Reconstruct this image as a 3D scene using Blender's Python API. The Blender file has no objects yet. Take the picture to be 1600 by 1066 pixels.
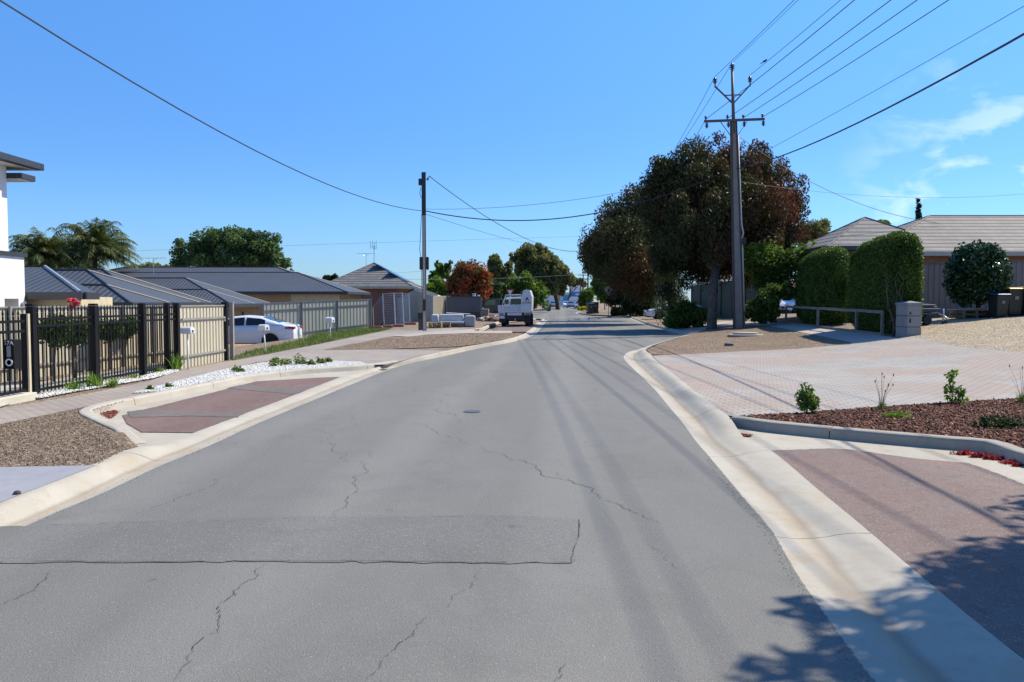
import bpy, bmesh, math, random
import numpy as np
from mathutils import Vector, Matrix
from mathutils.geometry import tessellate_polygon

# ------------------------------------------------------------ camera, sky, sun, exposure
SC = bpy.context.scene
COL = SC.collection
F = 1291.0; TILT = math.atan(63.0 / F); EYE = 1.6
cam_d = bpy.data.cameras.new("camera"); cam = bpy.data.objects.new("camera", cam_d); COL.objects.link(cam)
cam_d.sensor_width = 36.0; cam_d.lens = 36.0 * F / 1600.0; cam_d.clip_end = 4000; cam_d.clip_start = 0.05
cam.location = (0, 0, EYE); cam.rotation_euler = (math.pi / 2 - TILT, 0, 0)
SC.camera = cam
SUN_EL = math.radians(48.5); SUN_AZ = math.radians(60)      # azimuth measured from straight ahead (+Y) towards the right (+X)
W = bpy.data.worlds.new("World"); SC.world = W; W.use_nodes = True
nt = W.node_tree; nt.nodes.clear()
sky = nt.nodes.new("ShaderNodeTexSky"); sky.sky_type = 'NISHITA'; sky.sun_disc = False
sky.sun_elevation = SUN_EL; sky.sun_rotation = SUN_AZ
sky.air_density = 1.0; sky.dust_density = 0.15; sky.ozone_density = 1.6; sky.altitude = 50
bg = nt.nodes.new("ShaderNodeBackground"); bg.inputs[1].default_value = 0.12
out = nt.nodes.new("ShaderNodeOutputWorld")
tc = nt.nodes.new("ShaderNodeTexCoord")
# thin cirrus in the sky: noise over the sky direction
mp = nt.nodes.new("ShaderNodeMapping"); mp.inputs['Scale'].default_value = (6.5, 6.5, 13.0); mp.inputs['Location'].default_value = (0.6, 0.2, 0.55)
nz = nt.nodes.new("ShaderNodeTexNoise"); nz.inputs['Scale'].default_value = 2.2; nz.inputs['Detail'].default_value = 9; nz.inputs['Roughness'].default_value = 0.52
nz.inputs['Distortion'].default_value = 0.35
rmp = nt.nodes.new("ShaderNodeValToRGB"); rmp.color_ramp.elements[0].position = 0.50; rmp.color_ramp.elements[1].position = 0.62
nt.links.new(tc.outputs['Generated'], mp.inputs[0]); nt.links.new(mp.outputs[0], nz.inputs[0]); nt.links.new(nz.outputs[0], rmp.inputs[0])
sep = nt.nodes.new("ShaderNodeSeparateXYZ"); nt.links.new(tc.outputs['Generated'], sep.inputs[0])
def mnode(tree, op, a, b=None, c=None, clamp=False):
    n = tree.nodes.new("ShaderNodeMath"); n.operation = op; n.use_clamp = clamp
    for i, v in enumerate((a, b, c)):
        if v is None: continue
        if isinstance(v, (int, float)): n.inputs[i].default_value = v
        else: tree.links.new(v, n.inputs[i])
    return n.outputs[0]
# clouds lie low over the right-hand side of the sky
mx = mnode(nt, 'MULTIPLY_ADD', sep.outputs[0], 5.2, -1.85, True)
mz = mnode(nt, 'MULTIPLY_ADD', sep.outputs[2], -4.2, 1.2, True)
cm = mnode(nt, 'MULTIPLY', mnode(nt, 'MULTIPLY', mx, mz), rmp.outputs[0])
cm = mnode(nt, 'MULTIPLY', cm, 1.0, clamp=True)
mixs = nt.nodes.new("ShaderNodeMix"); mixs.data_type = 'RGBA'
hsv = nt.nodes.new("ShaderNodeHueSaturation"); hsv.inputs['Saturation'].default_value = 1.05; hsv.inputs['Value'].default_value = 1.0
tint = nt.nodes.new("ShaderNodeMix"); tint.data_type = 'RGBA'; tint.blend_type = 'MULTIPLY'; tint.inputs[0].default_value = 1.0; tint.inputs[7].default_value = (0.62, 0.93, 1.27, 1)
hz = nt.nodes.new("ShaderNodeValToRGB"); cr = hz.color_ramp; cr.interpolation = 'EASE'; cr.elements[0].position = 0.0; cr.elements[0].color = (.60, .58, .66, 1); cr.elements[1].position = .42; cr.elements[1].color = (1, 1, 1, 1)
e_ = cr.elements.new(.12); e_.color = (.70, .70, .78, 1)
zz_ = mnode(nt, 'MAXIMUM', sep.outputs[2], 0.0); nt.links.new(zz_, hz.inputs[0])
hm_ = nt.nodes.new("ShaderNodeMix"); hm_.data_type = 'RGBA'; hm_.blend_type = 'MULTIPLY'; hm_.inputs[0].default_value = 1.0; nt.links.new(sky.outputs[0], hm_.inputs[6]); nt.links.new(hz.outputs[0], hm_.inputs[7])
nt.links.new(hm_.outputs[2], tint.inputs[6]); nt.links.new(tint.outputs[2], hsv.inputs['Color'])
nt.links.new(cm, mixs.inputs[0]); nt.links.new(hsv.outputs[0], mixs.inputs[6]); mixs.inputs[7].default_value = (7.6, 8.2, 8.9, 1)
nt.links.new(mixs.outputs[2], bg.inputs[0]); nt.links.new(bg.outputs[0], out.inputs[0])
sun_d = bpy.data.lights.new("sun", 'SUN'); sun_d.energy = 4.6; sun_d.angle = math.radians(0.53); sun_d.color = (1.0, 0.925, 0.77)
sun = bpy.data.objects.new("sun", sun_d); COL.objects.link(sun)
SDIR = Vector((math.sin(SUN_AZ) * math.cos(SUN_EL), math.cos(SUN_AZ) * math.cos(SUN_EL), math.sin(SUN_EL)))
sun.rotation_euler = SDIR.to_track_quat('Z', 'Y').to_euler(); sun.location = (20, -10, 40)
SC.view_settings.view_transform = 'Standard'; SC.view_settings.look = 'None'
SC.view_settings.exposure = 0.50; SC.view_settings.gamma = 1.0
SC.cycles.max_bounces = 6; SC.cycles.transparent_max_bounces = 8
SC.cycles.diffuse_bounces = 3
random.seed(7); RNG = np.random.default_rng(11)
PI = math.pi

# ------------------------------------------------------------ terrain and picking
def sp(t, k=1.5):
    return math.log1p(math.exp(max(-40, min(40, t * k)))) / k
def smooth(t):
    t = max(0.0, min(1.0, t)); return t * t * (3 - 2 * t)
def H(x, y):
    s = x - 0.065 * y
    r = 0.105 * sp(s - 6.5)
    r = 1.5 * math.tanh(r / 1.5) * (1 - 0.5 * smooth((y - 40) / 22))
    l = 1.0 * smooth((-s - 10.0) / 8.0)
    # below 0.1 mm the ground counts as flat
    return (0 if r < 1e-4 else r) - l
def ray(px, py):
    c = (px - 800) / F; s = (533 - py) / F
    return Vector((c, math.cos(TILT) + s * math.sin(TILT), -math.sin(TILT) + s * math.cos(TILT)))
def G(px, py, off=0.0, dmax=400):
    """point of the terrain (raised by off) that the photo shows at px, py"""
    d = ray(px, py); d = d / d.y
    y0 = 1.0; y = y0; step = 0.5
    while y < dmax:
        z = EYE + d.z * y
        if z < H(d.x * y, y) + off:
            lo, hi = y - step, y
            for _ in range(30):
                m = (lo + hi) / 2
                if EYE + d.z * m < H(d.x * m, m) + off: hi = m
                else: lo = m
            y = (lo + hi) / 2
            return Vector((d.x * y, y, H(d.x * y, y) + off))
        y += step
    return Vector((d.x * dmax, dmax, H(d.x * dmax, dmax) + off))
def A(px, py, D):
    d = ray(px, py); return Vector((0, 0, EYE)) + d * (D / d.y)
def GX(px, D, off=0.0):
    x = (px - 800) / F * D
    return Vector((x, D, H(x, D) + off))

# ------------------------------------------------------------ materials
MATS = {}
class NT:
    def __init__(s, name):
        s.m = bpy.data.materials.new(name); s.m.use_nodes = True; s.t = s.m.node_tree
        s.b = s.t.nodes["Principled BSDF"]; s.o = s.t.nodes["Material Output"]
    def n(s, t, **k):
        x = s.t.nodes.new("ShaderNode" + t)
        for a, v in k.items(): setattr(x, a, v)
        return x
    def l(s, a, b): s.t.links.new(a, b)
    def math(s, op, a, b=None, c=None, clamp=False): return mnode(s.t, op, a, b, c, clamp)
    def pos(s): return s.n("NewGeometry").outputs['Position']
    def uv(s): return s.n("TexCoord").outputs['UV']
    def mapping(s, src, scale=(1, 1, 1), rot=(0, 0, 0), loc=(0, 0, 0)):
        m = s.n("Mapping"); m.inputs['Scale'].default_value = scale; m.inputs['Rotation'].default_value = rot; m.inputs['Location'].default_value = loc
        s.l(src, m.inputs[0]); return m.outputs[0]
    def noise(s, src, scale, detail=3, rough=0.55, dist=0.0):
        x = s.n("TexNoise"); x.inputs['Scale'].default_value = scale; x.inputs['Detail'].default_value = detail
        x.inputs['Roughness'].default_value = rough; x.inputs['Distortion'].default_value = dist
        if src is not None: s.l(src, x.inputs['Vector'])
        return x.outputs[0]
    def vor(s, src, scale, feat='F1', out=0):
        x = s.n("TexVoronoi"); x.feature = feat; x.inputs['Scale'].default_value = scale; s.l(src, x.inputs['Vector']); return x.outputs[out]
    def rng(s, v, a, b, c=0.0, d=1.0):
        x = s.n("MapRange"); x.clamp = True
        s.l(v, x.inputs[0]); x.inputs[1].default_value = a; x.inputs[2].default_value = b; x.inputs[3].default_value = c; x.inputs[4].default_value = d
        return x.outputs[0]
    def mix(s, f, a, b, mode='MIX'):
        x = s.n("Mix"); x.data_type = 'RGBA'; x.blend_type = mode
        for i, v in ((0, f), (6, a), (7, b)):
            if isinstance(v, (int, float)): x.inputs[i].default_value = v
            elif isinstance(v, (tuple, list)): x.inputs[i].default_value = (*v[:3], 1)
            else: s.l(v, x.inputs[i])
        return x.outputs[2]
    def bump(s, h, strength=0.3, dist=0.01):
        x = s.n("Bump"); x.inputs['Strength'].default_value = strength; x.inputs['Distance'].default_value = dist
        s.l(h, x.inputs['Height']); s.l(x.outputs[0], s.b.inputs['Normal']); return x
    def col(s, v):
        if isinstance(v, tuple): s.b.inputs['Base Color'].default_value = (*v[:3], 1)
        else: s.l(v, s.b.inputs['Base Color'])
    def fin(s, rough=0.8, metal=0.0, spec=None, coat=0.0):
        s.b.inputs['Roughness'].default_value = rough; s.b.inputs['Metallic'].default_value = metal
        if spec is not None: s.b.inputs['Specular IOR Level'].default_value = spec
        if coat: s.b.inputs['Coat Weight'].default_value = coat; s.b.inputs['Coat Roughness'].default_value = 0.04
        return s.m

def M(name, c, rough=0.7, c2=None, scale=4.0, bump=0.0, metal=0.0, spec=None, coat=0.0, fine=0.0):
    """a plain surface with slight uneven wear in it"""
    if name in MATS: return MATS[name]
    k = NT(name); c2 = c2 or tuple(v * 0.82 for v in c)
    p = k.n("TexCoord").outputs['Object']
    f = k.rng(k.noise(p, scale, 5, 0.6), 0.35, 0.68)
    base = k.mix(f, c, c2)
    if fine:
        base = k.mix(fine, base, k.mix(k.rng(k.noise(p, scale * 14, 2), .4, .6), tuple(v * .5 for v in c), tuple(min(1, v * 1.4) for v in c)))
    k.col(base)
    if bump: k.bump(k.noise(p, scale * 10, 4), bump, 0.01)
    MATS[name] = k.fin(rough, metal, spec, coat); return MATS[name]

def m_asphalt(name, ca, cb, stone=(0.36, 0.34, 0.32), agg=130.0, amount=0.5, tar=True, worn=None):
    k = NT(name); p = k.pos()
    big = k.rng(k.noise(k.mapping(p, (0.5, 0.12, 1)), 1.0, 5, 0.6, 0.4), 0.3, 0.7)
    mid = k.rng(k.noise(p, 2.6, 6, 0.65), 0.3, 0.7)
    base = k.mix(big, ca, cb)
    base = k.mix(k.math('MULTIPLY', mid, 0.35), base, tuple(v * .72 for v in ca))
    # worn wheel paths run along the street, old stains across it
    sxy = k.n("SeparateXYZ"); k.l(p, sxy.inputs[0])
    lat = k.math('ADD', k.math('SUBTRACT', sxy.outputs[0], k.math('MULTIPLY', sxy.outputs[1], 0.06)), k.math('MULTIPLY', k.noise(p, .25, 2), .8))
    wv = k.math('SINE', k.math('MULTIPLY', lat, 3.4))
    base = k.mix(k.math('MULTIPLY', k.rng(wv, .1, 1.0), .24), base, tuple(min(1, v * 1.45) for v in ca))
    blot = k.rng(k.noise(k.mapping(p, (1, .55, 1), loc=(3, 9, 0)), 1.1, 8, .72, .8), .52, .72)
    base = k.mix(k.math('MULTIPLY', blot, .42), base, tuple(v * .60 for v in ca))
    drip = k.math('MULTIPLY', k.rng(k.noise(k.mapping(p, (1, .8, 1), loc=(11, 4, 0)), 3.4, 5, .7), .66, .74), .5)
    base = k.mix(drip, base, tuple(v * .38 for v in ca))
    if worn:
        wn = k.rng(k.noise(k.mapping(p, (1, .45, 1), loc=(5, 2, 0)), 1.6, 9, .78, 1.2), .44, .60)
        base = k.mix(k.math('MULTIPLY', wn, .6), base, worn)
        wn2 = k.rng(k.noise(k.mapping(p, (1, 1, 1), loc=(2, 7, 0)), 9, 6, .8), .50, .66)
        base = k.mix(k.math('MULTIPLY', wn2, .55), base, tuple(v * .5 for v in ca))
    # aggregate
    v = k.n("TexVoronoi"); v.inputs['Scale'].default_value = agg; k.l(p, v.inputs['Vector'])
    r = k.n("SeparateColor"); k.l(v.outputs['Color'], r.inputs[0])
    st = k.math('MULTIPLY', k.rng(r.outputs[0], 0.86, 0.94), k.rng(v.outputs['Distance'], 0.5, 0.25))
    base = k.mix(k.math('MULTIPLY', st, amount), base, stone)
    dk = k.rng(k.noise(p, agg * 0.55, 3, 0.7), 0.56, 0.70)
    base = k.mix(k.math('MULTIPLY', dk, 0.62), base, tuple(v * .36 for v in ca))
    # larger pale chips
    v3 = k.n("TexVoronoi"); v3.inputs['Scale'].default_value = 34; k.l(p, v3.inputs['Vector'])
    r3 = k.n("SeparateColor"); k.l(v3.outputs['Color'], r3.inputs[0])
    chip = k.math('MULTIPLY', k.rng(r3.outputs[1], 0.90, 0.91), k.rng(v3.outputs['Distance'], 0.17, 0.10))
    base = k.mix(k.math('MULTIPLY', chip, 0.42), base, (0.46, 0.44, 0.41))
    # oil spots
    v4 = k.n("TexVoronoi"); v4.inputs['Scale'].default_value = 0.9; k.l(k.mapping(p, (1, .7, 1)), v4.inputs['Vector'])
    spot = k.math('MULTIPLY', k.rng(v4.outputs['Distance'], 0.045, 0.02), 0.6 if tar else 0.0)
    base = k.mix(spot, base, (0.03, 0.03, 0.03))
    k.col(base)
    hgt = k.math('ADD', k.math('MULTIPLY', v.outputs['Distance'], -1.0), k.noise(p, agg * 0.5, 3, 0.7))
    k.bump(hgt, 0.38, 0.006)
    MATS[name] = k.fin(0.82, spec=0.35); return MATS[name]

def m_concrete(name, ca, cb, stain=(0.40, 0.28, 0.16), gutter=False, joint=0.0):
    k = NT(name); p = k.pos()
    f = k.rng(k.noise(p, 0.9, 6, 0.62), 0.32, 0.68)
    base = k.mix(f, ca, cb)
    s1 = k.rng(k.noise(k.mapping(p, (1, 1, 1), loc=(7, 3, 0)), 1.7, 7, 0.7, 0.6), 0.54, 0.75)
    base = k.mix(k.math('MULTIPLY', s1, 0.6), base, stain)
    s2 = k.rng(k.noise(k.mapping(p, (1, 1, 1), loc=(1, 8, 0)), 5.5, 8, 0.75, 0.3), 0.52, 0.72)
    base = k.mix(k.math('MULTIPLY', s2, 0.38), base, tuple(v * .55 for v in ca))
    sp_ = k.rng(k.noise(p, 60, 3, 0.7), 0.55, 0.75)
    base = k.mix(k.math('MULTIPLY', sp_, 0.32), base, tuple(v * .45 for v in ca))
    dots = k.vor(p, 26); base = k.mix(k.math('MULTIPLY', k.rng(dots, 0.09, 0.04), 0.4), base, (0.09, 0.08, 0.07))
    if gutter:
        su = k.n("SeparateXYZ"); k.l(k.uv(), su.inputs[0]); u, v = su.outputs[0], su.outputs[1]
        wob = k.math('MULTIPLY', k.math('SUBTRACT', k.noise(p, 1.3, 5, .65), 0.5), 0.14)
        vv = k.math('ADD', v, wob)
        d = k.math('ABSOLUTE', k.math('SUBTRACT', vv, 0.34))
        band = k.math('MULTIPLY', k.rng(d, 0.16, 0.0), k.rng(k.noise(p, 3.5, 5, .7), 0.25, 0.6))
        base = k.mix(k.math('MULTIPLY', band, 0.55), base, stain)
        d2 = k.rng(k.math('ABSOLUTE', k.math('SUBTRACT', vv, 0.42)), 0.09, 0.0)  # dark band along the invert: stain plus the overhead cable's shade, painted in
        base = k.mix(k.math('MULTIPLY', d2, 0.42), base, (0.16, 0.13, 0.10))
        # dirty ragged seam beside the asphalt
        ed = k.rng(k.math('ADD', v, k.math('MULTIPLY', k.noise(p, 22, 4, .7), 0.06)), 0.05, 0.035)
        base = k.mix(k.math('MULTIPLY', ed, .85), base, (0.10, 0.10, 0.10))
        fr = k.math('FRACT', k.math('MULTIPLY', k.math('ADD', u, k.math('MULTIPLY', k.noise(p, 3, 3), 0.10)), 1 / 2.9))
        j = k.rng(fr, 0.0055, 0.0035)
        base = k.mix(k.math('MULTIPLY', j, .8), base, (0.08, 0.075, 0.07))
    k.col(base); k.bump(k.noise(p, 90, 4, .7), 0.3, 0.004)
    MATS[name] = k.fin(0.85, spec=0.3); return MATS[name]

def m_soil(name, ca, cb, cc, scale=9.0, bump=0.9):
    k = NT(name); p = k.pos()
    f = k.rng(k.noise(p, 0.7, 6, 0.65), 0.35, 0.65)
    base = k.mix(f, ca, cb)
    g = k.rng(k.noise(p, scale, 6, 0.75), 0.45, 0.62)
    base = k.mix(k.math('MULTIPLY', g, 0.6), base, cc)
    v = k.n("TexVoronoi"); v.inputs['Scale'].default_value = 32; v.inputs['Randomness'].default_value = 1; k.l(k.mapping(p, (1, 1, 1), (0, 0, .6)), v.inputs['Vector'])
    r = k.n("SeparateColor"); k.l(v.outputs['Color'], r.inputs[0])
    base = k.mix(k.math('MULTIPLY', k.rng(r.outputs[0], .78, .86), .55), base, tuple(min(1, x * 1.9) for x in ca))
    base = k.mix(k.math('MULTIPLY', k.rng(r.outputs[1], .80, .86), .7), base, tuple(x * .38 for x in cb))
    k.col(base)
    k.bump(k.math('ADD', k.noise(p, scale * 3, 6, .75), v.outputs['Distance']), bump, 0.03)
    MATS[name] = k.fin(0.95, spec=0.15); return MATS[name]

def m_pavers(name, c1, c2, c3, mortar, bw=0.20, rowh=0.10, rot=0.1, patch=0.45):
    k = NT(name); p = k.pos(); q = k.mapping(p, (1, 1, 1), (0, 0, rot))
    b = k.n("TexBrick"); b.offset = 0.5; b.inputs['Scale'].default_value = 1.0; b.inputs['Brick Width'].default_value = bw; b.inputs['Row Height'].default_value = rowh
    b.inputs['Mortar Size'].default_value = 0.009; b.inputs['Mortar Smooth'].default_value = 0.3; b.inputs['Bias'].default_value = -0.1
    b.inputs['Color1'].default_value = (0, 0, 0, 1); b.inputs['Color2'].default_value = (1, 1, 1, 1); b.inputs['Mortar'].default_value = (.5, .5, .5, 1)
    k.l(q, b.inputs['Vector'])
    # laid in patches of two colours
    pn = k.n("TexNoise"); pn.inputs['Scale'].default_value = patch; pn.inputs['Detail'].default_value = 2
    snap = k.n("VectorMath"); snap.operation = 'SNAP'; snap.inputs[1].default_value = (bw * 2.5, rowh * 4, 1); k.l(q, snap.inputs[0]); k.l(snap.outputs[0], pn.inputs['Vector'])
    fac = k.rng(k.math('ADD', pn.outputs[0], k.math('MULTIPLY', k.math('SUBTRACT', b.outputs['Color'], 0.5), 0.10)), 0.47, 0.53)
    base = k.mix(fac, c1, c2)
    base = k.mix(k.math('MULTIPLY', b.outputs['Color'], 0.22), base, c3)
    base = k.mix(k.math('MULTIPLY', k.rng(k.noise(p, .55, 6, .7), .42, .68), .45), base, tuple(v * .66 for v in c2))
    base = k.mix(k.math('MULTIPLY', k.rng(k.noise(p, 4.0, 6, .7), .5, .7), .30), base, tuple(v * .5 for v in c1))
    base = k.mix(b.outputs['Fac'], base, mortar)
    base = k.mix(k.math('MULTIPLY', k.rng(k.noise(p, 70, 2), .5, .7), .25), base, tuple(v * .5 for v in c1))
    k.col(base); k.bump(k.math('MULTIPLY', b.outputs['Fac'], -1.0), 0.5, 0.006)
    MATS[name] = k.fin(0.85, spec=.3); return MATS[name]

def m_brick(name, c1, c2, mortar, bw=0.24, rh=0.086):
    k = NT(name); u = k.uv()
    b = k.n("TexBrick"); b.inputs['Scale'].default_value = 1; b.inputs['Brick Width'].default_value = bw; b.inputs['Row Height'].default_value = rh
    b.inputs['Mortar Size'].default_value = 0.006
    for n_, c in (('Color1', c1), ('Color2', c2), ('Mortar', mortar)): b.inputs[n_].default_value = (*c, 1)
    k.l(u, b.inputs['Vector'])
    base = k.mix(k.math('MULTIPLY', k.rng(k.noise(u, 2.0, 4), .4, .65), .4), b.outputs['Color'], tuple(v * .6 for v in c1))
    k.col(base); k.bump(k.math('MULTIPLY', b.outputs['Fac'], -1.0), .6, .008)
    MATS[name] = k.fin(.85, spec=.3); return MATS[name]

def m_corr(name, c, pitch=0.2, rough=0.38, vert=False):
    """painted metal roof sheet: ribs running down the slope (u across)"""
    k = NT(name); su = k.n("SeparateXYZ"); k.l(k.uv(), su.inputs[0])
    w = k.math('FRACT', k.math('MULTIPLY', su.outputs[0], 1 / pitch))
    rib = k.rng(k.math('ABSOLUTE', k.math('SUBTRACT', w, .5)), .14, .28)
    base = k.mix(k.math('MULTIPLY', rib, .25), c, tuple(v * .62 for v in c))
    base = k.mix(k.math('MULTIPLY', k.rng(k.noise(k.uv(), .6, 4), .4, .7), .4), base, tuple(v * 1.3 for v in c))
    k.col(base); k.bump(rib, 0.9, 0.02)
    MATS[name] = k.fin(rough, spec=.5); return MATS[name]

def m_tile(name, c, c2, row=0.46, wid=0.33):
    k = NT(name); su = k.n("SeparateXYZ"); k.l(k.uv(), su.inputs[0]); u, v = su.outputs[0], su.outputs[1]
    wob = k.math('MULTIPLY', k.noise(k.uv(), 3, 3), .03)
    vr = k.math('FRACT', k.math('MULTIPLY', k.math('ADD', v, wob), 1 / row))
    shade = k.rng(vr, 0.36, 0.20)                       # shade in the open joint under each course, painted dark
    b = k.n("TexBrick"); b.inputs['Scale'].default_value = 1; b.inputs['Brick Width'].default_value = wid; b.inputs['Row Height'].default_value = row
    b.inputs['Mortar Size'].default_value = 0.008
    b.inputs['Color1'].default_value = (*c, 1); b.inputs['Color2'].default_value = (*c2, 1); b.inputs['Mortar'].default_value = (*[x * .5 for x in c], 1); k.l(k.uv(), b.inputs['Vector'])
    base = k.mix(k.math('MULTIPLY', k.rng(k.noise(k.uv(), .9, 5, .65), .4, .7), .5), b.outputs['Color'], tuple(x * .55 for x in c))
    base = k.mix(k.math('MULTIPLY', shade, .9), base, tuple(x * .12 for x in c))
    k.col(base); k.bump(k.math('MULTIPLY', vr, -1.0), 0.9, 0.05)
    MATS[name] = k.fin(.75, spec=.3); return MATS[name]

def m_leaf(name, cols, trans=0.35, rough=0.55, spec=0.2):
    """leaf colour from the per-leaf random number 'tint'"""
    k = NT(name)
    a = k.n("Attribute"); a.attribute_name = 'tint'
    r = k.n("ValToRGB"); cr = r.color_ramp
    while len(cr.elements) < len(cols): cr.elements.new(0.5)
    for i, (pz, c) in enumerate(cols):
        cr.elements[i].position = pz; cr.elements[i].color = (*c, 1)
    k.l(a.outputs['Fac'], r.inputs[0])
    k.col(r.outputs[0]); k.fin(rough, spec=spec)
    t = k.n("BsdfTranslucent"); k.l(k.mix(1.0, r.outputs[0], (1.5, 1.6, 0.7), 'MULTIPLY'), t.inputs[0])
    ms = k.n("MixShader"); ms.inputs[0].default_value = trans
    k.l(k.b.outputs[0], ms.inputs[1]); k.l(t.outputs[0], ms.inputs[2]); k.l(ms.outputs[0], k.o.inputs[0])
    MATS[name] = k.m; return k.m

def m_glass(name, c=(0.012, 0.015, 0.02), rough=0.05):
    k = NT(name); k.col(c); MATS[name] = k.fin(rough, spec=0.6); return MATS[name]

# ------------------------------------------------------------ mesh builder
class MB:
    def __init__(s): s.v = []; s.f = []; s.uv = {}
    def add(s, vs, fs, M4=None):
        o = len(s.v)
        s.v += [tuple(M4 @ Vector(v)) if M4 is not None else tuple(v) for v in vs]
        s.f += [tuple(i + o for i in f) for f in fs]; return o
    def box(s, x0, x1, y0, y1, z0, z1, M4=None):
        vs = [(x0, y0, z0), (x1, y0, z0), (x1, y1, z0), (x0, y1, z0), (x0, y0, z1), (x1, y0, z1), (x1, y1, z1), (x0, y1, z1)]
        s.add(vs, [(0, 3, 2, 1), (4, 5, 6, 7), (0, 1, 5, 4), (1, 2, 6, 5), (2, 3, 7, 6), (3, 0, 4, 7)], M4); return s
    def beam(s, a, b, w, h, up=(0, 0, 1)):
        a = Vector(a); b = Vector(b); d = b - a; L = d.length
        if L < 1e-6: return s
        d.normalize(); u = Vector(up)
        if abs(d.dot(u)) > .98: u = Vector((0, 1, 0))
        r = d.cross(u).normalized(); u = r.cross(d).normalized()
        Mx = Matrix((r, d, u)).transposed().to_4x4(); Mx.translation = a
        return s.box(-w / 2, w / 2, 0, L, -h / 2, h / 2, Mx)
    def tube(s, pts, r, n=8, cap=True):
        pts = [Vector(p) for p in pts]; rs = r if isinstance(r, (list, tuple)) else [r] * len(pts)
        o = len(s.v); prev = None
        for i, p in enumerate(pts):
            d = (pts[min(i + 1, len(pts) - 1)] - pts[max(i - 1, 0)]).normalized()
            if prev is None:
                u = Vector((0, 0, 1)) if abs(d.z) < .9 else Vector((1, 0, 0)); a = d.cross(u).normalized()
            else:
                a = (prev - d * prev.dot(d)).normalized()
            prev = a; b = d.cross(a)
            for j in range(n):
                t = 2 * PI * j / n; q = p + (a * math.cos(t) + b * math.sin(t)) * rs[i]; s.v.append(tuple(q))
        for i in range(len(pts) - 1):
            for j in range(n):
                s.f.append((o + i * n + j, o + i * n + (j + 1) % n, o + (i + 1) * n + (j + 1) % n, o + (i + 1) * n + j))
        if cap:
            s.f.append(tuple(o + j for j in range(n))[::-1]); s.f.append(tuple(o + (len(pts) - 1) * n + j for j in range(n)))
        return s
    def lathe(s, prof, n=16, M4=None, cap=True):
        vs = []; fs = []
        for r, z in prof:
            for j in range(n): vs.append((r * math.cos(2 * PI * j / n), r * math.sin(2 * PI * j / n), z))
        for i in range(len(prof) - 1):
            for j in range(n): fs.append((i * n + j, i * n + (j + 1) % n, (i + 1) * n + (j + 1) % n, (i + 1) * n + j))
        if cap: fs.append(tuple(range(n))[::-1]); fs.append(tuple((len(prof) - 1) * n + j for j in range(n)))
        s.add(vs, fs, M4); return s
    def cyl(s, a, b, r, n=12): return s.tube([a, b], r, n)
    def prism(s, poly, d0, d1, plane='XZ', M4=None):
        """polygon in a plane, extruded along the third axis from d0 to d1"""
        def P(a, b, d): return {'XZ': (a, d, b), 'YZ': (d, a, b), 'XY': (a, b, d)}[plane]
        n = len(poly); tris = tessellate_polygon([[Vector((a, b, 0)) for a, b in poly]])
        vs = [P(a, b, d0) for a, b in poly] + [P(a, b, d1) for a, b in poly]
        fs = [tuple(t) for t in tris] + [tuple(i + n for i in t[::-1]) for t in tris] + [(i, (i + 1) % n, (i + 1) % n + n, i + n) for i in range(n)]
        s.add(vs, fs, M4); return s
    def poly(s, vs): s.add(vs, [tuple(range(len(vs)))]); return s
    def build(s, name, mat, parent=None, smooth_=False, bevel=0.0, seg=2, fixn=True, loc=None, rz=0.0, autouv=True, subsurf=0):
        me = bpy.data.meshes.new(name); me.from_pydata(s.v, [], s.f); me.update()
        if fixn:
            bm = bmesh.new(); bm.from_mesh(me); bmesh.ops.recalc_face_normals(bm, faces=bm.faces); bm.to_mesh(me); bm.free()
        if autouv:
            ul = me.uv_layers.new(name="UVMap"); me.calc_loop_triangles()
            for p in me.polygons:
                n = p.normal
                t = Vector((1, 0, 0)) if abs(n.z) > .999 else Vector((-n.y, n.x, 0)).normalized()
                u = n.cross(t) if abs(n.z) <= .999 else Vector((0, 1, 0))
                for li in p.loop_indices:
                    co = me.vertices[me.loops[li].vertex_index].co; ul.data[li].uv = (co.dot(t), co.dot(u))
        if smooth_:
            for p in me.polygons: p.use_smooth = True
        if mat: me.materials.append(mat)
        ob = bpy.data.objects.new(name, me); COL.objects.link(ob)
        if parent is not None: ob.parent = parent
        if loc is not None: ob.location = loc
        ob.rotation_euler.z = rz
        if subsurf:
            m = ob.modifiers.new("s", 'SUBSURF'); m.levels = m.render_levels = subsurf
        if bevel:
            m = ob.modifiers.new("b", 'BEVEL'); m.width = bevel; m.segments = seg; m.limit_method = 'ANGLE'; m.angle_limit = math.radians(35)
            m.harden_normals = False
        if smooth_ and bevel: pass
        return ob

def thing(name, label, cat, loc=(0, 0, 0), rz=0.0, group=None):
    o = bpy.data.objects.new(name, None); COL.objects.link(o); o.location = loc; o.rotation_euler = (0, 0, rz)
    o.empty_display_size = .2
    return tag(o, label, cat, group)
def tag(o, label, cat, group=None, kind=None):
    o['label'] = label; o['category'] = cat
    if group: o['group'] = group
    if kind: o['kind'] = kind
    return o
def struct(o, kind='structure'): o['kind'] = kind; return o
def copy_tree(o, parent=None):
    c = o.copy(); COL.objects.link(c)
    if parent is not None: c.parent = parent
    for ch in list(o.children): copy_tree(ch, c)
    return c
def place(o, loc, rz=0.0, label=None, group=None):
    o.location = loc; o.rotation_euler = (0, 0, rz)
    if label: o['label'] = label
    if group: o['group'] = group
    return o
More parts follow.
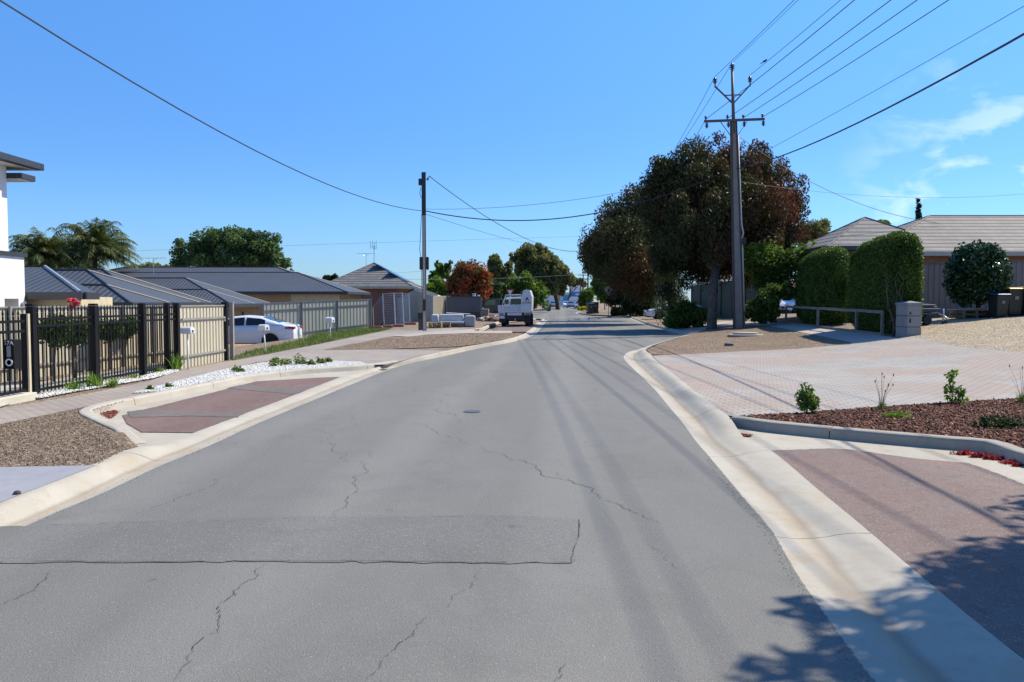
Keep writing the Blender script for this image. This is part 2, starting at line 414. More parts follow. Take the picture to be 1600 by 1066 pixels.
# ------------------------------------------------------------ setting: ground, road, gutters, kerbs, verges
def catmull(pts, step=0.35):
    pts = [Vector(p) for p in pts]; out_ = []; ts = []
    for i in range(len(pts) - 1):
        p0 = pts[max(i - 1, 0)]; p1 = pts[i]; p2 = pts[i + 1]; p3 = pts[min(i + 2, len(pts) - 1)]
        n = max(2, min(14, int((p2 - p1).length / step)))
        for j in range(n):
            t = j / n
            # a tame spline: tangents limited by the segment length
            m1 = (p2 - p0) * .5; m2 = (p3 - p1) * .5; L = (p2 - p1).length
            if m1.length > L: m1 = m1.normalized() * L
            if m2.length > L: m2 = m2.normalized() * L
            h = (2 * t**3 - 3 * t**2 + 1) * p1 + (t**3 - 2 * t**2 + t) * m1 + (-2 * t**3 + 3 * t**2) * p2 + (t**3 - t**2) * m2
            out_.append(h)
    out_.append(pts[-1]); return out_
def wp(q, off=0.0):
    if q[0] == 'w': return Vector((q[1], q[2], H(q[1], q[2]) + off))
    return G(q[0], q[1], off)
def ribbon_pts(stations):
    """pairs of edges sampled at the same parameters"""
    Aa = [wp(s[0]) for s in stations]; Z = [s[2] for s in stations]; Bb = [Vector((p.x, p.y, 0)) for p in (wp(s[1], s[2]) for s in stations)]; Aa = [Vector((p.x, p.y, 0)) for p in Aa]
    a_out, b_out, z_out = [], [], []
    N = len(Aa)
    for i in range(N - 1):
        n = max(3, min(16, int((Aa[i + 1] - Aa[i]).length / 0.25)))
        for j in range(n + (1 if i == N - 2 else 0)):
            t = j / n
            def ev(P):
                p0 = P[max(i - 1, 0)]; p1 = P[i]; p2 = P[i + 1]; p3 = P[min(i + 2, N - 1)]
                m1 = (p2 - p0) * .5; m2 = (p3 - p1) * .5; L = (p2 - p1).length
                if m1.length > L: m1 = m1.normalized() * L
                if m2.length > L: m2 = m2.normalized() * L
                return (2 * t**3 - 3 * t**2 + 1) * p1 + (t**3 - 2 * t**2 + t) * m1 + (-2 * t**3 + 3 * t**2) * p2 + (t**3 - t**2) * m2
            a_out.append(ev(Aa)); b_out.append(ev(Bb)); tt = t * t * (3 - 2 * t); z_out.append(Z[i] * (1 - tt) + Z[i + 1] * tt)
    return a_out, b_out, z_out
def gutter_z(v, z1):
    dip = -0.018 * math.sin(PI * min(1, v / .7)) if v < .7 else 0
    rise = z1 * smooth((v - .38) / .5)
    return dip + rise
def ribbon(name, stations, mat, across=12):
    a, b, z = ribbon_pts(stations)
    vs = []; uv = []; fs = []; u = 0
    rnd = random.Random(5)
    for i in range(len(a)):
        if i: u += (a[i] - a[i - 1]).length
        for j in range(across + 1):
            v = j / across; p = a[i].lerp(b[i], v)
            vs.append((p.x, p.y, H(p.x, p.y) + gutter_z(v, z[i]) + (0.001 if j else 0))); uv.append((u, v))
    w = across + 1
    for i in range(len(a) - 1):
        for j in range(across): fs.append((i * w + j, i * w + j + 1, (i + 1) * w + j + 1, (i + 1) * w + j))
    # a skirt so that the outer edge has no open gap under it
    me = bpy.data.meshes.new(name); me.from_pydata(vs, [], fs); me.update()
    ul = me.uv_layers.new(name="UVMap")
    for p in me.polygons:
        p.use_smooth = True
        for li in p.loop_indices: ul.data[li].uv = uv[me.loops[li].vertex_index]
    bm = bmesh.new(); bm.from_mesh(me); bmesh.ops.recalc_face_normals(bm, faces=bm.faces)
    if sum(f.normal.z for f in bm.faces) < 0: bmesh.ops.reverse_faces(bm, faces=bm.faces)
    bm.to_mesh(me); bm.free()
    me.materials.append(mat); ob = bpy.data.objects.new(name, me); COL.objects.link(ob); struct(ob)
    return a, b
def zone(name, pts, off, mat, kind='structure', cell=1.2, jitter=0.0, seed=1, thick=0.0):
    """a flat sheet with its outline given on the ground, draped over the terrain"""
    P = [wp(q, off) if not isinstance(q, Vector) else q for q in pts]
    if jitter:
        r = random.Random(seed); Q = []
        for i, p in enumerate(P):
            q = P[(i + 1) % len(P)]; L = (q - p).length; n = max(1, min(30, int(L / (jitter * 3.5))))
            d = (q - p).normalized() if L > 1e-6 else Vector((1, 0, 0)); nn = Vector((-d.y, d.x, 0))
            for j in range(n):
                Q.append(p.lerp(q, j / n) + (nn * r.uniform(-jitter, jitter) if j else Vector()))
        P = Q
    tr = tessellate_polygon([[Vector((p.x, p.y, 0)) for p in P]])
    bm = bmesh.new(); vs = [bm.verts.new((p.x, p.y, 0)) for p in P]
    for t in tr:
        try: bm.faces.new([vs[i] for i in t])
        except ValueError: pass
    xs = [p.x for p in P]; ys = [p.y for p in P]
    hs = [H(p.x, p.y) for p in P]
    if max(hs) - min(hs) > 1e-3 or max(xs) - min(xs) > 30:
        for ax, lo, hi in ((0, min(xs), max(xs)), (1, min(ys), max(ys))):
            c = max(cell, (hi - lo) / 70) * (1 if ax == 0 else 3)
            k = lo + c
            while k < hi:
                bmesh.ops.bisect_plane(bm, geom=bm.verts[:] + bm.edges[:] + bm.faces[:], plane_co=(k, 0, 0) if ax == 0 else (0, k, 0), plane_no=(1, 0, 0) if ax == 0 else (0, 1, 0))
                k += c
    for v in bm.verts: v.co.z = H(v.co.x, v.co.y) + off
    bmesh.ops.recalc_face_normals(bm, faces=bm.faces)
    if sum(f.normal.z * f.calc_area() for f in bm.faces) < 0: bmesh.ops.reverse_faces(bm, faces=bm.faces)
    for f in bm.faces:
        if f.normal.z < 0: f.normal_flip()
    me = bpy.data.meshes.new(name); bm.to_mesh(me); bm.free()
    me.materials.append(mat); ob = bpy.data.objects.new(name, me); COL.objects.link(ob); ob['kind'] = kind
    return ob
def kerb(name, pts, mat, side=1, h=0.135, w=0.16, taper=(0.5, 0.5)):
    """raised concrete kerb swept along a line; side=+1: body lies left of the walking direction"""
    P = catmull([wp(q) for q in pts], .18); L = [0]; P0 = P
    for i in range(1, len(P)): L.append(L[-1] + (P[i] - P[i - 1]).length)
    # contraction joints: a narrow open slot every 2.4 m
    Q = [P[0]]; LL = [0]; gaps = set()
    for i in range(1, len(P)):
        j = math.floor(L[i] / 2.4 + .35)
        if j != math.floor(L[i - 1] / 2.4 + .35) and 0.9 < L[i] < L[-1] - .9:
            t_ = ((j - .35) * 2.4 - L[i - 1]) / max(1e-6, L[i] - L[i - 1])
            for dt in (-.006, .006):
                s_ = min(.98, max(.02, t_ + dt / max(1e-6, L[i] - L[i - 1]))); Q.append(P[i - 1].lerp(P[i], s_)); LL.append(L[i - 1] + s_ * (L[i] - L[i - 1]))
            gaps.add(len(Q) - 2)
        Q.append(P[i]); LL.append(L[i])
    P = Q; L = LL
    prof = [(0, -.03), (.0, .0), (.015, h - .03), (.028, h - .009), (.05, h), (w - .03, h), (w - .008, h - .008), (w, h - .03), (w, -.03)]
    vs = []; fs = []; m = len(prof); rnd = random.Random(3)
    for i, p in enumerate(P):
        d = (P[min(i + 1, len(P) - 1)] - P[max(i - 1, 0)]); d.z = 0; d.normalize(); n = Vector((-d.y, d.x, 0)) * side
        k = 1.0
        if taper[0]: k = min(k, smooth(L[i] / taper[0] + .25))
        if taper[1]: k = min(k, smooth((L[-1] - L[i]) / taper[1] + .25))
        for o, z in prof:
            q = p + n * (o + rnd.uniform(-.0015, .0015)); vs.append((q.x, q.y, H(p.x, p.y) + (z if z < 0 else z * k + rnd.uniform(-.001, .001))))
    for i in range(len(P) - 1):
        if i in gaps:
            fs.append(tuple(i * m + j for j in range(m))); fs.append(tuple((i + 1) * m + j for j in range(m))); continue
        for j in range(m - 1): fs.append((i * m + j, i * m + j + 1, (i + 1) * m + j + 1, (i + 1) * m + j))
    fs.append(tuple(range(m))); fs.append(tuple((len(P) - 1) * m + j for j in range(m)))
    b = MB(); b.add(vs, fs); ob = b.build(name, mat, smooth_=False); struct(ob); return ob

asph = m_asphalt("asphalt", (0.194, 0.186, 0.169), (0.157, 0.151, 0.139), stone=(.40, .37, .34), amount=.5)
asph_p = m_asphalt("asphalt_patch", (0.168, 0.162, 0.149), (0.146, 0.142, 0.132), stone=(.42, .40, .37), agg=105, amount=.7)
asph_r = m_asphalt("asphalt_red", (0.212, 0.140, 0.116), (0.165, 0.115, 0.098), stone=(.50, .40, .36), agg=105, amount=.9, tar=False, worn=(.17, .14, .13))
asph_rl = m_asphalt("asphalt_red_worn", (0.205, 0.118, 0.098), (0.155, 0.100, 0.086), stone=(.48, .36, .30), agg=90, amount=.8, tar=False, worn=(.17, .145, .13))
asph_w = m_asphalt('asphalt_worn', (.165, .145, .130), (.14, .125, .115), stone=(.42, .38, .34), agg=90, amount=.7, tar=False, worn=(.19, .13, .11))
conc = m_concrete("concrete", (0.45, 0.41, 0.34), (0.37, 0.335, 0.275))
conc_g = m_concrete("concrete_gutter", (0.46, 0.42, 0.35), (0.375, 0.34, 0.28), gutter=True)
conc_kl = m_concrete("concrete_kerb_pale", (0.50, 0.455, 0.38), (0.40, 0.36, 0.30))
conc_k = m_concrete("concrete_kerb", (0.37, 0.33, 0.275), (0.28, 0.25, 0.205), stain=(.22, .18, .14))
conc_b = m_concrete("concrete_blue", (0.31, 0.31, 0.34), (0.27, 0.27, 0.30), stain=(.24, .23, .23))
soil = m_soil("soil", (0.33, 0.25, 0.18), (0.26, 0.195, 0.14), (0.15, 0.11, 0.08))
soil_d = m_soil("soil_mulchy", (0.275, 0.205, 0.145), (0.21, 0.155, 0.108), (0.12, 0.085, 0.06), scale=14, bump=.6)
soil_l = m_soil("gravel_pale", (0.44, 0.36, 0.25), (0.36, 0.29, 0.20), (0.22, 0.17, 0.12), scale=7, bump=.5)
pav_l = m_pavers("pavers_footpath", (0.40, 0.345, 0.295), (0.355, 0.305, 0.265), (0.31, 0.265, 0.23), (0.15, 0.12, 0.10), rot=.06)
pav_r = m_pavers("pavers_drive", (0.40, 0.315, 0.26), (0.395, 0.37, 0.335), (0.35, 0.315, 0.285), (0.15, 0.13, 0.11), bw=.23, rowh=.115, rot=-.03, patch=.42)
path_c = m_concrete("path_concrete", (0.43, 0.375, 0.325), (0.37, 0.32, 0.28))
lawn_m = m_soil("lawn_soil", (0.11, 0.13, 0.045), (0.14, 0.14, 0.06), (0.07, 0.08, 0.03))

# base sheet out to the horizon
b = MB()
gx = sorted(set([-900, -500, -300, -200, -140, -100, -80, -60, -50] + [x * 1.5 for x in range(-28, 34)] + [60, 80, 100, 140, 200, 300, 500, 900]))
gy = sorted(set([-60, -40, -20, -10] + [y * 2.5 for y in range(0, 50)] + [140, 160, 180, 200, 240, 300, 380, 500, 800, 1300, 2000]))
for y in gy:
    for x in gx: b.v.append((x, y, H(x, y) - 0.10 - (0.0 if y < 220 else (y - 220) * .002)))
n = len(gx)
for j in range(len(gy) - 1):
    for i in range(n - 1): b.f.append((j * n + i, j * n + i + 1, (j + 1) * n + i + 1, (j + 1) * n + i))
g = b.build('ground', soil, fixn=False); struct(g)

# gutters (asphalt edge, outer edge, height of the outer edge)
RST = [(('w', 1.30, -6), ('w', 2.02, -6), .02), (('w', 1.44, 1.5), ('w', 2.18, 1.5), .02), ((1364, 1065), (1600, 1031), .02), ((1300, 979), (1500, 951), .02),
       ((1240, 892), (1420, 884), .02), ((1205, 830), (1350, 824), .02), ((1165, 783), (1277, 764), .02), ((1110, 717), (1207, 706), .02), ((1087, 690), (1165, 686), .03),
       ((1066, 661), (1137, 649), .11), ((1045, 636), (1100, 622), .11), ((1020, 606), (1068, 597), .11), ((994, 581), (1040, 575), .11), ((978, 565), (1023, 561), .11),
       ((974, 557), (1017, 554), .12), ((982, 550), (1009, 547.5), .13), ((1000, 545), (1014, 543), .13), ((1021, 538), (1030, 536.5), .13), ((1050, 529.5), (1056, 528.5), .13),
       ((1068, 523.5), (1082, 521.5), .10), ((1041, 519), (1064, 516), .10), ((1030, 514), (1043, 512), .12), ((1002, 505.5), (1014, 504.5), .12), ((983, 497.5), (993, 496.5), .12),
       ((974, 494.8), (980, 493.6), .12), ((940, 493.6), (940, 492.4), .12), ((917, 492.7), (920, 491.3), .12), ((900, 489.3), (906, 488.6), .12), ((905, 485.5), (910, 485.3), .12)]
LST = [(('w', -3.5, -6), ('w', -4.2, -6), .10), (('w', -3.5, 2), ('w', -4.2, 2), .10), ((0, 841), (-133, 841), .10), ((80.6, 804), (-44, 804), .10), ((169, 767), (46, 767), .10), ((244, 731), (133, 731), .10),
       ((300, 708), (195, 704), .10), ((340, 691), (256, 692), .03), ((372, 676), (304, 676), .015), ((412, 658), (350, 658), .015), ((501, 621), (450, 621), .015), ((579, 589), (532, 589), .015),
       ((604, 579), (572, 578), .03), ((640, 568), (612, 568.5), .09), ((697, 556), (672, 553.5), .12), ((755, 543), (737, 540.5), .12), ((801, 534.5), (788, 531), .12),
       ((827, 527), (814, 523.5), .10), ((838, 521.5), (824, 518), .02), ((846, 512), (833, 511), .02), ((853, 503.5), (840, 503), .02), ((856, 499), (848, 498.6), .1)]
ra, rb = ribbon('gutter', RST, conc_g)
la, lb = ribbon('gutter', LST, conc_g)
road = [Vector(p) for p in ra] + [wp(q) for q in ((895, 480.5), (893, 476.5), (882, 476.5), (874, 480.5), (869, 483), (836, 485.5), (600, 486.5), (600, 496), (836, 498.2))] + [Vector(p) for p in la[::-1]]
zone('road', road, 0.0, asph)
# the trench patch across the road, its tar seams and the cracks
patch = zone('road_patch', [(-40, 879), (-40, 822), (60, 822), (180, 818), (350, 813), (560, 808), (760, 807), (905, 812), (902, 845), (893, 880), (700, 879), (420, 877), (160, 879)], 0.004, asph_p, jitter=.02)
tar = m_asphalt("tar_seam", (0.055, 0.053, 0.050), (0.085, 0.08, 0.075), agg=200, amount=.2, tar=False)
def crack(pts, w0=0.010, seed=0, sub=7, rough=.06, gap=.12, off=0.0065, taper=True):
    w0 = w0 * (.28 if taper else .28); r = random.Random(seed); P = [G(*q) for q in pts]
    for _ in range(4 if taper else 3):
        Q = [P[0]]
        for i in range(len(P) - 1):
            L = (P[i + 1] - P[i]).length; m = P[i].lerp(P[i + 1], .5)
            a = L * rough * 1.6
            Q += [m + Vector((r.uniform(-a, a), r.uniform(-a, a), 0)), P[i + 1]]
        P = Q
    mb = MB(); N = len(P); last = None
    for i in range(N - 1):
        if r.random() < gap: last = None; continue
        k = math.sin(PI * (i + .5) / N) ** .5 if taper else 1
        wa = w0 * k * r.uniform(.35, 1.2); d = P[i + 1] - P[i]
        if d.length < 1e-4: continue
        nn = Vector((-d.y, d.x, 0)).normalized(); w0_ = w0; a0 = last if last else w0 * k * .5
        for q in ((P[i], a0), (P[i + 1], wa)): pass
        o = len(mb.v)
        for q, w_ in ((P[i], a0), (P[i + 1], wa)):
            mb.v += [(q.x - nn.x * w_, q.y - nn.y * w_, off), (q.x + nn.x * w_, q.y + nn.y * w_, off)]
        mb.f.append((o, o + 1, o + 3, o + 2)); last = wa
    return mb
CR = [  # (points, half width, seed, roughness, gaps)
    ([(750, 695), (775, 708), (800, 718), (818, 720), (845, 737), (880, 750), (930, 771), (975, 795), (1005, 808), (1036, 820)], .013, 1, .10, .04),
    ([(848, 737), (870, 738), (884, 745), (882, 753)], .007, 2, .12, .2), ([(645, 657), (668, 668), (690, 680), (720, 686), (735, 697)], .010, 3, .1, .1),
    ([(702, 615), (692, 625), (700, 634), (690, 645), (710, 652), (700, 665)], .010, 4, .12, .15), ([(482, 663), (500, 690), (518, 706), (545, 722)], .010, 5, .12, .2),
    ([(552, 700), (575, 718), (570, 740), (556, 752), (553, 772), (540, 790), (524, 810)], .010, 6, .12, .1), ([(204, 808), (250, 790), (290, 775), (330, 760), (362, 742)], .008, 7, .1, .25),
    ([(420, 880), (400, 905), (370, 930), (345, 965), (310, 1005), (272, 1066)], .009, 8, .12, .12), ([(752, 880), (748, 905), (735, 920), (705, 940), (690, 952)], .007, 9, .12, .35),
    ([(665, 962), (648, 985), (625, 1005), (595, 1030), (570, 1066)], .008, 10, .12, .2), ([(886, 1036), (875, 1050), (868, 1066)], .008, 11, .12, .2), ([(84, 890), (60, 915), (30, 935), (0, 955)], .008, 12, .12, .15),
    ([(910, 685), (950, 690), (1000, 697), (1050, 699)], .007, 13, .07, .25), ([(1010, 845), (1030, 860), (1045, 878), (1062, 890)], .007, 14, .1, .35), ([(340, 675), (400, 670), (455, 668), (495, 670)], .006, 15, .05, .35),
    ([(530, 630), (556, 638), (548, 660), (565, 668)], .007, 16, .12, .3), ([(875, 637), (890, 640)], .008, 17, .1, .1), ([(935, 630), (942, 640), (938, 655)], .006, 18, .1, .4), ([(895, 560), (890, 570), (880, 580)], .01, 19, .1, .3),
    ([(700, 600), (735, 575), (770, 562), (800, 545)], .010, 20, .08, .4)]
cm_ = MB()
for i, (pts, w_, sd, ro, gp) in enumerate(CR):
    c = crack(pts, w_, sd, rough=ro, gap=gp); o = len(cm_.v); cm_.v += [(x, y, z + i * 2e-5) for x, y, z in c.v]; cm_.f += [tuple(k + o for k in f) for f in c.f]
for i, (pts, w_) in enumerate([([(-20, 880), (160, 879), (420, 877), (700, 879), (893, 880)], .011), ([(60, 822), (180, 818), (350, 813), (560, 808), (760, 807), (905, 812)], .008), ([(905, 812), (902, 845), (893, 880)], .012)]):
    c = crack(pts, w_, 40 + i, rough=.02, gap=.10, taper=False, off=.0085); o = len(cm_.v); cm_.v += c.v; cm_.f += [tuple(k + o for k in f) for f in c.f]
struct(cm_.build('road_cracks', tar))
# the small round cover set in the road
mh = G(738, 643, .006)
mb = MB(); mb.lathe([(0.125, 0), (.125, .003), (.108, .004), (.108, .002), (0.02, .002)], 24)
o = mb.build('valve_cover', M('iron', (.095, .098, .12), .6, bump=.3), loc=mh); tag(o, 'small dark round service cover set in the middle of the road', 'valve cover')

# bays and aprons
bayL = [(191, 649), (199, 662), (221, 675), (304, 676), (450, 621), (532, 589), (500, 590), (400, 596), (330, 614), (225, 640)]
zone('apron', [(256, 692), (250, 700), (205, 706), (205, 697), (217, 692), (146, 656), (150, 644), (190, 631), (270, 617), (349, 600), (382, 592), (472, 581.5), (585, 570), (600, 566), (640, 560), (650, 563), (612, 571), (604, 577), (572, 578.5), (532, 589), (450, 621), (304, 676)], .010, conc)
zone('parking_bay', bayL, .018, asph_rl, jitter=.008)
zone('parking_bay_patch', [(199, 643), (225, 640), (262, 641), (380, 646), (372, 652), (290, 650), (205, 652)], .022, asph_w, jitter=.02)
zone('parking_bay_patch', [(355, 606), (378, 609), (460, 616), (478, 609), (420, 606), (385, 600)], .022, asph_w, jitter=.02)
bayR = [(1201.5, 704), (1297, 700.6), (1334, 703), (1428, 716), (1515, 724), (1569, 744), (1600, 757), ('w', 4.75, 5.6), ('w', 4.9, 3), ('w', 5.0, -6), ('w', 2.04, -6), ('w', 2.2, 1.5), (1600, 1033), (1500, 952), (1420, 885), (1350, 825), (1277, 765)]
zone('parking_bay', bayR, .018, asph_r, jitter=.012)
zone('apron', [(1207, 708), (1165, 686), (1128, 664), (1194, 674), (1337, 689), (1491, 703), (1537, 706), (1600, 726), ('w', 5.5, 6.6), ('w', 5.6, -6), ('w', 4.6, -6), ('w', 4.4, 5.5), (1590, 765), (1428, 725), (1300, 710)], .010, conc)
zone('parking_bay', [(760, 519.5), (775, 511.5), (800, 505.5), (840, 503), (833, 511), (824, 518.5)], .018, asph_r)
KR = [(1128, 663), (1140, 667.5), (1194, 676), (1337, 691), (1491, 705), (1537, 709), (1600, 731), ('w', 5.35, 6.4), ('w', 5.45, 4), ('w', 5.5, -6)]
kerb('kerb', KR, conc_k, side=1, w=.20, taper=(.35, 0))
KL = [(232, 694), (215, 689), (148, 658), (152, 650), (195, 638), (270, 622), (349, 605), (382, 597.5), (472, 586), (560, 579.5), (598, 575.5), (632, 570)]
def offset_px(pts, d, side, off):
    P = [wp(q) for q in pts]; R_ = []
    for i, p in enumerate(P):
        t_ = P[min(i + 1, len(P) - 1)] - P[max(i - 1, 0)]; t_.z = 0; t_.normalize(); R_.append(('w', p.x - t_.y * d * side, p.y + t_.x * d * side))
    return R_
KE = offset_px(KL, .13, 1, 0)      # a line hidden under the kerb body
kerb('kerb', KL, conc_kl, side=1, h=.125, w=.18, taper=(.9, .5))
kerb('kerb', [(742, 517.5), (756, 516), (768, 510), (790, 504), (838, 499)], conc_kl, side=1, taper=(.6, 1))

# verges: one big sheet either side, surfaces laid over it
Z = .10
Lbig = [Vector((p.x, p.y, 0)) for p in lb[:]]
cut = [i for i, p in enumerate(lb) if p.y > G(195, 704).y]
near = [Vector((p.x, p.y, 0)) for p in lb if p.y <= G(195, 704).y + .01]
mid = [wp(q) for q in KE[1:]]
far_ = [Vector((p.x, p.y, 0)) for p in lb if wp(KE[-1]).y + .15 <= p.y <= G(788, 531).y]
end = [wp(q) for q in ((800, 527), (742, 518.5), (756, 515.5), (768, 509), (790, 503), (838, 498.6), (800, 497.6), (600, 497), (300, 497))]
zone('verge', near + mid + far_ + end + [Vector((-70, 70, 0)), Vector((-70, -6, 0))], Z - .012, soil, cell=1.5)
rv = [Vector((p.x, p.y, 0)) for p in rb if G(1137, 649).y <= p.y <= 300 and p.x > 2.5]
zone('verge', [Vector((5.62, -6, 0)), Vector((5.6, 4, 0)), Vector((5.5, 6.4, 0))] + [wp(q) for q in offset_px(KR, .12, 1, 0)[6:0:-1]] + [wp((1148, 651), .12)] + rv + [wp(('w', 24, 170)), Vector((70, 170, 0)), Vector((70, -6, 0))], Z - .012, soil, cell=1.5)
zone('verge', [wp(q) for q in ((300, 486), (836, 485), (869, 482.6), (874, 480.2), (880, 477), (882, 475.5), (300, 475.5))], Z - .012, soil, cell=4)

def Zn(name, pts, mat, dz=0.0, **k): return zone(name, pts, Z + dz, mat, **k)
# left side
Zn('driveway', [(-400, 730), (0, 730), (150, 727), (0, 785), (-133, 838), (-420, 900)], conc_b, .004)
Zn('verge_soil', [(-500, 730), (0, 731), (150, 728), (195, 704), (205, 697), *KE[1:6], (240, 613), (127, 637), (0, 663), (-300, 720)], soil_d, .0)
Zn('footpath', [(-500, 770), (-300, 720), (0, 663), (127, 637), (240, 613), (360, 579), (397, 567), (430, 563), (562, 566), (574, 570), (604, 570), (672, 553), (700, 548), (600, 545.5), (507, 546), (598, 528.5), (640, 522), (740, 513), (690, 513), (600, 517), (545, 528), (487, 540), (409, 555), (366, 563), (285, 577), (232, 596), (112, 620), (0, 638), (-300, 700)], pav_l, .004)
Zn('verge_soil', [(505, 546.5), (540, 539), (598, 529), (666, 523.5), (740, 521), (818, 520), (800, 528), (760, 536), (713, 541.5), (600, 545.5)], soil_d, .012, jitter=.05)
Zn('footpath', [(640, 526), (666, 523), (740, 520.5), (800, 520.5), (800, 517), (742, 517), (740, 513.5), (660, 520), (610, 525)], path_c, .010)
peb = Zn('pebble_bed', [(206, 615), (262, 600), (337, 581), (405, 568), (450, 563), (500, 564), (562, 566), (574, 570), *KE[8:5:-1], *KE[5:4:-1]], m_soil('pebble_base', (.62, .60, .57), (.5, .48, .45), (.3, .28, .26), 20, .8), .010)
peb2 = Zn('pebble_bed', [(50, 621), (112, 607), (170, 597), (225, 588), (262, 578.5), (280, 577), (277, 581), (240, 591), (112, 613), (60, 623)], MATS['pebble_base'], .010)
Zn('lawn', [(366, 563), (409, 555), (487, 540), (545, 528), (600, 517), (612, 513), (585, 514.5), (520, 520), (480, 529), (430, 541), (385, 551), (360, 560)], lawn_m, .008)
Zn('yard_paving', [(-200, 700), (0, 636), (50, 620), (280, 573), (282, 566), (150, 583), (60, 597), (0, 600), (-200, 620)], conc, .006)
# right side
Zn('driveway', [(1023, 560), (1040, 575), (1068, 597), (1100, 622), (1137, 649), (1150, 651), (1250, 647), (1380, 637), (1500, 629), (1600, 623), (1900, 605), (1900, 560), (1600, 551), (1487, 540), (1437, 528), (1407, 529), (1300, 540), (1160, 548), (1050, 554), (1020, 556)], pav_r, .006, cell=.8)
Zn('verge_soil', [(1017, 554), (1010, 546), (1030, 537), (1060, 526), (1085, 520), (1110, 514), (1160, 510.5), (1205, 512), (1240, 520), (1300, 531), (1330, 538), (1300, 540), (1160, 548.5), (1050, 554.5)], soil_d, .010, jitter=.04, cell=.8)
Zn('footpath', [(1064, 516.5), (1082, 521), (1110, 512.5), (1160, 508.5), (1205, 510), (1245, 518), (1300, 529), (1340, 538), (1407, 529), (1370, 523), (1300, 514), (1235, 506), (1180, 503), (1130, 502), (1100, 505)], path_c, .004, cell=.8)
Zn('gravel_yard', [(1437, 528), (1487, 540), (1600, 551), (1900, 562), (2000, 520), (1900, 490), (1600, 488), (1500, 494), (1440, 500), (1400, 520), (1407, 529)], soil_l, .008, cell=.8)
BED = [(1150, 651), (1250, 646), (1380, 636), (1500, 628), (1600, 622.5), (1750, 612), ('w', 5.95, 6.4), *offset_px(KR, .21, 1, 0)[6:0:-1]]
mulch_m = m_soil('mulch_base', (.14, .065, .04), (.09, .045, .03), (.04, .02, .015), 18, 1.0)
Zn('garden_bed', BED, mulch_m, .016)

# ------------------------------------------------------------ scattered stuff (nobody could count it)
def in_poly(x, y, P):
    c = False; j = len(P) - 1
    for i in range(len(P)):
        if (P[i].y > y) != (P[j].y > y) and x < (P[j].x - P[i].x) * (y - P[i].y) / (P[j].y - P[i].y) + P[i].x: c = not c
        j = i
    return c
def mesh_np(name, V, Fq, mat, tint=None, parent=None, loc=None, smooth_=False):
    """V (n,3), Fq (m,k) faces; tint one number per face"""
    me = bpy.data.meshes.new(name); V = np.asarray(V, dtype=np.float32); Fq = np.asarray(Fq, dtype=np.int32); m, k = Fq.shape
    me.vertices.add(len(V)); me.vertices.foreach_set('co', V.ravel())
    me.loops.add(m * k); me.loops.foreach_set('vertex_index', Fq.ravel())
    me.polygons.add(m); me.polygons.foreach_set('loop_start', np.arange(0, m * k, k, dtype=np.int32))
    try: me.polygons.foreach_set('loop_total', np.full(m, k, dtype=np.int32))
    except Exception: pass
    me.update(calc_edges=True); me.validate()
    if tint is not None:
        at = me.attributes.new('tint', 'FLOAT', 'FACE'); at.data.foreach_set('value', np.asarray(tint, dtype=np.float32))
    if smooth_: me.polygons.foreach_set('use_smooth', np.ones(m, dtype=bool))
    me.materials.append(mat); o = bpy.data.objects.new(name, me); COL.objects.link(o)
    if parent is not None: o.parent = parent
    if loc is not None: o.location = loc
    return o
def scatter_pts(px, n, seed, off):
    r = random.Random(seed); P = [wp(q, off) for q in px]; xs = [p.x for p in P]; ys = [p.y for p in P]; res = []
    k = 0
    while len(res) < n and k < n * 60:
        k += 1; x = r.uniform(min(xs), max(xs)); y = r.uniform(min(ys), max(ys))
        if in_poly(x, y, P): res.append((x, y, H(x, y) + off))
    return res
def chips(name, px, n, size, mat, seed, off, flat=.3, asp=2.2, kind='stuff', lift=.0, tilt=.6):
    pts = scatter_pts(px, n, seed, off); r = np.random.default_rng(seed); n = len(pts)
    c = np.array(pts); s = size * r.uniform(.5, 1.4, n)
    base = np.array([(-1, -1, -1), (1, -1, -1), (1, 1, -1), (-1, 1, -1), (-.8, -.8, 1), (.8, -.8, 1), (.8, .8, 1), (-.8, .8, 1)], float)
    ax = base[None] * np.stack([s * asp / 2, s / 2, s * flat / 2], 1)[:, None, :]
    ax += r.normal(0, 1, ax.shape) * (s[:, None, None] * .12)
    az = r.uniform(0, 2 * PI, n); tl = r.normal(0, tilt, n)
    ct, st_ = np.cos(tl)[:, None], np.sin(tl)[:, None]
    x, y, z = ax[..., 0], ax[..., 1], ax[..., 2]; x, z = x * ct - z * st_, x * st_ + z * ct
    ca, sa = np.cos(az)[:, None], np.sin(az)[:, None]; x, y = x * ca - y * sa, x * sa + y * ca
    V = np.stack([x, y, z], -1) + c[:, None, :]; V[..., 2] += (s * (flat * .4 + lift))[:, None] + np.abs(r.normal(0, 1, n))[:, None] * s[:, None] * .25
    f = np.array([(0, 3, 2, 1), (4, 5, 6, 7), (0, 1, 5, 4), (1, 2, 6, 5), (2, 3, 7, 6), (3, 0, 4, 7)])
    Fq = (f[None] + (np.arange(n) * 8)[:, None, None]).reshape(-1, 4)
    o = mesh_np(name, V.reshape(-1, 3), Fq, mat, np.repeat(r.random(n), 6)); o['kind'] = kind; return o
def m_tint(name, cols, rough=.8):
    k = NT(name); a = k.n("Attribute"); a.attribute_name = 'tint'; r = k.n("ValToRGB"); cr = r.color_ramp
    while len(cr.elements) < len(cols): cr.elements.new(.5)
    for i, (pz, c) in enumerate(cols): cr.elements[i].position = pz; cr.elements[i].color = (*c, 1)
    k.l(a.outputs['Fac'], r.inputs[0]); k.col(r.outputs[0]); MATS[name] = k.fin(rough, spec=.3); return MATS[name]
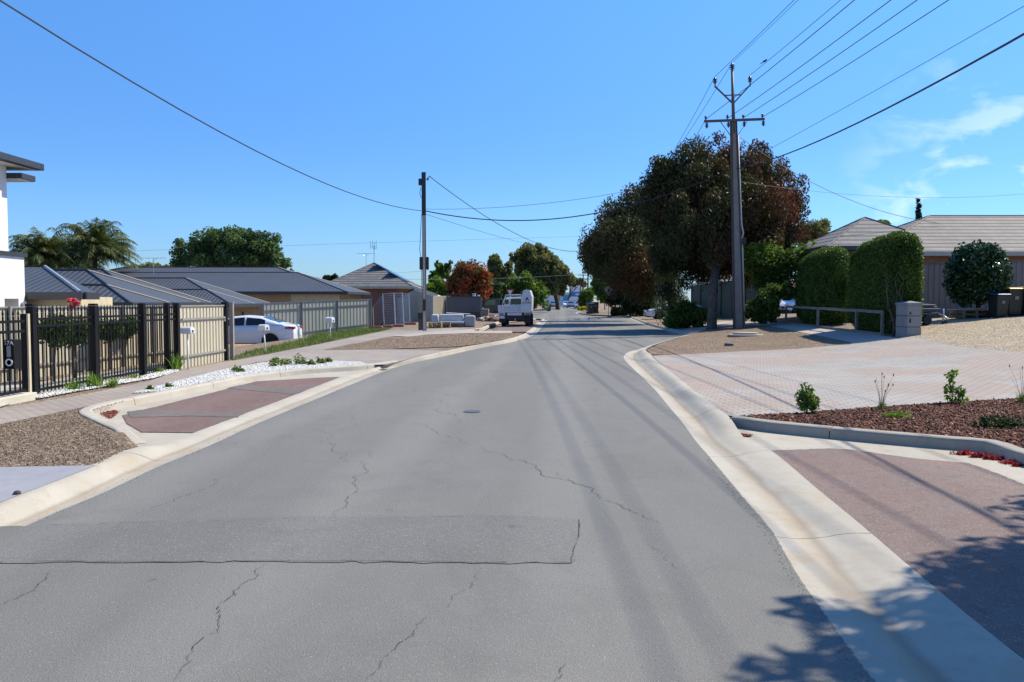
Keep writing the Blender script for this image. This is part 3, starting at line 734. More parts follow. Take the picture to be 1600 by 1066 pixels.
mul_c = m_tint('mulch_chip', [(0, (.025, .010, .006)), (.4, (.085, .026, .014)), (.75, (.165, .052, .028)), (.94, (.27, .11, .065)), (1, (.42, .27, .18))])
chips('mulch', BED, 38000, .018, mul_c, 3, Z + .016, flat=.35, asp=2.0, tilt=.45)
pb = m_tint('pebble', [(0, (.40, .38, .35)), (.3, (.62, .61, .58)), (1, (.78, .77, .74))])
chips('pebbles', [(206, 615), (262, 600), (337, 581), (405, 568), (450, 563), (500, 564), (562, 566), (574, 570), *offset_px(KL, .19, 1, 0)[8:4:-1]], 30000, .017, pb, 5, Z + .01, flat=.6, asp=1.2)
chips('pebbles', [(50, 621), (112, 607), (170, 597), (225, 588), (262, 578.5), (280, 577), (277, 581), (240, 591), (112, 613), (60, 623)], 6500, .02, pb, 6, Z + .01, flat=.6, asp=1.2)
deb = m_tint('debris', [(0, (.05, .035, .025)), (.35, (.14, .10, .07)), (.75, (.25, .185, .13)), (.93, (.38, .31, .24)), (1, (.6, .54, .46))])
chips('leaf_litter', [(-100, 730), (0, 729), (150, 727), (200, 700), (140, 655), (144, 643), (187, 629), (240, 614), (127, 638), (0, 664), (-100, 690)], 6500, .007, deb, 8, Z + .004, flat=.3)
chips('leaf_litter', [(1020, 553), (1014, 546), (1060, 527), (1110, 514), (1205, 512), (1300, 532), (1320, 538), (1160, 547)], 5000, .009, deb, 9, Z + .012, flat=.3)
chips('leaf_litter', [(510, 546), (598, 530), (740, 521.5), (815, 520.5), (760, 535), (713, 541), (600, 545)], 4000, .012, deb, 10, Z + .014, flat=.3)
chips('gravel', [(1437, 528), (1487, 540), (1600, 550), (1750, 556), (1800, 510), (1600, 489), (1500, 495), (1440, 501), (1410, 520)], 8000, .009, m_tint('gravel_stone', [(0, (.2, .16, .11)), (.5, (.4, .33, .24)), (1, (.6, .53, .42))]), 12, Z + .01, flat=.5, asp=1.3)
red_l = m_tint('red_debris', [(0, (.10, .02, .015)), (.6, (.25, .05, .035)), (1, (.38, .12, .08))])
for i, q in enumerate([[(378, 591), (430, 583.5), (520, 578), (560, 575.5), (562, 577), (500, 581), (400, 592)], [(155, 646), (180, 641), (186, 644), (172, 656)], [(765, 516), (778, 510.5), (784, 511), (774, 518)], [(1150, 678), (1175, 680), (1172, 683), (1155, 682)]]):
    chips('leaf_litter', q, 900 if i == 0 else 260, .012, red_l, 20 + i, .014, flat=.3)
# loose grit along the seams
grit = m_tint('grit', [(0, (.05, .05, .05)), (.5, (.2, .19, .18)), (1, (.45, .43, .4))])
chips('grit', [(1110, 717), (1165, 783), (1205, 830), (1240, 892), (1300, 979), (1364, 1066), (1340, 1066), (1285, 979), (1225, 892), (1190, 830), (1150, 783), (1100, 717)], 700, .003, grit, 31, .001, flat=.6, asp=1.2)
chips('grit', [(0, 846), (169, 770), (322, 702), (506, 621), (600, 581), (590, 581), (490, 621), (300, 702), (140, 772), (0, 835)], 900, .0035, grit, 32, .001, flat=.6, asp=1.2)

def blades(name, pts, h, w, mat, seed, per=1, lean=.35, kind='stuff', parent=None, spread=.0):
    """tapered bent grass blades, each a pair of faces"""
    r = np.random.default_rng(seed); c = np.repeat(np.array(pts, float), per, 0); n = len(c)
    if spread: c[:, :2] += r.normal(0, spread, (n, 2))
    hh = h * r.uniform(.45, 1.3, n); a = r.uniform(0, 2 * PI, n); ln = np.abs(r.normal(0, lean, n))
    dx, dy = np.cos(a), np.sin(a); px_, py_ = -dy, dx; ww = w * r.uniform(.6, 1.3, n) / 2
    def P(t, k): # height t, half width k
        return np.stack([c[:, 0] + dx * ln * hh * t**1.6 + px_ * ww * k, c[:, 1] + dy * ln * hh * t**1.6 + py_ * ww * k, c[:, 2] + hh * t * np.sqrt(np.maximum(.1, 1 - (ln * t * .6)**2))], 1)
    V = np.stack([P(0, 1), P(0, -1), P(.55, -.8), P(.55, .8), P(1, -.12), P(1, .12)], 1).reshape(-1, 3)
    f = np.array([(0, 1, 2, 3), (3, 2, 4, 5)]); Fq = (f[None] + (np.arange(n) * 6)[:, None, None]).reshape(-1, 4)
    o = mesh_np(name, V, Fq, mat, np.repeat(r.random(n), 2), parent=parent)
    if kind: o['kind'] = kind
    return o
lf_grass = m_leaf('leaf_grass', [(0, (.06, .085, .02)), (.5, (.11, .16, .035)), (.8, (.17, .22, .05)), (1, (.38, .34, .16))], .3)
gp = scatter_pts([(366, 562), (409, 555), (487, 540), (545, 528), (600, 517), (612, 513), (585, 514.5), (520, 520), (480, 529), (430, 541), (385, 551), (360, 560)], 5200, 41, Z)
blades('grass', gp, .09, .018, lf_grass, 42, per=3, lean=.5, spread=.05)
gp = scatter_pts([(1060, 505), (1130, 500), (1125, 478), (1085, 478)], 1500, 43, Z)
blades('grass', gp, .14, .03, lf_grass, 44, per=3, lean=.5, spread=.05)
# ------------------------------------------------------------ trees and plants
def crown_np(blobs, n, leaf, asp=2.2, clusters=60, sigma=.22, seed=1, droop=.0, shell=.62, tintmap=None, spread=(1, 1, 1), patch=0.0, xbias=0.0):
    r = np.random.default_rng(seed)
    vol = np.array([b[1][0] * b[1][1] * b[1][2] for b in blobs]) ** (2 / 3); vol /= vol.sum()
    cc, cs, ctint, cb = [], [], [], []
    for bi, (c, rad) in enumerate([(b[0], b[1]) for b in blobs]):
        k = max(3, int(round(clusters * vol[bi])))
        d = r.normal(0, 1, (k, 3)); d /= np.linalg.norm(d, axis=1)[:, None]
        rr = shell + (1 - shell) * r.random(k) ** .7; rr[r.random(k) < .22] *= .55
        cc.append(np.array(c)[None] + d * rr[:, None] * np.array(rad)[None]); cs.append(np.full(k, sigma * (np.prod(rad) ** (1 / 3))) * r.uniform(.6, 1.3, k))
        ctint.append(r.random(k)); cb.append(np.full(k, bi))
    cc = np.concatenate(cc); cs = np.concatenate(cs); ct = np.concatenate(ctint)
    idx = r.choice(len(cc), n, p=cs ** 2 / (cs ** 2).sum())
    g_ = r.normal(0, 1, (n, 3)); L = np.linalg.norm(g_, axis=1)[:, None]; g_ = g_ / L * np.minimum(L, 1.85)
    p = cc[idx] + g_ * cs[idx][:, None] * np.array(spread)[None]
    if droop: p[:, 2] -= np.abs(r.normal(0, droop, n)) * cs[idx]
    tint = np.clip(ct[idx] * .62 + r.random(n) * .38, 0, 1)
    if patch:
        a_ = p / (np.mean([b_[1][0] for b_ in blobs])); f = .5 + .25 * (np.sin(1.9 * a_[:, 0] + seed) * np.cos(1.6 * a_[:, 2] + 2 * seed) + np.sin(2.9 * a_[:, 1] + 1.3 * a_[:, 0] + .7 * seed) * np.cos(2.6 * a_[:, 2]))
        f = f - .10 + xbias * a_[:, 0]; tint = np.clip(patch * f + (1 - patch) * (ct[idx] * .4 + r.random(n) * .6), 0, 1)
    s = leaf * r.uniform(.6, 1.35, n)
    u = r.normal(0, 1, (n, 3)); u[:, 2] -= droop * 2.2; u /= np.linalg.norm(u, axis=1)[:, None]
    w = r.normal(0, 1, (n, 3)); w = np.cross(u, w); w /= np.linalg.norm(w, axis=1)[:, None]
    su = u * (s * asp / 2)[:, None]; sw = w * (s / 2)[:, None]
    V = np.stack([p - su, p + sw * .9 - su * .1, p + su, p - sw * .9 - su * .1], 1).reshape(-1, 3)
    Fq = np.arange(n * 4).reshape(-1, 4)
    return V, Fq, tint
def limb_path(a, b, seed, wob=.08, n=6, sag=.15):
    r = random.Random(seed); a = Vector(a); b = Vector(b); L = (b - a).length; out_ = []
    for i in range(n + 1):
        t = i / n; p = a.lerp(b, t); p.z += math.sin(PI * t) * L * sag * .4
        if 0 < i < n: p += Vector((r.uniform(-1, 1), r.uniform(-1, 1), r.uniform(-.5, .5))) * L * wob
        out_.append(p)
    return out_
def bark(name, c, c2):
    if name in MATS: return MATS[name]
    k = NT(name); p = k.mapping(k.n("TexCoord").outputs['Object'], (6, 6, 1.3))
    f = k.rng(k.noise(p, 2.2, 7, .7, .5), .38, .62); k.col(k.mix(f, c, c2)); k.bump(k.noise(p, 5, 7, .75), .9, .04)
    MATS[name] = k.fin(.95, spec=.1); return MATS[name]
BK = bark('bark_grey', (.17, .135, .105), (.075, .055, .042)); BKd = bark('bark_dark', (.085, .06, .045), (.035, .025, .02)); BKp = bark('bark_pale', (.34, .29, .24), (.17, .13, .10))
def tree(name, label, base, blobs, n, leaf, mat, cat='tree', trunk_r=.2, fork=.35, bark_m=None, limbs=7, seed=1, group=None, crown_name='crown', trunk=True, twigs=2, **kw):
    base = Vector(base); t = thing(name, label, cat, base, group=group)
    bl = [(tuple(Vector(c) - base), r) for c, r in blobs]
    V, Fq, tint = crown_np(bl, n, leaf, seed=seed, **kw)
    mesh_np(crown_name, V, Fq, mat, tint, parent=t)
    if trunk:
        mb = MB(); cen = sum((Vector(c) for c, _ in bl), Vector()) / len(bl); top = max(c[2] for c, _ in bl)
        r = random.Random(seed); fz = max(.3, fork * top); fp = Vector((cen.x * .25, cen.y * .25, fz))
        pts = [Vector((0, 0, -.15)), Vector((0, 0, .1)), Vector((fp.x * .35 + r.uniform(-.05, .05), fp.y * .35, fz * .5)), fp]
        mb.tube(pts, [trunk_r * 1.35, trunk_r * 1.08, trunk_r * .92, trunk_r * .85], 12)
        order = sorted(range(len(bl)), key=lambda i: -bl[i][1][0])[:limbs]
        for k, i in enumerate(order):
            c, rad = bl[i]; e = Vector(c) + Vector((0, 0, rad[2] * .35)); P = limb_path(fp - Vector((0, 0, .15)), e, seed * 31 + k, n=6)
            rr = trunk_r * (.62 if k < 3 else .42)
            mb.tube(P, [rr * (1 - .82 * j / 6) for j in range(7)], 8)
            for q in range(twigs):
                j = 2 + (q % 4); d = Vector((r.uniform(-1, 1), r.uniform(-1, 1), r.uniform(-.3, .8))).normalized() * rad[0] * r.uniform(.6, .95)
                mb.tube(limb_path(P[j], Vector(c) + d, seed * 77 + k * 9 + q, n=4), [rr * .38, rr * .3, rr * .2, rr * .12, rr * .05], 5)
        mb.build('trunk', bark_m or BK, t, smooth_=True)
    return t
def PB(spec, D, fy=1.0, dy=None):
    """blobs given as (px, py, radius px[, radius y px], depth offset)"""
    out_ = []
    for s_ in spec:
        px, py, rx = s_[0], s_[1], s_[2]; ry = s_[3] if len(s_) > 3 and s_[3] else rx; dd = s_[4] if len(s_) > 4 else 0
        m_ = (D + dd) / F; out_.append((A(px, py, D + dd), (rx * m_, rx * m_ * fy, ry * m_)))
    return out_

L_bottle = m_leaf('leaf_bottlebrush', [(0, (.030, .036, .014)), (.32, (.050, .054, .020)), (.50, (.070, .060, .024)), (.64, (.085, .045, .024)), (.82, (.13, .048, .028)), (1, (.22, .075, .042))], .2)
L_dark = m_leaf('leaf_dark', [(0, (.012, .022, .008)), (.6, (.03, .055, .016)), (1, (.06, .10, .028))], .2)
L_mid = m_leaf('leaf_mid', [(0, (.035, .065, .014)), (.5, (.085, .14, .028)), (.85, (.15, .22, .045)), (1, (.24, .30, .08))], .4)
L_plane = m_leaf('leaf_big_tree', [(0, (.04, .075, .03)), (.5, (.08, .13, .05)), (1, (.15, .21, .08))], .3)
L_bright = m_leaf('leaf_bright', [(0, (.06, .11, .02)), (.5, (.12, .20, .03)), (1, (.24, .32, .06))], .4)
L_gum = m_leaf('leaf_gum', [(0, (.065, .075, .035)), (.45, (.14, .15, .065)), (.8, (.22, .21, .09)), (1, (.32, .24, .12))], .35)
L_hedge = m_leaf('leaf_hedge', [(0, (.024, .046, .009)), (.5, (.068, .115, .020)), (.85, (.13, .20, .038)), (1, (.22, .28, .07))], .24, rough=.5)
L_ball = m_leaf('leaf_glossy', [(0, (.010, .030, .010)), (.6, (.022, .062, .018)), (1, (.05, .11, .035))], .12, rough=.28, spec=.6)
L_red = m_leaf('leaf_red', [(0, (.035, .05, .015)), (.35, (.09, .09, .03)), (.55, (.28, .07, .03)), (.85, (.46, .10, .045)), (1, (.58, .20, .10))], .25)
L_palm = m_leaf('leaf_palm', [(0, (.04, .055, .02)), (.5, (.09, .115, .04)), (.85, (.17, .19, .07)), (1, (.30, .27, .13))], .25)
L_rose = m_leaf('leaf_rose', [(0, (.02, .045, .012)), (.6, (.05, .09, .02)), (1, (.13, .17, .03))], .3)
L_weep = m_leaf('leaf_weeping', [(0, (.08, .10, .03)), (.5, (.17, .17, .055)), (.8, (.30, .27, .10)), (1, (.45, .38, .2))], .3)

# the big bottlebrush street trees on the right
T1 = [(1100, 290, 78, 62), (1060, 262, 46, 34, -1), (1110, 250, 52, 36), (1165, 262, 52, 40), (1195, 300, 55, 50, 1), (1228, 312, 36, 44), (1240, 285, 22, 22, -1), (1062, 330, 66, 60), (1040, 300, 34, 50, -1), (1140, 340, 80, 62),
      (1200, 365, 52, 45), (1236, 350, 28, 30), (1085, 395, 62, 48), (1150, 395, 52, 40, 1), (1205, 405, 34, 32), (1130, 310, 60, 60, 2.5), (1090, 350, 60, 55, -2.5), (1170, 330, 60, 55, -2), (1042, 420, 30, 34), (1082, 432, 26, 24), (1060, 400, 40, 36)]
b1 = G(1112, 515, Z)
big = tree('bottlebrush_tree', 'tall dark bottlebrush tree with reddish flower tips right behind the big power pole', b1, PB(T1, b1.y + 4.0, fy=.8), 172000, .075, L_bottle, trunk_r=.24, fork=.34, bark_m=BK, limbs=9, seed=3, asp=2.6, clusters=310, sigma=.205, droop=.6, shell=.62, twigs=4, patch=.72, xbias=.12, group='bottlebrush street trees')
T2 = [(985, 335, 46, 36), (1010, 310, 34, 24), (965, 365, 46, 36), (1015, 370, 52, 48), (940, 385, 34, 30), (990, 410, 52, 46), (1030, 420, 40, 40), (955, 405, 28, 26), (1010, 340, 44, 40, 3), (975, 380, 44, 44, -3)]
b2 = G(1054, 503, Z)
tree('bottlebrush_tree', 'dark brownish bottlebrush tree behind the weeping tree, second along the right kerb', b2, PB(T2, b2.y), 70000, .09, L_bottle, patch=.72, trunk_r=.26, fork=.3, bark_m=BKd, limbs=7, seed=5, asp=2.5, clusters=300, sigma=.24, droop=.5, shell=.5, group='bottlebrush street trees')
T3 = [(930, 388, 22, 22), (922, 408, 16, 18), (945, 398, 26, 28), (965, 412, 28, 24)  , (985, 415, 28, 24), (1000, 430, 22, 18)]
b3 = G(975, 492, Z)
tree('bottlebrush_tree', 'farthest dark bottlebrush tree on the right, its fringe hanging over the give way sign', b3, PB(T3, 66), 36000, .11, L_bottle, patch=.7, trunk_r=.25, fork=.3, bark_m=BKd, limbs=5, seed=6, asp=2.5, clusters=170, sigma=.25, droop=.6, shell=.5, group='bottlebrush street trees')
# the tree just outside the frame whose shade falls over the gutter
tree('bottlebrush_tree', 'bottlebrush tree on the near right verge whose shade falls over the gutter', (7.9, 5.8, H(7.9, 5.8) + Z), [((5.6, 5.8, 4.7), (1.1, .9, .55)), ((5.0, 4.4, 4.3), (.8, .7, .4)), ((7.3, 6.4, 5.2), (1.6, 1.2, 1.0)), ((8.3, 5.5, 4.9), (1.6, 1.4, 1.1)), ((4.85, 5.1, 4.5), (.75, .7, .35)), ((6.9, 4.8, 4.6), (1.4, 1.2, .8)), ((8.2, 7.3, 4.6), (1.3, 1.0, .8)), ((5.7, 6.4, 4.3), (.5, .45, .3)), ((5.9, 4.1, 4.4), (.9, .8, .45)), ((8.2, 3.4, 6.2), (1.6, 1.4, 1.0)), ((8.8, 1.2, 6.0), (1.7, 1.5, 1.1)), ((7.2, -.8, 6.0), (1.7, 1.5, 1.0))],  # rearmost crown blobs added out of view to block sky light on the bay
     46000, .075, L_bottle, trunk_r=.2, limbs=9, seed=8, asp=2.4, clusters=360, sigma=.19, shell=.5, group='bottlebrush street trees')

# weeping shrub-tree, leafy shrub, dark conifers and low hedges on the right
bw = G(1050, 512, Z)
tree('weeping_tree', 'slim weeping tree with pale yellowish hanging leaves beside the leafy shrub', bw, PB([(1040, 420, 16, 26), (1052, 445, 20, 28), (1038, 465, 16, 26), (1062, 470, 14, 22), (1030, 490, 8, 14), (1055, 490, 14, 14)], bw.y - .3), 4200, .05, L_weep, trunk_r=.14, bark_m=BKd, limbs=6, seed=9, asp=3.6, clusters=130, sigma=.22, droop=1.5, shell=.4)
bs = G(1075, 512, Z)
tree('leafy_shrub', 'low spreading shrub with glossy green leaves at the kerb below the weeping tree', bs, PB([(1060, 497, 20, 14), (1082, 493, 18, 17), (1098, 498, 14, 13), (1072, 484, 14, 10), (1050, 503, 12, 8)], bs.y, fy=.8), 9000, .11, L_mid, cat='shrub', trunk_r=.05, limbs=5, seed=10, asp=1.5, clusters=120, sigma=.25, shell=.7)
bc = G(1003, 494, Z)
tree('conifer', 'dense blackish green conifer behind the clipped low hedge', bc, PB([(1003, 478, 24, 18), (1004, 455, 21, 22), (1008, 430, 16, 20), (985, 470, 14, 16)], bc.y + .5, fy=.8), 16000, .10, L_dark, trunk_r=.2, limbs=4, seed=11, asp=2.6, clusters=150, sigma=.28, shell=.7)
def hedge(name, label, x0, x1, y0, y1, z0, z1, mat, n, leaf, seed, cat='hedge', slope=(1, 1), bulge=.06, asp=1.7, group=None, core=True, stems=0):
    """clipped hedge: leaves over a boxy body with a loose dark inside"""
    t = thing(name, label, cat, ((x0 + x1) / 2, (y0 + y1) / 2, z0), group=group); hx, hy, hz = (x1 - x0) / 2, (y1 - y0) / 2, (z1 - z0) / 2
    r = np.random.default_rng(seed)
    d = r.normal(0, 1, (n, 3)); d /= np.linalg.norm(d, axis=1)[:, None]
    pw = 4.4; k = (np.abs(d) ** pw).sum(1) ** (-1 / pw)                       # superellipsoid shell
    q = d * k[:, None]
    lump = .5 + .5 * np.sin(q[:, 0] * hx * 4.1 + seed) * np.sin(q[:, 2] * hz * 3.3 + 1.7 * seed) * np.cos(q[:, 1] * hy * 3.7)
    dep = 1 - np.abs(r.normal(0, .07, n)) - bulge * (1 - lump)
    q = q * dep[:, None] * np.array([hx, hy, hz]); q[:, 2] += hz
    q[:, 2] *= slope[0] + (slope[1] - slope[0]) * (q[:, 0] / hx * .5 + .5) - .05 * (q[:, 1] / hy) ** 2
    q[:, :2] *= (1 + .05 * np.cos(q[:, 2:3] / hz * 2.2) + .03 * np.sin(q[:, 2:3] * 1.9 + q[:, 0:1]))
    q += r.normal(0, leaf * .5, (n, 3))
    s = leaf * r.uniform(.6, 1.3, n); u = r.normal(0, 1, (n, 3)) + d * .3; u /= np.linalg.norm(u, axis=1)[:, None]
    w = np.cross(u, r.normal(0, 1, (n, 3))); w /= np.linalg.norm(w, axis=1)[:, None]
    su = u * (s * asp / 2)[:, None]; sw = w * (s / 2)[:, None]
    V = np.stack([q - su, q + sw - su * .1, q + su, q - sw - su * .1], 1).reshape(-1, 3)
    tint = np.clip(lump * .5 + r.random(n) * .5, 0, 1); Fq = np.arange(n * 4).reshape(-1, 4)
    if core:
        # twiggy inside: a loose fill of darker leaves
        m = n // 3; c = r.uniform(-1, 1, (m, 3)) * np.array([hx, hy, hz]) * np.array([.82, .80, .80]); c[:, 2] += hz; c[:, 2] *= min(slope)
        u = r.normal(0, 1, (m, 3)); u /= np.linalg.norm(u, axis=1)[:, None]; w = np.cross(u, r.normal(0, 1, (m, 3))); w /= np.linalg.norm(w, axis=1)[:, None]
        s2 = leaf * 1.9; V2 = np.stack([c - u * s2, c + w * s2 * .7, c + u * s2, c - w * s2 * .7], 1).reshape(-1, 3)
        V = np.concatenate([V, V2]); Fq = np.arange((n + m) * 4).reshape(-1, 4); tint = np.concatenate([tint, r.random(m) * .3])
    mesh_np('foliage', V, Fq, mat, tint, parent=t)
    mb = MB(); rr = random.Random(seed)
    for i in range(stems):
        xx = rr.uniform(-hx * .8, hx * .8); yy = rr.uniform(-hy * .6, hy * .6)
        MB().tube(limb_path((xx, yy, -.05), (xx + rr.uniform(-.3, .3), yy, hz * 1.4), seed + i, n=4), [.05, .045, .035, .025, .01], 6).build('stem', BK, t, smooth_=True)
    return t
p = G(985, 493, Z); m_ = p.y / F
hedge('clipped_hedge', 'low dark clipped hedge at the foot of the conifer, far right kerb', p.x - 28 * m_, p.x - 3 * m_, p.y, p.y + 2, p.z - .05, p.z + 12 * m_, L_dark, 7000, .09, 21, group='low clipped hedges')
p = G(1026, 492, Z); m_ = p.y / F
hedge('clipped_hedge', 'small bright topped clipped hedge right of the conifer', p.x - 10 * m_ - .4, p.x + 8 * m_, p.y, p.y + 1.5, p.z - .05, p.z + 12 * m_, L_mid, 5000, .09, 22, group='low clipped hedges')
pts = PB([(968, 465, 16, 12), (955, 470, 9, 10), (975, 455, 12, 12)], 80)
tree('round_shrub', 'dark red brown rounded shrub beyond the give way sign', G(968, 486, Z), pts, 5000, .13, m_leaf('leaf_purple', [(0, (.02, .015, .012)), (.6, (.05, .03, .025)), (1, (.09, .06, .04))]), cat='shrub', trunk_r=.08, limbs=3, seed=23, asp=1.8, clusters=60, sigma=.3)
p = G(945, 484, Z)
tree('street_tree', 'young dark green street tree left of the give way sign post', p, PB([(940, 455, 8, 13), (936, 442, 10, 13), (942, 466, 7, 8)], 96), 6000, .17, L_mid, trunk_r=.08, bark_m=BKd, limbs=3, seed=24, asp=1.7, clusters=70, sigma=.28, fork=.5)
p = G(962, 480, Z)
tree('street_tree', 'bright green young tree behind the give way sign', p, PB([(958, 445, 9, 12), (955, 460, 10, 12), (964, 456, 7, 14)], 108), 6000, .17, L_bright, trunk_r=.08, limbs=3, seed=25, asp=1.7, clusters=70, sigma=.28)
p = G(918, 482, Z)
tree('round_shrub', 'yellow green rounded shrub behind the far wheelie bins', p, PB([(917, 466, 9, 12), (921, 459, 7, 9), (912, 470, 7, 9)], 125), 5000, .2, L_mid, cat='shrub', trunk_r=.08, limbs=3, seed=26, asp=1.6, clusters=60, sigma=.3)
p = G(912, 484.5, Z)
tree('flower_patch', 'patch of yellow flowers in front of the far yellow green shrub', p, PB([(909, 482, 6, 2.2), (914, 482, 5, 2)], 112), 1400, .12, m_leaf('leaf_yellow', [(0, (.1, .14, .02)), (.5, (.4, .33, .03)), (1, (.6, .45, .04))]), cat='flowers', trunk=False, seed=27, asp=1.2, clusters=24, sigma=.3, crown_name='flowers')

# right: small garden trees behind the pole and the clipped hedges
p = G(1195, 503, Z)
tree('garden_tree', 'airy light green garden tree between the power pole and the clipped hedges', p, PB([(1188, 400, 26, 22), (1215, 415, 24, 22), (1195, 432, 22, 20), (1222, 440, 16, 18), (1180, 425, 14, 18), (1240, 405, 20, 18), (1255, 392, 16, 12), (1270, 384, 12, 7), (1238, 430, 14, 16)], 41), 7500, .10, L_mid, trunk_r=.10, bark_m=BKd, fork=.4, limbs=8, seed=31, asp=1.9, clusters=110, sigma=.27, shell=.55)
tree('leafy_shrub', 'tangled green shrub by the brown fence, beside the white car', G(1212, 505, Z), PB([(1185, 485, 14, 16), (1198, 470, 14, 14), (1208, 487, 8, 14), (1172, 492, 9, 9), (1222, 458, 12, 12), (1206, 455, 10, 10), (1236, 455, 10, 12)], 39), 7000, .09, L_hedge, cat='shrub', trunk_r=.05, limbs=5, seed=32, asp=1.8, clusters=90, sigma=.28)
HG = 'tall clipped hedges behind the rail fence'
pa = G(1232, 505, Z); pb_ = G(1400, 527, Z)
hdir = (pb_ - pa); hdir.z = 0; hL = hdir.length; hdir.normalize(); hback = Vector((-hdir.y, hdir.x, 0)); hback = hback if hback.x > 0 else -hback; hrz = math.atan2(hdir.y, hdir.x)
def row_hedge(label, u0, u1, thick, topf, n, leaf, seed, stems, set_=.16, mat=None, **k_):
    c = pa + hdir * (hL * (u0 + u1) / 2) + hback * (set_ + thick / 2); hw_ = hL * (u1 - u0) / 2; zb = H(c.x, c.y) + .03
    t = hedge('clipped_hedge', label, -hw_, hw_, -thick / 2, thick / 2, 0, topf, mat or L_hedge, n, leaf, seed, group=HG, stems=stems, **k_)
    t.location = (c.x, c.y, zb); t.rotation_euler.z = hrz; return t
_m = pa + hdir * hL * .25; zt_a = A(1268, 384, _m.y).z - H(_m.x + .8, _m.y); _m = pa + hdir * hL * .85; zt_b = A(1395, 360, _m.y).z - H(_m.x + .6, _m.y)
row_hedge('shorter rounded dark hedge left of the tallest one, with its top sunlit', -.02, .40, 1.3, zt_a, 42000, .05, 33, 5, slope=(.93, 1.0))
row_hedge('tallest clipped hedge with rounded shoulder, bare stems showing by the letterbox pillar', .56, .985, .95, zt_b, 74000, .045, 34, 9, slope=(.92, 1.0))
mb = MB()
o = thing('bare_bush', 'bare twiggy stems climbing the front of the tallest hedge', 'bush', G(1400, 526, Z))
rr = random.Random(4)
for i in range(9):
    e = A(1396 + rr.uniform(-20, 18), rr.uniform(410, 455), o.location.y + .15) - o.location
    MB().tube(limb_path((rr.uniform(-.12, .12), .1, 0), e, 50 + i, n=5, wob=.06, sag=0), [.022, .019, .015, .011, .008, .004], 6).build('stem', BKd if i % 2 else BK, o, smooth_=True)
# ball tree
bb = G(1528, 497, Z)
tree('ball_tree', 'glossy dark green ball shaped tree with a short trunk on the gravel', bb, PB([(1528, 425, 38, 38), (1516, 445, 30, 28), (1542, 442, 28, 26), (1528, 404, 30, 20)], bb.y, fy=1), 34000, .085, L_ball, trunk_r=.09, bark_m=BKd, fork=.3, limbs=5, seed=35, asp=1.5, clusters=420, sigma=.16, shell=.85)
# cypress and trees behind the right-hand houses
p = A(1434, 372, 75)
tree('cypress', 'thin pencil cypress rising behind the ridge of the right house', (p.x, p.y, H(p.x, p.y)), [((p.x, p.y, 3 + k * .9), (.32 * (1 - .07 * k), .32 * (1 - .07 * k), .75)) for k in range(9)], 14000, .12, L_dark, trunk_r=.08, limbs=3, seed=36, asp=2.2, clusters=500, sigma=.3, shell=.5)
o.name = 'bare_bush'
p = A(1268, 352, 85)
tree('gum_tree', 'grey green tree top seen left of the grey hip roof', (p.x, p.y, H(p.x, p.y)), PB([(1268, 362, 20, 13), (1285, 356, 12, 10), (1255, 372, 12, 12)], 85), 7000, .15, L_gum, trunk_r=.2, limbs=3, seed=37, asp=2.2, clusters=80, sigma=.26)
p = A(1380, 348, 90)
tree('gum_tree', 'small green tree top peeping over between the two right roofs', (p.x, p.y, H(p.x, p.y)), PB([(1379, 350, 9, 5), (1374, 353, 8, 5)], 90), 2200, .15, L_mid, trunk_r=.15, limbs=2, seed=38, asp=2.2, clusters=30, sigma=.3)

# left: big green tree, palms, small tree, red bush and the gums along the street
p = A(360, 440, 92)
tree('plane_tree', 'large rounded dark green tree behind the dark metal roofs', (p.x, p.y, H(p.x, p.y)), PB([(300, 395, 26, 22), (290, 412, 20, 14), (330, 388, 34, 24), (365, 385, 34, 22), (395, 390, 30, 24), (415, 385, 24, 18), (430, 405, 22, 18), (350, 410, 40, 20), (390, 412, 30, 16), (443, 412, 12, 10), (455, 418, 9, 6), (282, 415, 12, 9)], 92), 46000, .20, L_plane, trunk_r=.4, limbs=8, seed=41, asp=1.6, clusters=260, sigma=.20, shell=.7)
p = A(230, 425, 110)
tree('gum_tree', 'low olive tree tops behind the dark roofs right of the palms', (p.x, p.y, H(p.x, p.y)), PB([(215, 422, 14, 6), (240, 422, 16, 6), (265, 423, 12, 5)], 110), 5000, .25, L_gum, trunk_r=.2, limbs=3, seed=42, asp=1.8, clusters=60, sigma=.3)
p = A(520, 437, 100)
tree('gum_tree', 'small dark tree tip beyond the long metal roof', (p.x, p.y, H(p.x, p.y)), PB([(514, 436, 7, 5), (524, 433, 4, 6)], 100), 1600, .2, L_dark, trunk_r=.15, limbs=2, seed=43, asp=1.8, clusters=24, sigma=.3)
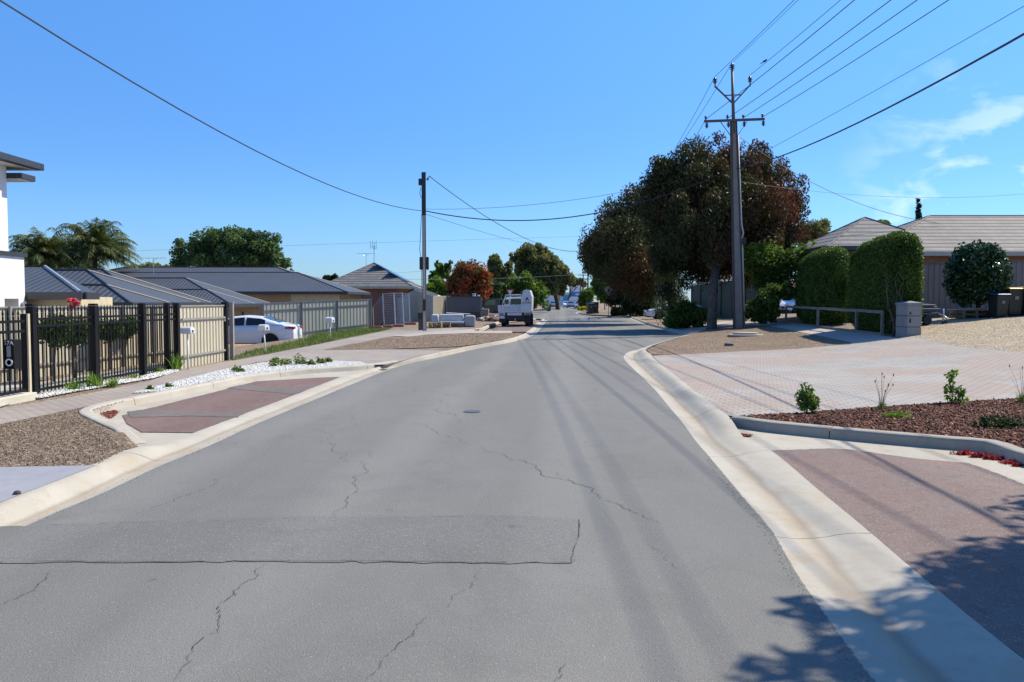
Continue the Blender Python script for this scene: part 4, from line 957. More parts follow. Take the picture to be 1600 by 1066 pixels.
def palm(label, px, top, D, n, L, seed, h0):
    base = A(px, 430, D); zt = A(px, top, D).z; bz = H(base.x, base.y); t = thing('palm_tree', label, 'palm', (base.x, base.y, bz), group='palms behind the dark roofs')
    mb = MB(); hgt = zt - bz; mb.tube([(0, 0, -.1), (.1, 0, hgt * .5), (.0, .1, hgt)], [.24, .17, .15], 12); mb.build('trunk', BK, t, smooth_=True)
    r = np.random.default_rng(seed); Vs = []; ti = []
    for i in range(n):
        a = r.uniform(0, 2 * PI); el = r.uniform(-.1, 1.35); ln = L * r.uniform(.8, 1.2); d = np.array([math.cos(a), math.sin(a), 0]); tint = r.random() * .6
        prev = np.array([0, .1, hgt]); dirv = d * math.cos(el) + np.array([0, 0, math.sin(el)]); m = 46
        for j in range(m):
            t_ = j / m; dd = dirv.copy(); dd[2] -= t_ * t_ * 1.5; dd /= np.linalg.norm(dd); nxt = prev + dd * ln / m
            sd = np.cross(dd, [0, 0, 1]); sd /= (np.linalg.norm(sd) + 1e-6)
            wl = .62 * math.sin(PI * min(1, t_ * .9 + .12)) * (.8 + .4 * r.random())
            for sg in (-1, 1):
                if t_ < .12: break
                tip = prev + sd * sg * wl * r.uniform(.5, 1.1) + dd * wl * r.uniform(.1, .7) + np.array([0, 0, -wl * (.1 + 1.0 * r.random())]); w_ = dd * .028
                Vs += [prev - w_, prev + w_, tip + w_ * .3, tip - w_ * .3]; ti.append(tint + r.random() * .4)
            q = np.array([0, 0, .025]); Vs += [prev - q, prev + q, nxt + q, nxt - q]; ti.append(.9)
            prev = nxt
    mesh_np('crown', np.array(Vs), np.arange(len(Vs)).reshape(-1, 4), L_palm, ti, parent=t)
palm('tallest feathery palm, its upright tuft above the others', 148, 396, 62, 110, 3.2, 51, 6)
palm('lower leftmost palm with long drooping fronds', 66, 405, 60, 100, 2.8, 52, 5)
palm('low bushy palm between the other two palms', 108, 410, 66, 100, 3.2, 54, 4)
p = A(688, 500, 84)
tree('street_tree', 'open green tree with loose round leaf tufts behind the left pole', (p.x, p.y, H(p.x, p.y)), PB([(690, 425, 12, 12), (680, 440, 10, 8), (700, 415, 7, 7), (685, 412, 7, 6), (704, 432, 9, 7), (676, 428, 6, 7)], 84), 4200, .20, L_mid, trunk_r=.12, limbs=5, seed=61, asp=1.3, clusters=90, sigma=.2, shell=.6)
p = A(690, 500, 78)
tree('leafy_shrub', 'bright green bushy shrub beyond the beige fence left of the red bush', (p.x, p.y, H(p.x, p.y)), PB([(682, 452, 14, 14), (697, 450, 10, 10), (675, 446, 9, 9), (690, 462, 14, 12)], 78), 9000, .14, L_bright, cat='shrub', trunk_r=.1, limbs=4, seed=62, asp=1.6, clusters=110, sigma=.27)
p = A(735, 500, 73)
tree('photinia', 'big red leaved bush rising behind the dark steel bin', (p.x, p.y, H(p.x, p.y)), PB([(735, 432, 24, 18), (716, 445, 16, 14), (708, 458, 12, 10), (752, 440, 16, 16), (728, 418, 10, 7), (740, 452, 26, 16), (758, 458, 9, 10), (745, 422, 10, 8), (722, 430, 10, 9)], 73), 17000, .14, L_red, cat='bush', trunk_r=.12, limbs=6, seed=63, asp=1.9, clusters=230, sigma=.23, shell=.65)
p = G(868, 482.5, Z)
tree('gum_tree', 'big spreading olive brown gum tree leaning over the far end of the street', (p.x, p.y - 8, p.z), PB([(828, 398, 20, 14), (845, 396, 14, 12), (808, 402, 14, 9), (850, 414, 22, 16), (870, 425, 18, 16), (880, 436, 14, 14), (842, 432, 22, 16), (818, 420, 14, 14), (862, 446, 20, 12), (840, 450, 20, 12), (872, 452, 12, 8)], 112), 42000, .24, L_gum, trunk_r=.35, bark_m=BKd, limbs=8, seed=64, asp=2.0, clusters=360, sigma=.21, shell=.6, group='gum trees at the far end')
p = A(783, 490, 106)
tree('gum_tree', 'slim upright gum tree left of the spreading gum', (p.x, p.y, H(p.x, p.y)), PB([(773, 410, 10, 10), (776, 425, 12, 12), (790, 430, 12, 10), (772, 440, 10, 12), (795, 415, 6, 6)], 106), 12000, .22, L_gum, trunk_r=.2, limbs=5, seed=65, asp=2.0, clusters=120, sigma=.23, group='gum trees at the far end')
p = A(820, 490, 96)
tree('street_tree', 'mass of mid green leaves behind the white work truck', (p.x, p.y, H(p.x, p.y)), PB([(800, 452, 16, 16), (820, 446, 16, 16), (838, 456, 14, 16), (785, 460, 14, 14), (848, 470, 9, 10), (826, 468, 18, 12), (800, 472, 18, 10)], 96), 17000, .18, L_mid, trunk_r=.2, limbs=6, seed=66, asp=1.6, clusters=190, sigma=.26)
p = A(768, 490, 92)
tree('street_tree', 'dark green tree directly behind the red bush', (p.x, p.y, H(p.x, p.y)), PB([(768, 455, 16, 18), (755, 440, 12, 12), (748, 425, 9, 8), (772, 472, 14, 12), (748, 470, 20, 12)], 92), 10000, .18, L_dark, trunk_r=.2, limbs=5, seed=67, asp=1.6, clusters=110, sigma=.26)
p = A(885, 470, 240)
tree('gum_tree', 'small faraway olive tree on the skyline above the warehouse', (p.x, p.y, H(p.x, p.y)), PB([(902, 440, 8, 3), (893, 443, 6, 3), (910, 443, 6, 3)], 240), 2500, .4, L_gum, trunk_r=.3, limbs=3, seed=68, asp=1.8, clusters=30, sigma=.3)
# things growing in the mulch bed, along the fence and among the pebbles
p = G(1260, 645, Z + .02)
tree('young_shrub', 'small bushy glossy green shrub at the left end of the mulch bed', p, [((p.x, p.y, p.z + .19), (.13, .12, .12)), ((p.x + .05, p.y, p.z + .10), (.12, .1, .08)), ((p.x - .03, p.y, p.z + .30), (.09, .08, .07))], 620, .032, L_mid, cat='shrub', trunk_r=.008, fork=.2, limbs=3, seed=71, asp=1.9, clusters=60, sigma=.25, shell=.6)
p = G(1488, 631, Z + .02)
tree('young_shrub', 'taller loose young shrub with pale green leaves in the mulch bed', p, [((p.x - .02, p.y, p.z + .36), (.07, .06, .13)), ((p.x + .1, p.y, p.z + .17), (.08, .07, .09)), ((p.x - .04, p.y, p.z + .18), (.08, .07, .09)), ((p.x + .06, p.y, p.z + .07), (.14, .1, .05))], 420, .032, L_bright, cat='shrub', trunk_r=.006, fork=.15, limbs=4, seed=72, asp=1.9, clusters=60, sigma=.22, shell=.5)
def wispy(px, py, hgt, seed, label, n=16):
    p = G(px, py, Z + .02); t = thing('wispy_plant', label, 'plant', p, group='wispy plants in the mulch bed'); r = random.Random(seed); mb = MB(); fl = []
    for i in range(n):
        a = r.uniform(0, 2 * PI); l = r.uniform(.1, .42) * hgt; h_ = hgt * r.uniform(.55, 1.05); e = Vector((math.cos(a) * l, math.sin(a) * l * .7, h_))
        mb.tube([(0, 0, 0), e * .5 + Vector((0, 0, .05)), e], [.0025, .002, .0015], 4)
        if r.random() < .6: fl.append(e)
    mb.build('stems', M('stem_pale', (.30, .25, .16), .8), t, smooth_=True); [MB().lathe([(0.001, -.02), (.008, -.01), (.008, .012), (.002, .02)], 5, Matrix.Translation(e)).build('flower', M('flower_pink', (.45, .20, .22), .7), t) for e in fl]
    blades('leaves', [(0, 0, 0)] * 60, .13, .006, L_mid, seed, lean=.5, kind=None, parent=t, spread=.035)
wispy(1377, 641, .48, 5, 'wispy plant with thin bare pinkish stems left of the taller young shrub')
wispy(1597, 628, .50, 6, 'wispy thin stemmed plant cut by the right edge of the photo', 12)
p = G(1400, 653, Z + .02)
tree('ground_cover', 'flat patch of tiny green leaves in the mulch by the kerb', p, [((p.x, p.y, p.z + .02), (.19, .09, .025))], 900, .016, L_bright, cat='plant', trunk=False, seed=73, asp=1.6, clusters=60, sigma=.3, crown_name='leaves')
p = G(1560, 668, Z + .02)
tree('ground_cover', 'dark green low plant in the shaded right part of the mulch', p, [((p.x, p.y, p.z + .04), (.30, .12, .05))], 1200, .022, L_dark, cat='plant', trunk=False, seed=74, asp=1.8, clusters=60, sigma=.3, crown_name='leaves')
p = G(1550, 718, .02)
tree('red_ground_cover', 'bright crimson creeping plant along the foot of the right kerb', p, [((G(q, yy, .0).x, G(q, yy, .0).y, .022), (.12, .045, .022)) for q, yy in ((1505, 712), (1530, 716), (1553, 720), (1580, 726), (1600, 730))], 2600, .013, m_leaf('leaf_crimson', [(0, (.10, .01, .015)), (.6, (.30, .02, .03)), (1, (.5, .08, .08))]), cat='plant', trunk=False, seed=75, asp=2.0, clusters=120, sigma=.3, crown_name='leaves')
strap = m_leaf('leaf_strap', [(0, (.06, .12, .02)), (.6, (.14, .24, .04)), (1, (.30, .38, .09))], .35)
for i, (px, py, h_, lab) in enumerate([(115, 611, .16, 'small strappy tuft nearest the cream edged gate post'), (148, 606, .24, 'second strappy green tuft along the black fence'), (176, 604, .14, 'thin low strappy tuft, third along the black fence'), (275, 579, .34, 'largest strappy tuft, beside the nearest white letterbox'), (250, 583, .12, 'faint low strappy tuft left of the largest one'), (210, 593, .10, 'tiny strappy tuft halfway along the black fence')]):
    p = G(px, py, Z); t = thing('strappy_plant', lab, 'plant', p, group='strappy tufts along the black fence'); blades('leaves', [(0, 0, 0)] * int(50 + h_ * 260), h_, .018, strap, 80 + i, lean=.75, kind=None, parent=t, spread=.05)
for i, (px, py, s_, lab) in enumerate([(465, 570, .22, 'largest green weed in the white pebbles'), (428, 573, .16, 'bushy weed left of the largest weed in the pebbles'), (445, 571, .13, 'weed squeezed between the two biggest pebble weeds'), (500, 569, .14, 'spreading weed right of the largest pebble weed'), (372, 582, .12, 'ragged weed near the kerb at the pebble bed'), (486, 571, .10, 'small weed beside the spreading weed in the pebbles'), (513, 567, .10, 'upright little weed at the far end of the pebbles'), (264, 606, .06, 'tiny weed in the near tip of the pebbles'), (233, 610, .05, 'tiniest weed at the brown soil end of the pebbles')]):
    p = G(px, py, Z + .01)
    tree('weed', lab, p, [((p.x, p.y, p.z + s_ * .5), (s_ * .8, s_ * .7, s_ * .6)), ((p.x + s_ * .7, p.y, p.z + s_ * .3), (s_ * .6, s_ * .5, s_ * .3))], int(90 + s_ * 700), .03, L_mid, cat='weed', trunk=False, seed=90 + i, asp=2.4, clusters=26, sigma=.3, crown_name='leaves', group='weeds in the white pebbles')
# ------------------------------------------------------------ buildings
def wb(mb, name, mat, parent, **k):
    o = parent.location; mb.v = [(x - o.x, y - o.y, z - o.z) for x, y, z in mb.v]
    return mb.build(name, mat, parent, **k)
def hip(mb, x0, x1, y0, y1, z, rise, caps=None, th=.0):
    w, d = x1 - x0, y1 - y0; h = min(w, d) / 2
    if w >= d: r0, r1 = (x0 + h, (y0 + y1) / 2), (x1 - h, (y0 + y1) / 2)
    else: r0, r1 = ((x0 + x1) / 2, y0 + h), ((x0 + x1) / 2, y1 - h)
    a, b_, c, d_ = (x0, y0, z), (x1, y0, z), (x1, y1, z), (x0, y1, z); R0, R1 = (*r0, z + rise), (*r1, z + rise)
    same = abs(w - d) < .02
    if same: mb.add([a, b_, c, d_, R0], [(0, 1, 4), (1, 2, 4), (2, 3, 4), (3, 0, 4)])
    elif w >= d: mb.add([a, b_, c, d_, R0, R1], [(0, 1, 5, 4), (1, 2, 5), (2, 3, 4, 5), (3, 0, 4)])
    else: mb.add([a, b_, c, d_, R0, R1], [(0, 1, 4), (1, 2, 5, 4), (2, 3, 5), (3, 0, 4, 5)])
    if caps is not None:
        u = Vector((0, 0, .03))
        for p, q in (((a, R0), (d_, R0 if w >= d else R1), (b_, R1 if w >= d else R0), (c, R1), (R0, R1))):
            if (Vector(p) - Vector(q)).length > .1: caps.tube([Vector(p) + u * .3, Vector(q) + u * .4], .038, 6)
def ring(mb, x0, x1, y0, y1, z0, z1, t):
    mb.box(x0, x1, y0, y0 + t, z0, z1); mb.box(x0, x1, y1 - t, y1, z0, z1); mb.box(x0, x0 + t, y0 + t + .002, y1 - t - .002, z0, z1); mb.box(x1 - t, x1, y0 + t + .002, y1 - t - .002, z0, z1)
def house(name, label, blocks, base, roofm, capm, wallm, gutm, inset=.55, soffit=None, group=None, ov=.0):
    """blocks: (x0, x1, y0, y1, eave z, rise)"""
    cx = (blocks[0][0] + blocks[0][1]) / 2; cy = (blocks[0][2] + blocks[0][3]) / 2
    t = thing(name, label, 'house', (cx, cy, base), group=group)
    R = MB(); C_ = MB(); Wl = MB(); Gt = MB(); Sf = MB()
    for i, (x0, x1, y0, y1, z, rise) in enumerate(blocks):
        e = i * .003
        hip(R, x0, x1, y0, y1, z, rise, C_)
        ring(Gt, x0 - .10, x1 + .10, y0 - .10, y1 + .10, z - .17 + e, z + .035 + e, .12)
        Sf.add([(x0, y0, z - .12 + e), (x1, y0, z - .12 + e), (x1, y1, z - .12 + e), (x0, y1, z - .12 + e)], [(3, 2, 1, 0)])
        Wl.box(x0 + inset + e, x1 - inset - e, y0 + inset + e, y1 - inset - e, base - .6, z - .125 + e)
    rf = wb(R, 'roof', roofm, t); wb(C_, 'ridge_cap', capm, t); wb(Wl, 'wall', wallm, t); wb(Gt, 'gutter', gutm, t, bevel=.015); wb(Sf, 'soffit', soffit or gutm, t)
    return t
def window(parent, x0, x1, z0, z1, y, axis='y', glass=None, frame=None, sill=True, split=1):
    """window in a wall facing -Y (axis y) or +X (axis x, then x0,x1 run along Y and y is the x position)"""
    f = MB(); g_ = MB(); T = .05
    def B(mb, a0, a1, d0, d1, c0, c1):
        if axis == 'y': mb.box(a0, a1, y - d1, y - d0, c0, c1)
        else: mb.box(y + d0, y + d1, a0, a1, c0, c1)
    B(f, x0, x1, .0, .05, z1 - T, z1); B(f, x0, x1, .0, .05, z0, z0 + T); B(f, x0, x0 + T, .0, .05, z0 + T, z1 - T); B(f, x1 - T, x1, .0, .05, z0 + T, z1 - T)
    for k in range(1, split): q = x0 + (x1 - x0) * k / split; B(f, q - .02, q + .02, 0, .045, z0 + T, z1 - T)
    fo = wb(f, 'window', frame, parent); B(g_, x0 + T, x1 - T, .0, .02, z0 + T, z1 - T)
    g_.v = [(a - parent.location.x, b2 - parent.location.y, c - parent.location.z) for a, b2, c in g_.v]
    g_.build('pane', glass or GL, fo)
    if sill:
        s_ = MB(); B(s_, x0 - .05, x1 + .05, 0, .09, z0 - .06, z0 - .003); s_.v = [(a - parent.location.x, b2 - parent.location.y, c - parent.location.z) for a, b2, c in s_.v]; s_.build('sill', frame, fo)
    return fo
GL = m_glass('window_glass')
RM = m_corr('roof_metal', (.068, .069, .072), rough=.45); RMc = M('roof_metal_cap', (.050, .052, .056), .5)
RMl = M('roof_cap_light', (.35, .37, .40), .4)
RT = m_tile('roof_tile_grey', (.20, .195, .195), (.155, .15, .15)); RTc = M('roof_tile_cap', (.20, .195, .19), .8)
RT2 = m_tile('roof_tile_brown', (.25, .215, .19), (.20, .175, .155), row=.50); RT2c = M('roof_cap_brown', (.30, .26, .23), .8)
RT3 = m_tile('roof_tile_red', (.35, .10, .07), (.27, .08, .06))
BRc = m_brick('brick_cream', (.50, .36, .20), (.40, .27, .15), (.42, .38, .30)); BRr = m_brick('brick_red', (.36, .16, .10), (.26, .11, .07), (.40, .34, .28)); BRo = m_brick('brick_orange', (.42, .20, .11), (.30, .15, .09), (.38, .32, .26))
cream = M('render_cream', (.62, .52, .34), .9, fine=.1); white_r = M('render_white', (.80, .80, .79), .85, (.74, .74, .73), fine=.05); darkt = M('gutter_dark', (.045, .048, .055), .4); creamg = M('gutter_cream', (.52, .47, .36), .5); soffw = M('soffit_white', (.74, .73, .70), .8)
blackm = M('black_powdercoat', (.009, .009, .010), .5, scale=9, spec=.2)

# two-storey white house at the left edge: its long side faces the street and runs back towards the viewer
t = thing('two_storey_house', 'two storey white rendered house with dark eaves at the left edge', 'house', (-17, 15, H(-17, 15)))
w_ = MB(); w_.box(-24, -12.5, 8, 20.6, 2.66, 4.93); wb(w_, 'upper_wall', white_r, t)
w_ = MB(); w_.box(-24, -12.30, 8, 20.9, 1.65, 2.70); w_.box(-24, -12.30, 20.62, 20.9, -1.2, 1.648); w_.box(-24, -12.9, 8, 20.618, -1.2, 1.648); w_.box(-12.898, -12.3, 8, 20.05, -1.2, 1.648); wb(w_, 'lower_wall', white_r, t)
w_ = MB(); w_.box(-12.498, -12.24, 8, 20.96, 2.702, 2.80); w_.box(-24, -12.5, 20.602, 20.96, 2.702, 2.80); wb(w_, 'parapet_cap', darkt, t)
w_ = MB(); hip(w_, -25, -12.1, 6, 21.3, 5.06, 2.2); wb(w_, 'roof', RM, t)
w_ = MB(); ring(w_, -25.1, -12.0, 5.9, 21.4, 4.93, 5.10, .14); wb(w_, 'gutter', darkt, t, bevel=.015)
w_ = MB(); w_.box(-24.9, -12.15, 6.1, 21.25, 4.915, 4.928); wb(w_, 'soffit', soffw, t)
w_ = MB(); w_.box(-24, -12.12, 20.602, 21.2, 4.62, 4.76); wb(w_, 'lower_eave', darkt, t, bevel=.01); w_ = MB(); w_.box(-24, -12.16, 20.604, 21.16, 4.605, 4.618); wb(w_, 'soffit', soffw, t)
w_ = MB(); w_.box(-12.86, -12.80, 20.06, 20.6, -1.1, 1.6); wb(w_, 'door', M('door_cream', (.55, .46, .30), .6), t)
w_ = MB(); w_.lathe([(.045, 0), (.05, .02), (.05, .3), (.045, .32)], 12, Matrix.Translation((-12.24, 20.76, 1.25))); wb(w_, 'wall_light', M('steel_brushed', (.55, .55, .56), .3, metal=.8), t)

# group of dark metal roofs
hm = 'dark metal roofed houses on the left'
t = house('metal_roof_house', 'nearest dark metal roofed house with cream garage front beside the white house',
          [(-27, -11.35, 24.7, 30.1, 1.52, 1.08), (-20, -11.2, 24.3, 27.1, 1.52, .56)], -.8, RM, RMc, cream, darkt, soffit=creamg, group=hm)
w_ = MB(); w_.add([(-24, 20.98, 1.80), (-10.95, 20.98, 1.80), (-10.85, 21.7, 1.80), (-13.3, 23.6, 2.55), (-24, 23.6, 2.55)], [(0, 1, 3, 4), (1, 2, 3)]); wb(w_, 'garage_roof', RM, t)
w_ = MB(); w_.tube([(-10.95, 20.98, 1.82), (-13.3, 23.6, 2.57)], .05, 6); wb(w_, 'ridge_cap', RMl, t)
w_ = MB(); w_.box(-24, -10.9, 20.93, 21.05, 1.63, 1.82); w_.box(-10.93, -10.82, 21.052, 21.72, 1.63, 1.82); wb(w_, 'gutter', darkt, t, bevel=.01)
w_ = MB(); w_.box(-24, -11.35, 21.3, 23.5, -1.0, 1.70); wb(w_, 'garage_wall', cream, t)
dp = MB(); dp.tube([(-11.0, 20.95, 1.64), (-11.0, 21.0, 1.45), (-11.3, 21.2, 1.38), (-11.42, 21.24, 1.2), (-11.42, 21.24, -.6)], .05, 10); wb(dp, 'downpipe', M('downpipe_cream', (.58, .50, .36), .5), t, smooth_=True)
t2 = house('metal_roof_house', 'second dark metal hip roof, its long hip ending above the black fence', [(-28, -12.5, 28.4, 34.4, 1.50, 1.28)], -.9, RM, RMc, BRc, darkt, soffit=creamg, group=hm)
t3 = house('metal_roof_house', 'dark metal roofed brick house behind the white sedan', [(-30, -14.35, 42.0, 49.3, 1.42, 1.42), (-24, -14.1, 41.5, 45.4, 1.42, .76)], -1.2, RM, RMc, BRc, darkt, soffit=creamg, group=hm)
for a0, a1 in ((42.9, 43.6), (45.1, 45.8)): window(t3, a0, a1, -.4, 1.0, -14.9, 'x', frame=darkt, sill=False)
window(t3, -18, -17.2, -.2, 1.05, 42.04, 'y', frame=darkt, sill=False)
t4 = house('metal_roof_house', 'long dark metal roofed house with tan brick wall behind the cream fence', [(-36, -12.1, 58, 70, 2.22, 1.95), (-34, -11.5, 57.6, 66.8, 2.21, 1.5)], -.8, RM, RMc, BRc, darkt, soffit=creamg, group=hm)
w_ = MB(); w_.box(-15.5, -12.1, 58.0, 58.14, 1.5, 2.08); wb(w_, 'bulkhead', cream, t4)
window(t4, -14.0, -13.2, .9, 1.45, 58.14, 'y', frame=darkt, sill=False)
# tiled house with the solar panels
t5 = house('tiled_house', 'grey tiled pyramid roof house with roof aerials behind the mesh fence', [(-17.6, -8.9, 75, 83.7, 2.85, 2.35)], -.1, RT, RTc, BRr, creamg, soffit=creamg)
x1, zc, rise, hs = -8.9, 2.85, 2.35, 4.35
def on_right(u, v, lift=.08):     # u along Y, v up the slope 0..1
    return Vector((x1 - v * hs, 75 + u, zc + v * rise)) + Vector((rise, 0, hs)).normalized() * lift
for k, (u0, u1, v0, v1) in enumerate([(1.6, 2.55, .22, .60), (2.6, 3.55, .22, .60), (3.6, 4.55, .22, .60), (4.6, 5.55, .22, .60), (3.0, 3.95, .62, .95), (4.0, 4.95, .62, .92)]):
    w_ = MB(); w_.add([on_right(u0, v0, .08), on_right(u1, v0, .08), on_right(u1, v1, .08), on_right(u0, v1, .08), on_right(u0, v0, .12), on_right(u1, v0, .12), on_right(u1, v1, .12), on_right(u0, v1, .12)], [(0, 3, 2, 1), (4, 5, 6, 7), (0, 1, 5, 4), (1, 2, 6, 5), (2, 3, 7, 6), (3, 0, 4, 7)])
    wb(w_, 'solar_panel', M('solar_glass', (.02, .035, .09), .12, spec=.8), t5)
alu = M('aluminium', (.55, .56, .58), .4, metal=.6)
def antenna(label, base, h, kind, seed):
    t = thing('roof_antenna', label, 'antenna', base); mb = MB(); mb.tube([(0, 0, -.2), (0, 0, h)], .02, 6)
    if kind == 0:
        mb.tube([(-.9, 0, h), (.9, 0, h)], .015, 5)
        for i in range(7): x = -.8 + i * .26; mb.tube([(x, -.25 - .02 * i, h), (x, .25 + .02 * i, h)], .01, 4)
        mb.tube([(-.35, 0, h), (-.1, 0, h - .25), (.3, 0, h)], .012, 4)
    else:
        mb.tube([(-.15, 0, h - .25), (.15, 0, h - .25)], .012, 4)
        for x, z0, z1 in ((-.32, .0, .45), (-.12, .1, .5), (.06, -.1, .35), (.22, -.05, .5)): mb.tube([(x, 0, h + z0 - .3), (x, 0, h + z1)], .016, 5)
        mb.tube([(-.32, 0, h - .1), (.22, 0, h - .1)], .012, 4)
    mb.build('mast', alu if kind == 0 else M('iron_dark', (.06, .06, .065), .6), t); return t
antenna('flat television aerial left of the roof apex of the tiled house', (-13.95, 79.3, 4.9), 1.2, 0, 1)
antenna('taller forked aerial standing on the apex of the tiled house', (-13.2, 79.35, 5.1), 1.75, 1, 2)
antenna('far television aerial above the dark roofs near the palms', A(240, 418, 60), 1.0, 0, 3).location = A(240, 425, 60)
# shed by the tiled house
t = thing('garden_shed', 'beige steel shed with white edged gable roof beyond the mesh fence', 'shed', G(655, 500, 0))
D = 66; xa, xb, xm = A(627, 462, D).x, A(681, 462, D).x, A(648, 450, D).x; ze, zr = A(627, 463, D).z, A(648, 450.5, D).z
w_ = MB(); w_.prism([(xa, -.3), (xb - .1, -.3), (xb - .1, ze), (xm, zr - .08), (xa, ze)], D, D + 4, 'XZ'); wb(w_, 'wall', M('steel_beige', (.46, .43, .35), .6), t)
w_ = MB(); w_.beam((xm, D - .15, zr), (xb + .15, D - .15, ze), .3, .07, up=(0, 1, 0)); w_.add([(xm, D - .1, zr + .02), (xb + .15, D - .1, ze + .02), (xb + .15, D + 4.1, ze + .02), (xm, D + 4.1, zr + .02)], [(0, 1, 2, 3)]); w_.add([(xm, D - .1, zr + .02), (xa - .15, D - .1, ze + .02), (xa - .15, D + 4.1, ze + .02), (xm, D + 4.1, zr + .02)], [(0, 3, 2, 1)]); wb(w_, 'roof', M('roof_cream', (.72, .68, .58), .5), t)
# right-hand brick house
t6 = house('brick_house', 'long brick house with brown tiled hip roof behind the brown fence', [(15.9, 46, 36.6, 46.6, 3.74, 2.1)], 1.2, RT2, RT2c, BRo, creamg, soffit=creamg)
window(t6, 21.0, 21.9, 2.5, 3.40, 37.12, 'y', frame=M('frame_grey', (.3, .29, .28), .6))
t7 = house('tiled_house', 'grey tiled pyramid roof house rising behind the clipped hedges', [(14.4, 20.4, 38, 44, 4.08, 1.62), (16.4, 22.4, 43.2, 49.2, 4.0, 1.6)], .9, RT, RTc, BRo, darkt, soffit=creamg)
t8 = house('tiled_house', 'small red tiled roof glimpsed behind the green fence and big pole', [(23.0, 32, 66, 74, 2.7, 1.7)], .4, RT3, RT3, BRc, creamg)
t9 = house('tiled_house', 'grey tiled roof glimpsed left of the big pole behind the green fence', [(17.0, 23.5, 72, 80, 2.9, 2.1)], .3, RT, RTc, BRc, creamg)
# warehouse at the end of the street
D = 262
t = thing('warehouse', 'white industrial building with blue band closing the view down the street', 'warehouse', (A(875, 470, D).x, D, H(A(875, 470, D).x, D)))
w_ = MB(); w_.box(A(850, 470, D).x, A(893, 470, D).x, D, D + 20, -1, A(870, 457, D).z); w_.box(A(889.5, 470, D - 2).x, A(912, 470, D - 2).x, D - 2, D - .01, -1, A(890, 448, D).z); wb(w_, 'wall', M('wall_white', (.78, .79, .80), .7), t)
bl = M('paint_blue', (.05, .20, .52), .5); bl2 = M('paint_sky', (.10, .42, .68), .5)
w_ = MB(); w_.box(A(890, 470, D - 2).x, A(907, 470, D - 2).x, D - 2.15, D - 2.002, A(890, 463.5, D).z, A(890, 456.5, D).z); wb(w_, 'sign_band', bl, t)
w_ = MB(); w_.box(A(879.5, 470, D).x, A(889, 470, D).x, D - .1, D - .012, A(890, 470, D).z, A(890, 461, D).z); wb(w_, 'mural', bl2, t)
w_ = MB(); w_.box(A(868, 470, D).x, A(875, 470, D).x, D - .1, D - .012, A(890, 470, D).z, A(890, 460, D).z); wb(w_, 'poster', m_tint('poster_orange', [(0, (.5, .2, .1)), (1, (.6, .3, .15))]) and M('poster', (.48, .20, .12), .6, (.62, .45, .32), scale=.6), t)
w_ = MB(); w_.box(A(899, 460, D - 2).x, A(904.5, 460, D - 2).x, D - 2.25, D - 2.152, A(890, 461.3, D).z, A(890, 459, D).z); wb(w_, 'sign', M('sign_white', (.8, .8, .8), .6), t)

# ------------------------------------------------------------ fences
def sheet_fence(label, a, b_, h, mat, railm, npan, name='steel_fence', rails=(.2, .8), pitch=.19, side=1, plinth=0.0, top0=None, top1=None, posts=True, group=None, postm=None):
    """ribbed steel sheets between posts; rails on the side given; a, b on the ground"""
    a = Vector(a); b_ = Vector(b_); t = thing(name, label, 'fence', a, group=group); d = (b_ - a); d.z = 0; L = d.length; d.normalize(); nn = Vector((d.y, -d.x, 0)) * side
    za, zb = (a.z + h if top0 is None else top0), (b_.z + h if top1 is None else top1)
    for k in range(npan):
        u0, u1 = L * k / npan + .02, L * (k + 1) / npan - .02; m = max(1, round((u1 - u0) / pitch)); pw = (u1 - u0) / m; us = []
        for j in range(m):
            s0 = u0 + j * pw; us += [(s0, 0), (s0 + pw * .62, 0), (s0 + pw * .70, .028), (s0 + pw * .92, .028)]
        us.append((u1, 0)); zt = za + (zb - za) * (k + .5) / npan; vs = []; fs = []
        for (u, o) in us:
            for off in (o, o + .010):
                q = a + d * u - nn * off; zg = H(q.x, q.y) + (Z if False else 0) - .04
                vs += [(q.x, q.y, zg + plinth), (q.x, q.y, za + (zb - za) * u / L)]
        n_ = len(us)
        for j in range(n_ - 1):
            i0, i1 = j * 4, (j + 1) * 4
            fs += [(i0, i1, i1 + 1, i0 + 1), (i1 + 2, i0 + 2, i0 + 3, i1 + 3), (i0 + 1, i1 + 1, i1 + 3, i0 + 3)]
        fs += [(0, 1, 3, 2), (n_ * 4 - 4, n_ * 4 - 2, n_ * 4 - 1, n_ * 4 - 3)]
        mb = MB(); mb.add(vs, fs); wb(mb, 'panel', mat, t)
        for rl in list(rails) + [None]:
            mb = MB()
            if rl is None: break
            q0 = a + d * (u0 + .03) + nn * .022; q1 = a + d * (u1 - .03) + nn * .022
            g0 = H(q0.x, q0.y) + .04; g1 = H(q1.x, q1.y) + .04; t0 = za + (zb - za) * u0 / L; t1 = za + (zb - za) * u1 / L
            mb.beam((q0.x, q0.y, t0 - (t0 - g0) * rl), (q1.x, q1.y, t1 - (t1 - g1) * rl), .04, .045); wb(mb, 'rail', railm, t)
        q0 = a + d * u0; q1 = a + d * u1; mb.beam((q0.x, q0.y, za + (zb - za) * u0 / L + .012), (q1.x, q1.y, za + (zb - za) * u1 / L + .012), .06, .03)
        wb(mb, 'rail', railm, t)
    if posts:
        for k in range(npan + 1):
            q = a + d * (L * k / npan) + nn * .03; mb = MB(); zt = za + (zb - za) * k / npan
            mb.box(q.x - .035, q.x + .035, q.y - .035, q.y + .035, H(q.x, q.y) - .05, zt + .02); wb(mb, 'post', postm or railm, t)
    return t
CB = M('steel_cream', (.56, .50, .37), .5, (.52, .46, .34), scale=1.5, fine=.05); CBr = M('steel_cream_rail', (.30, .285, .25), .5)
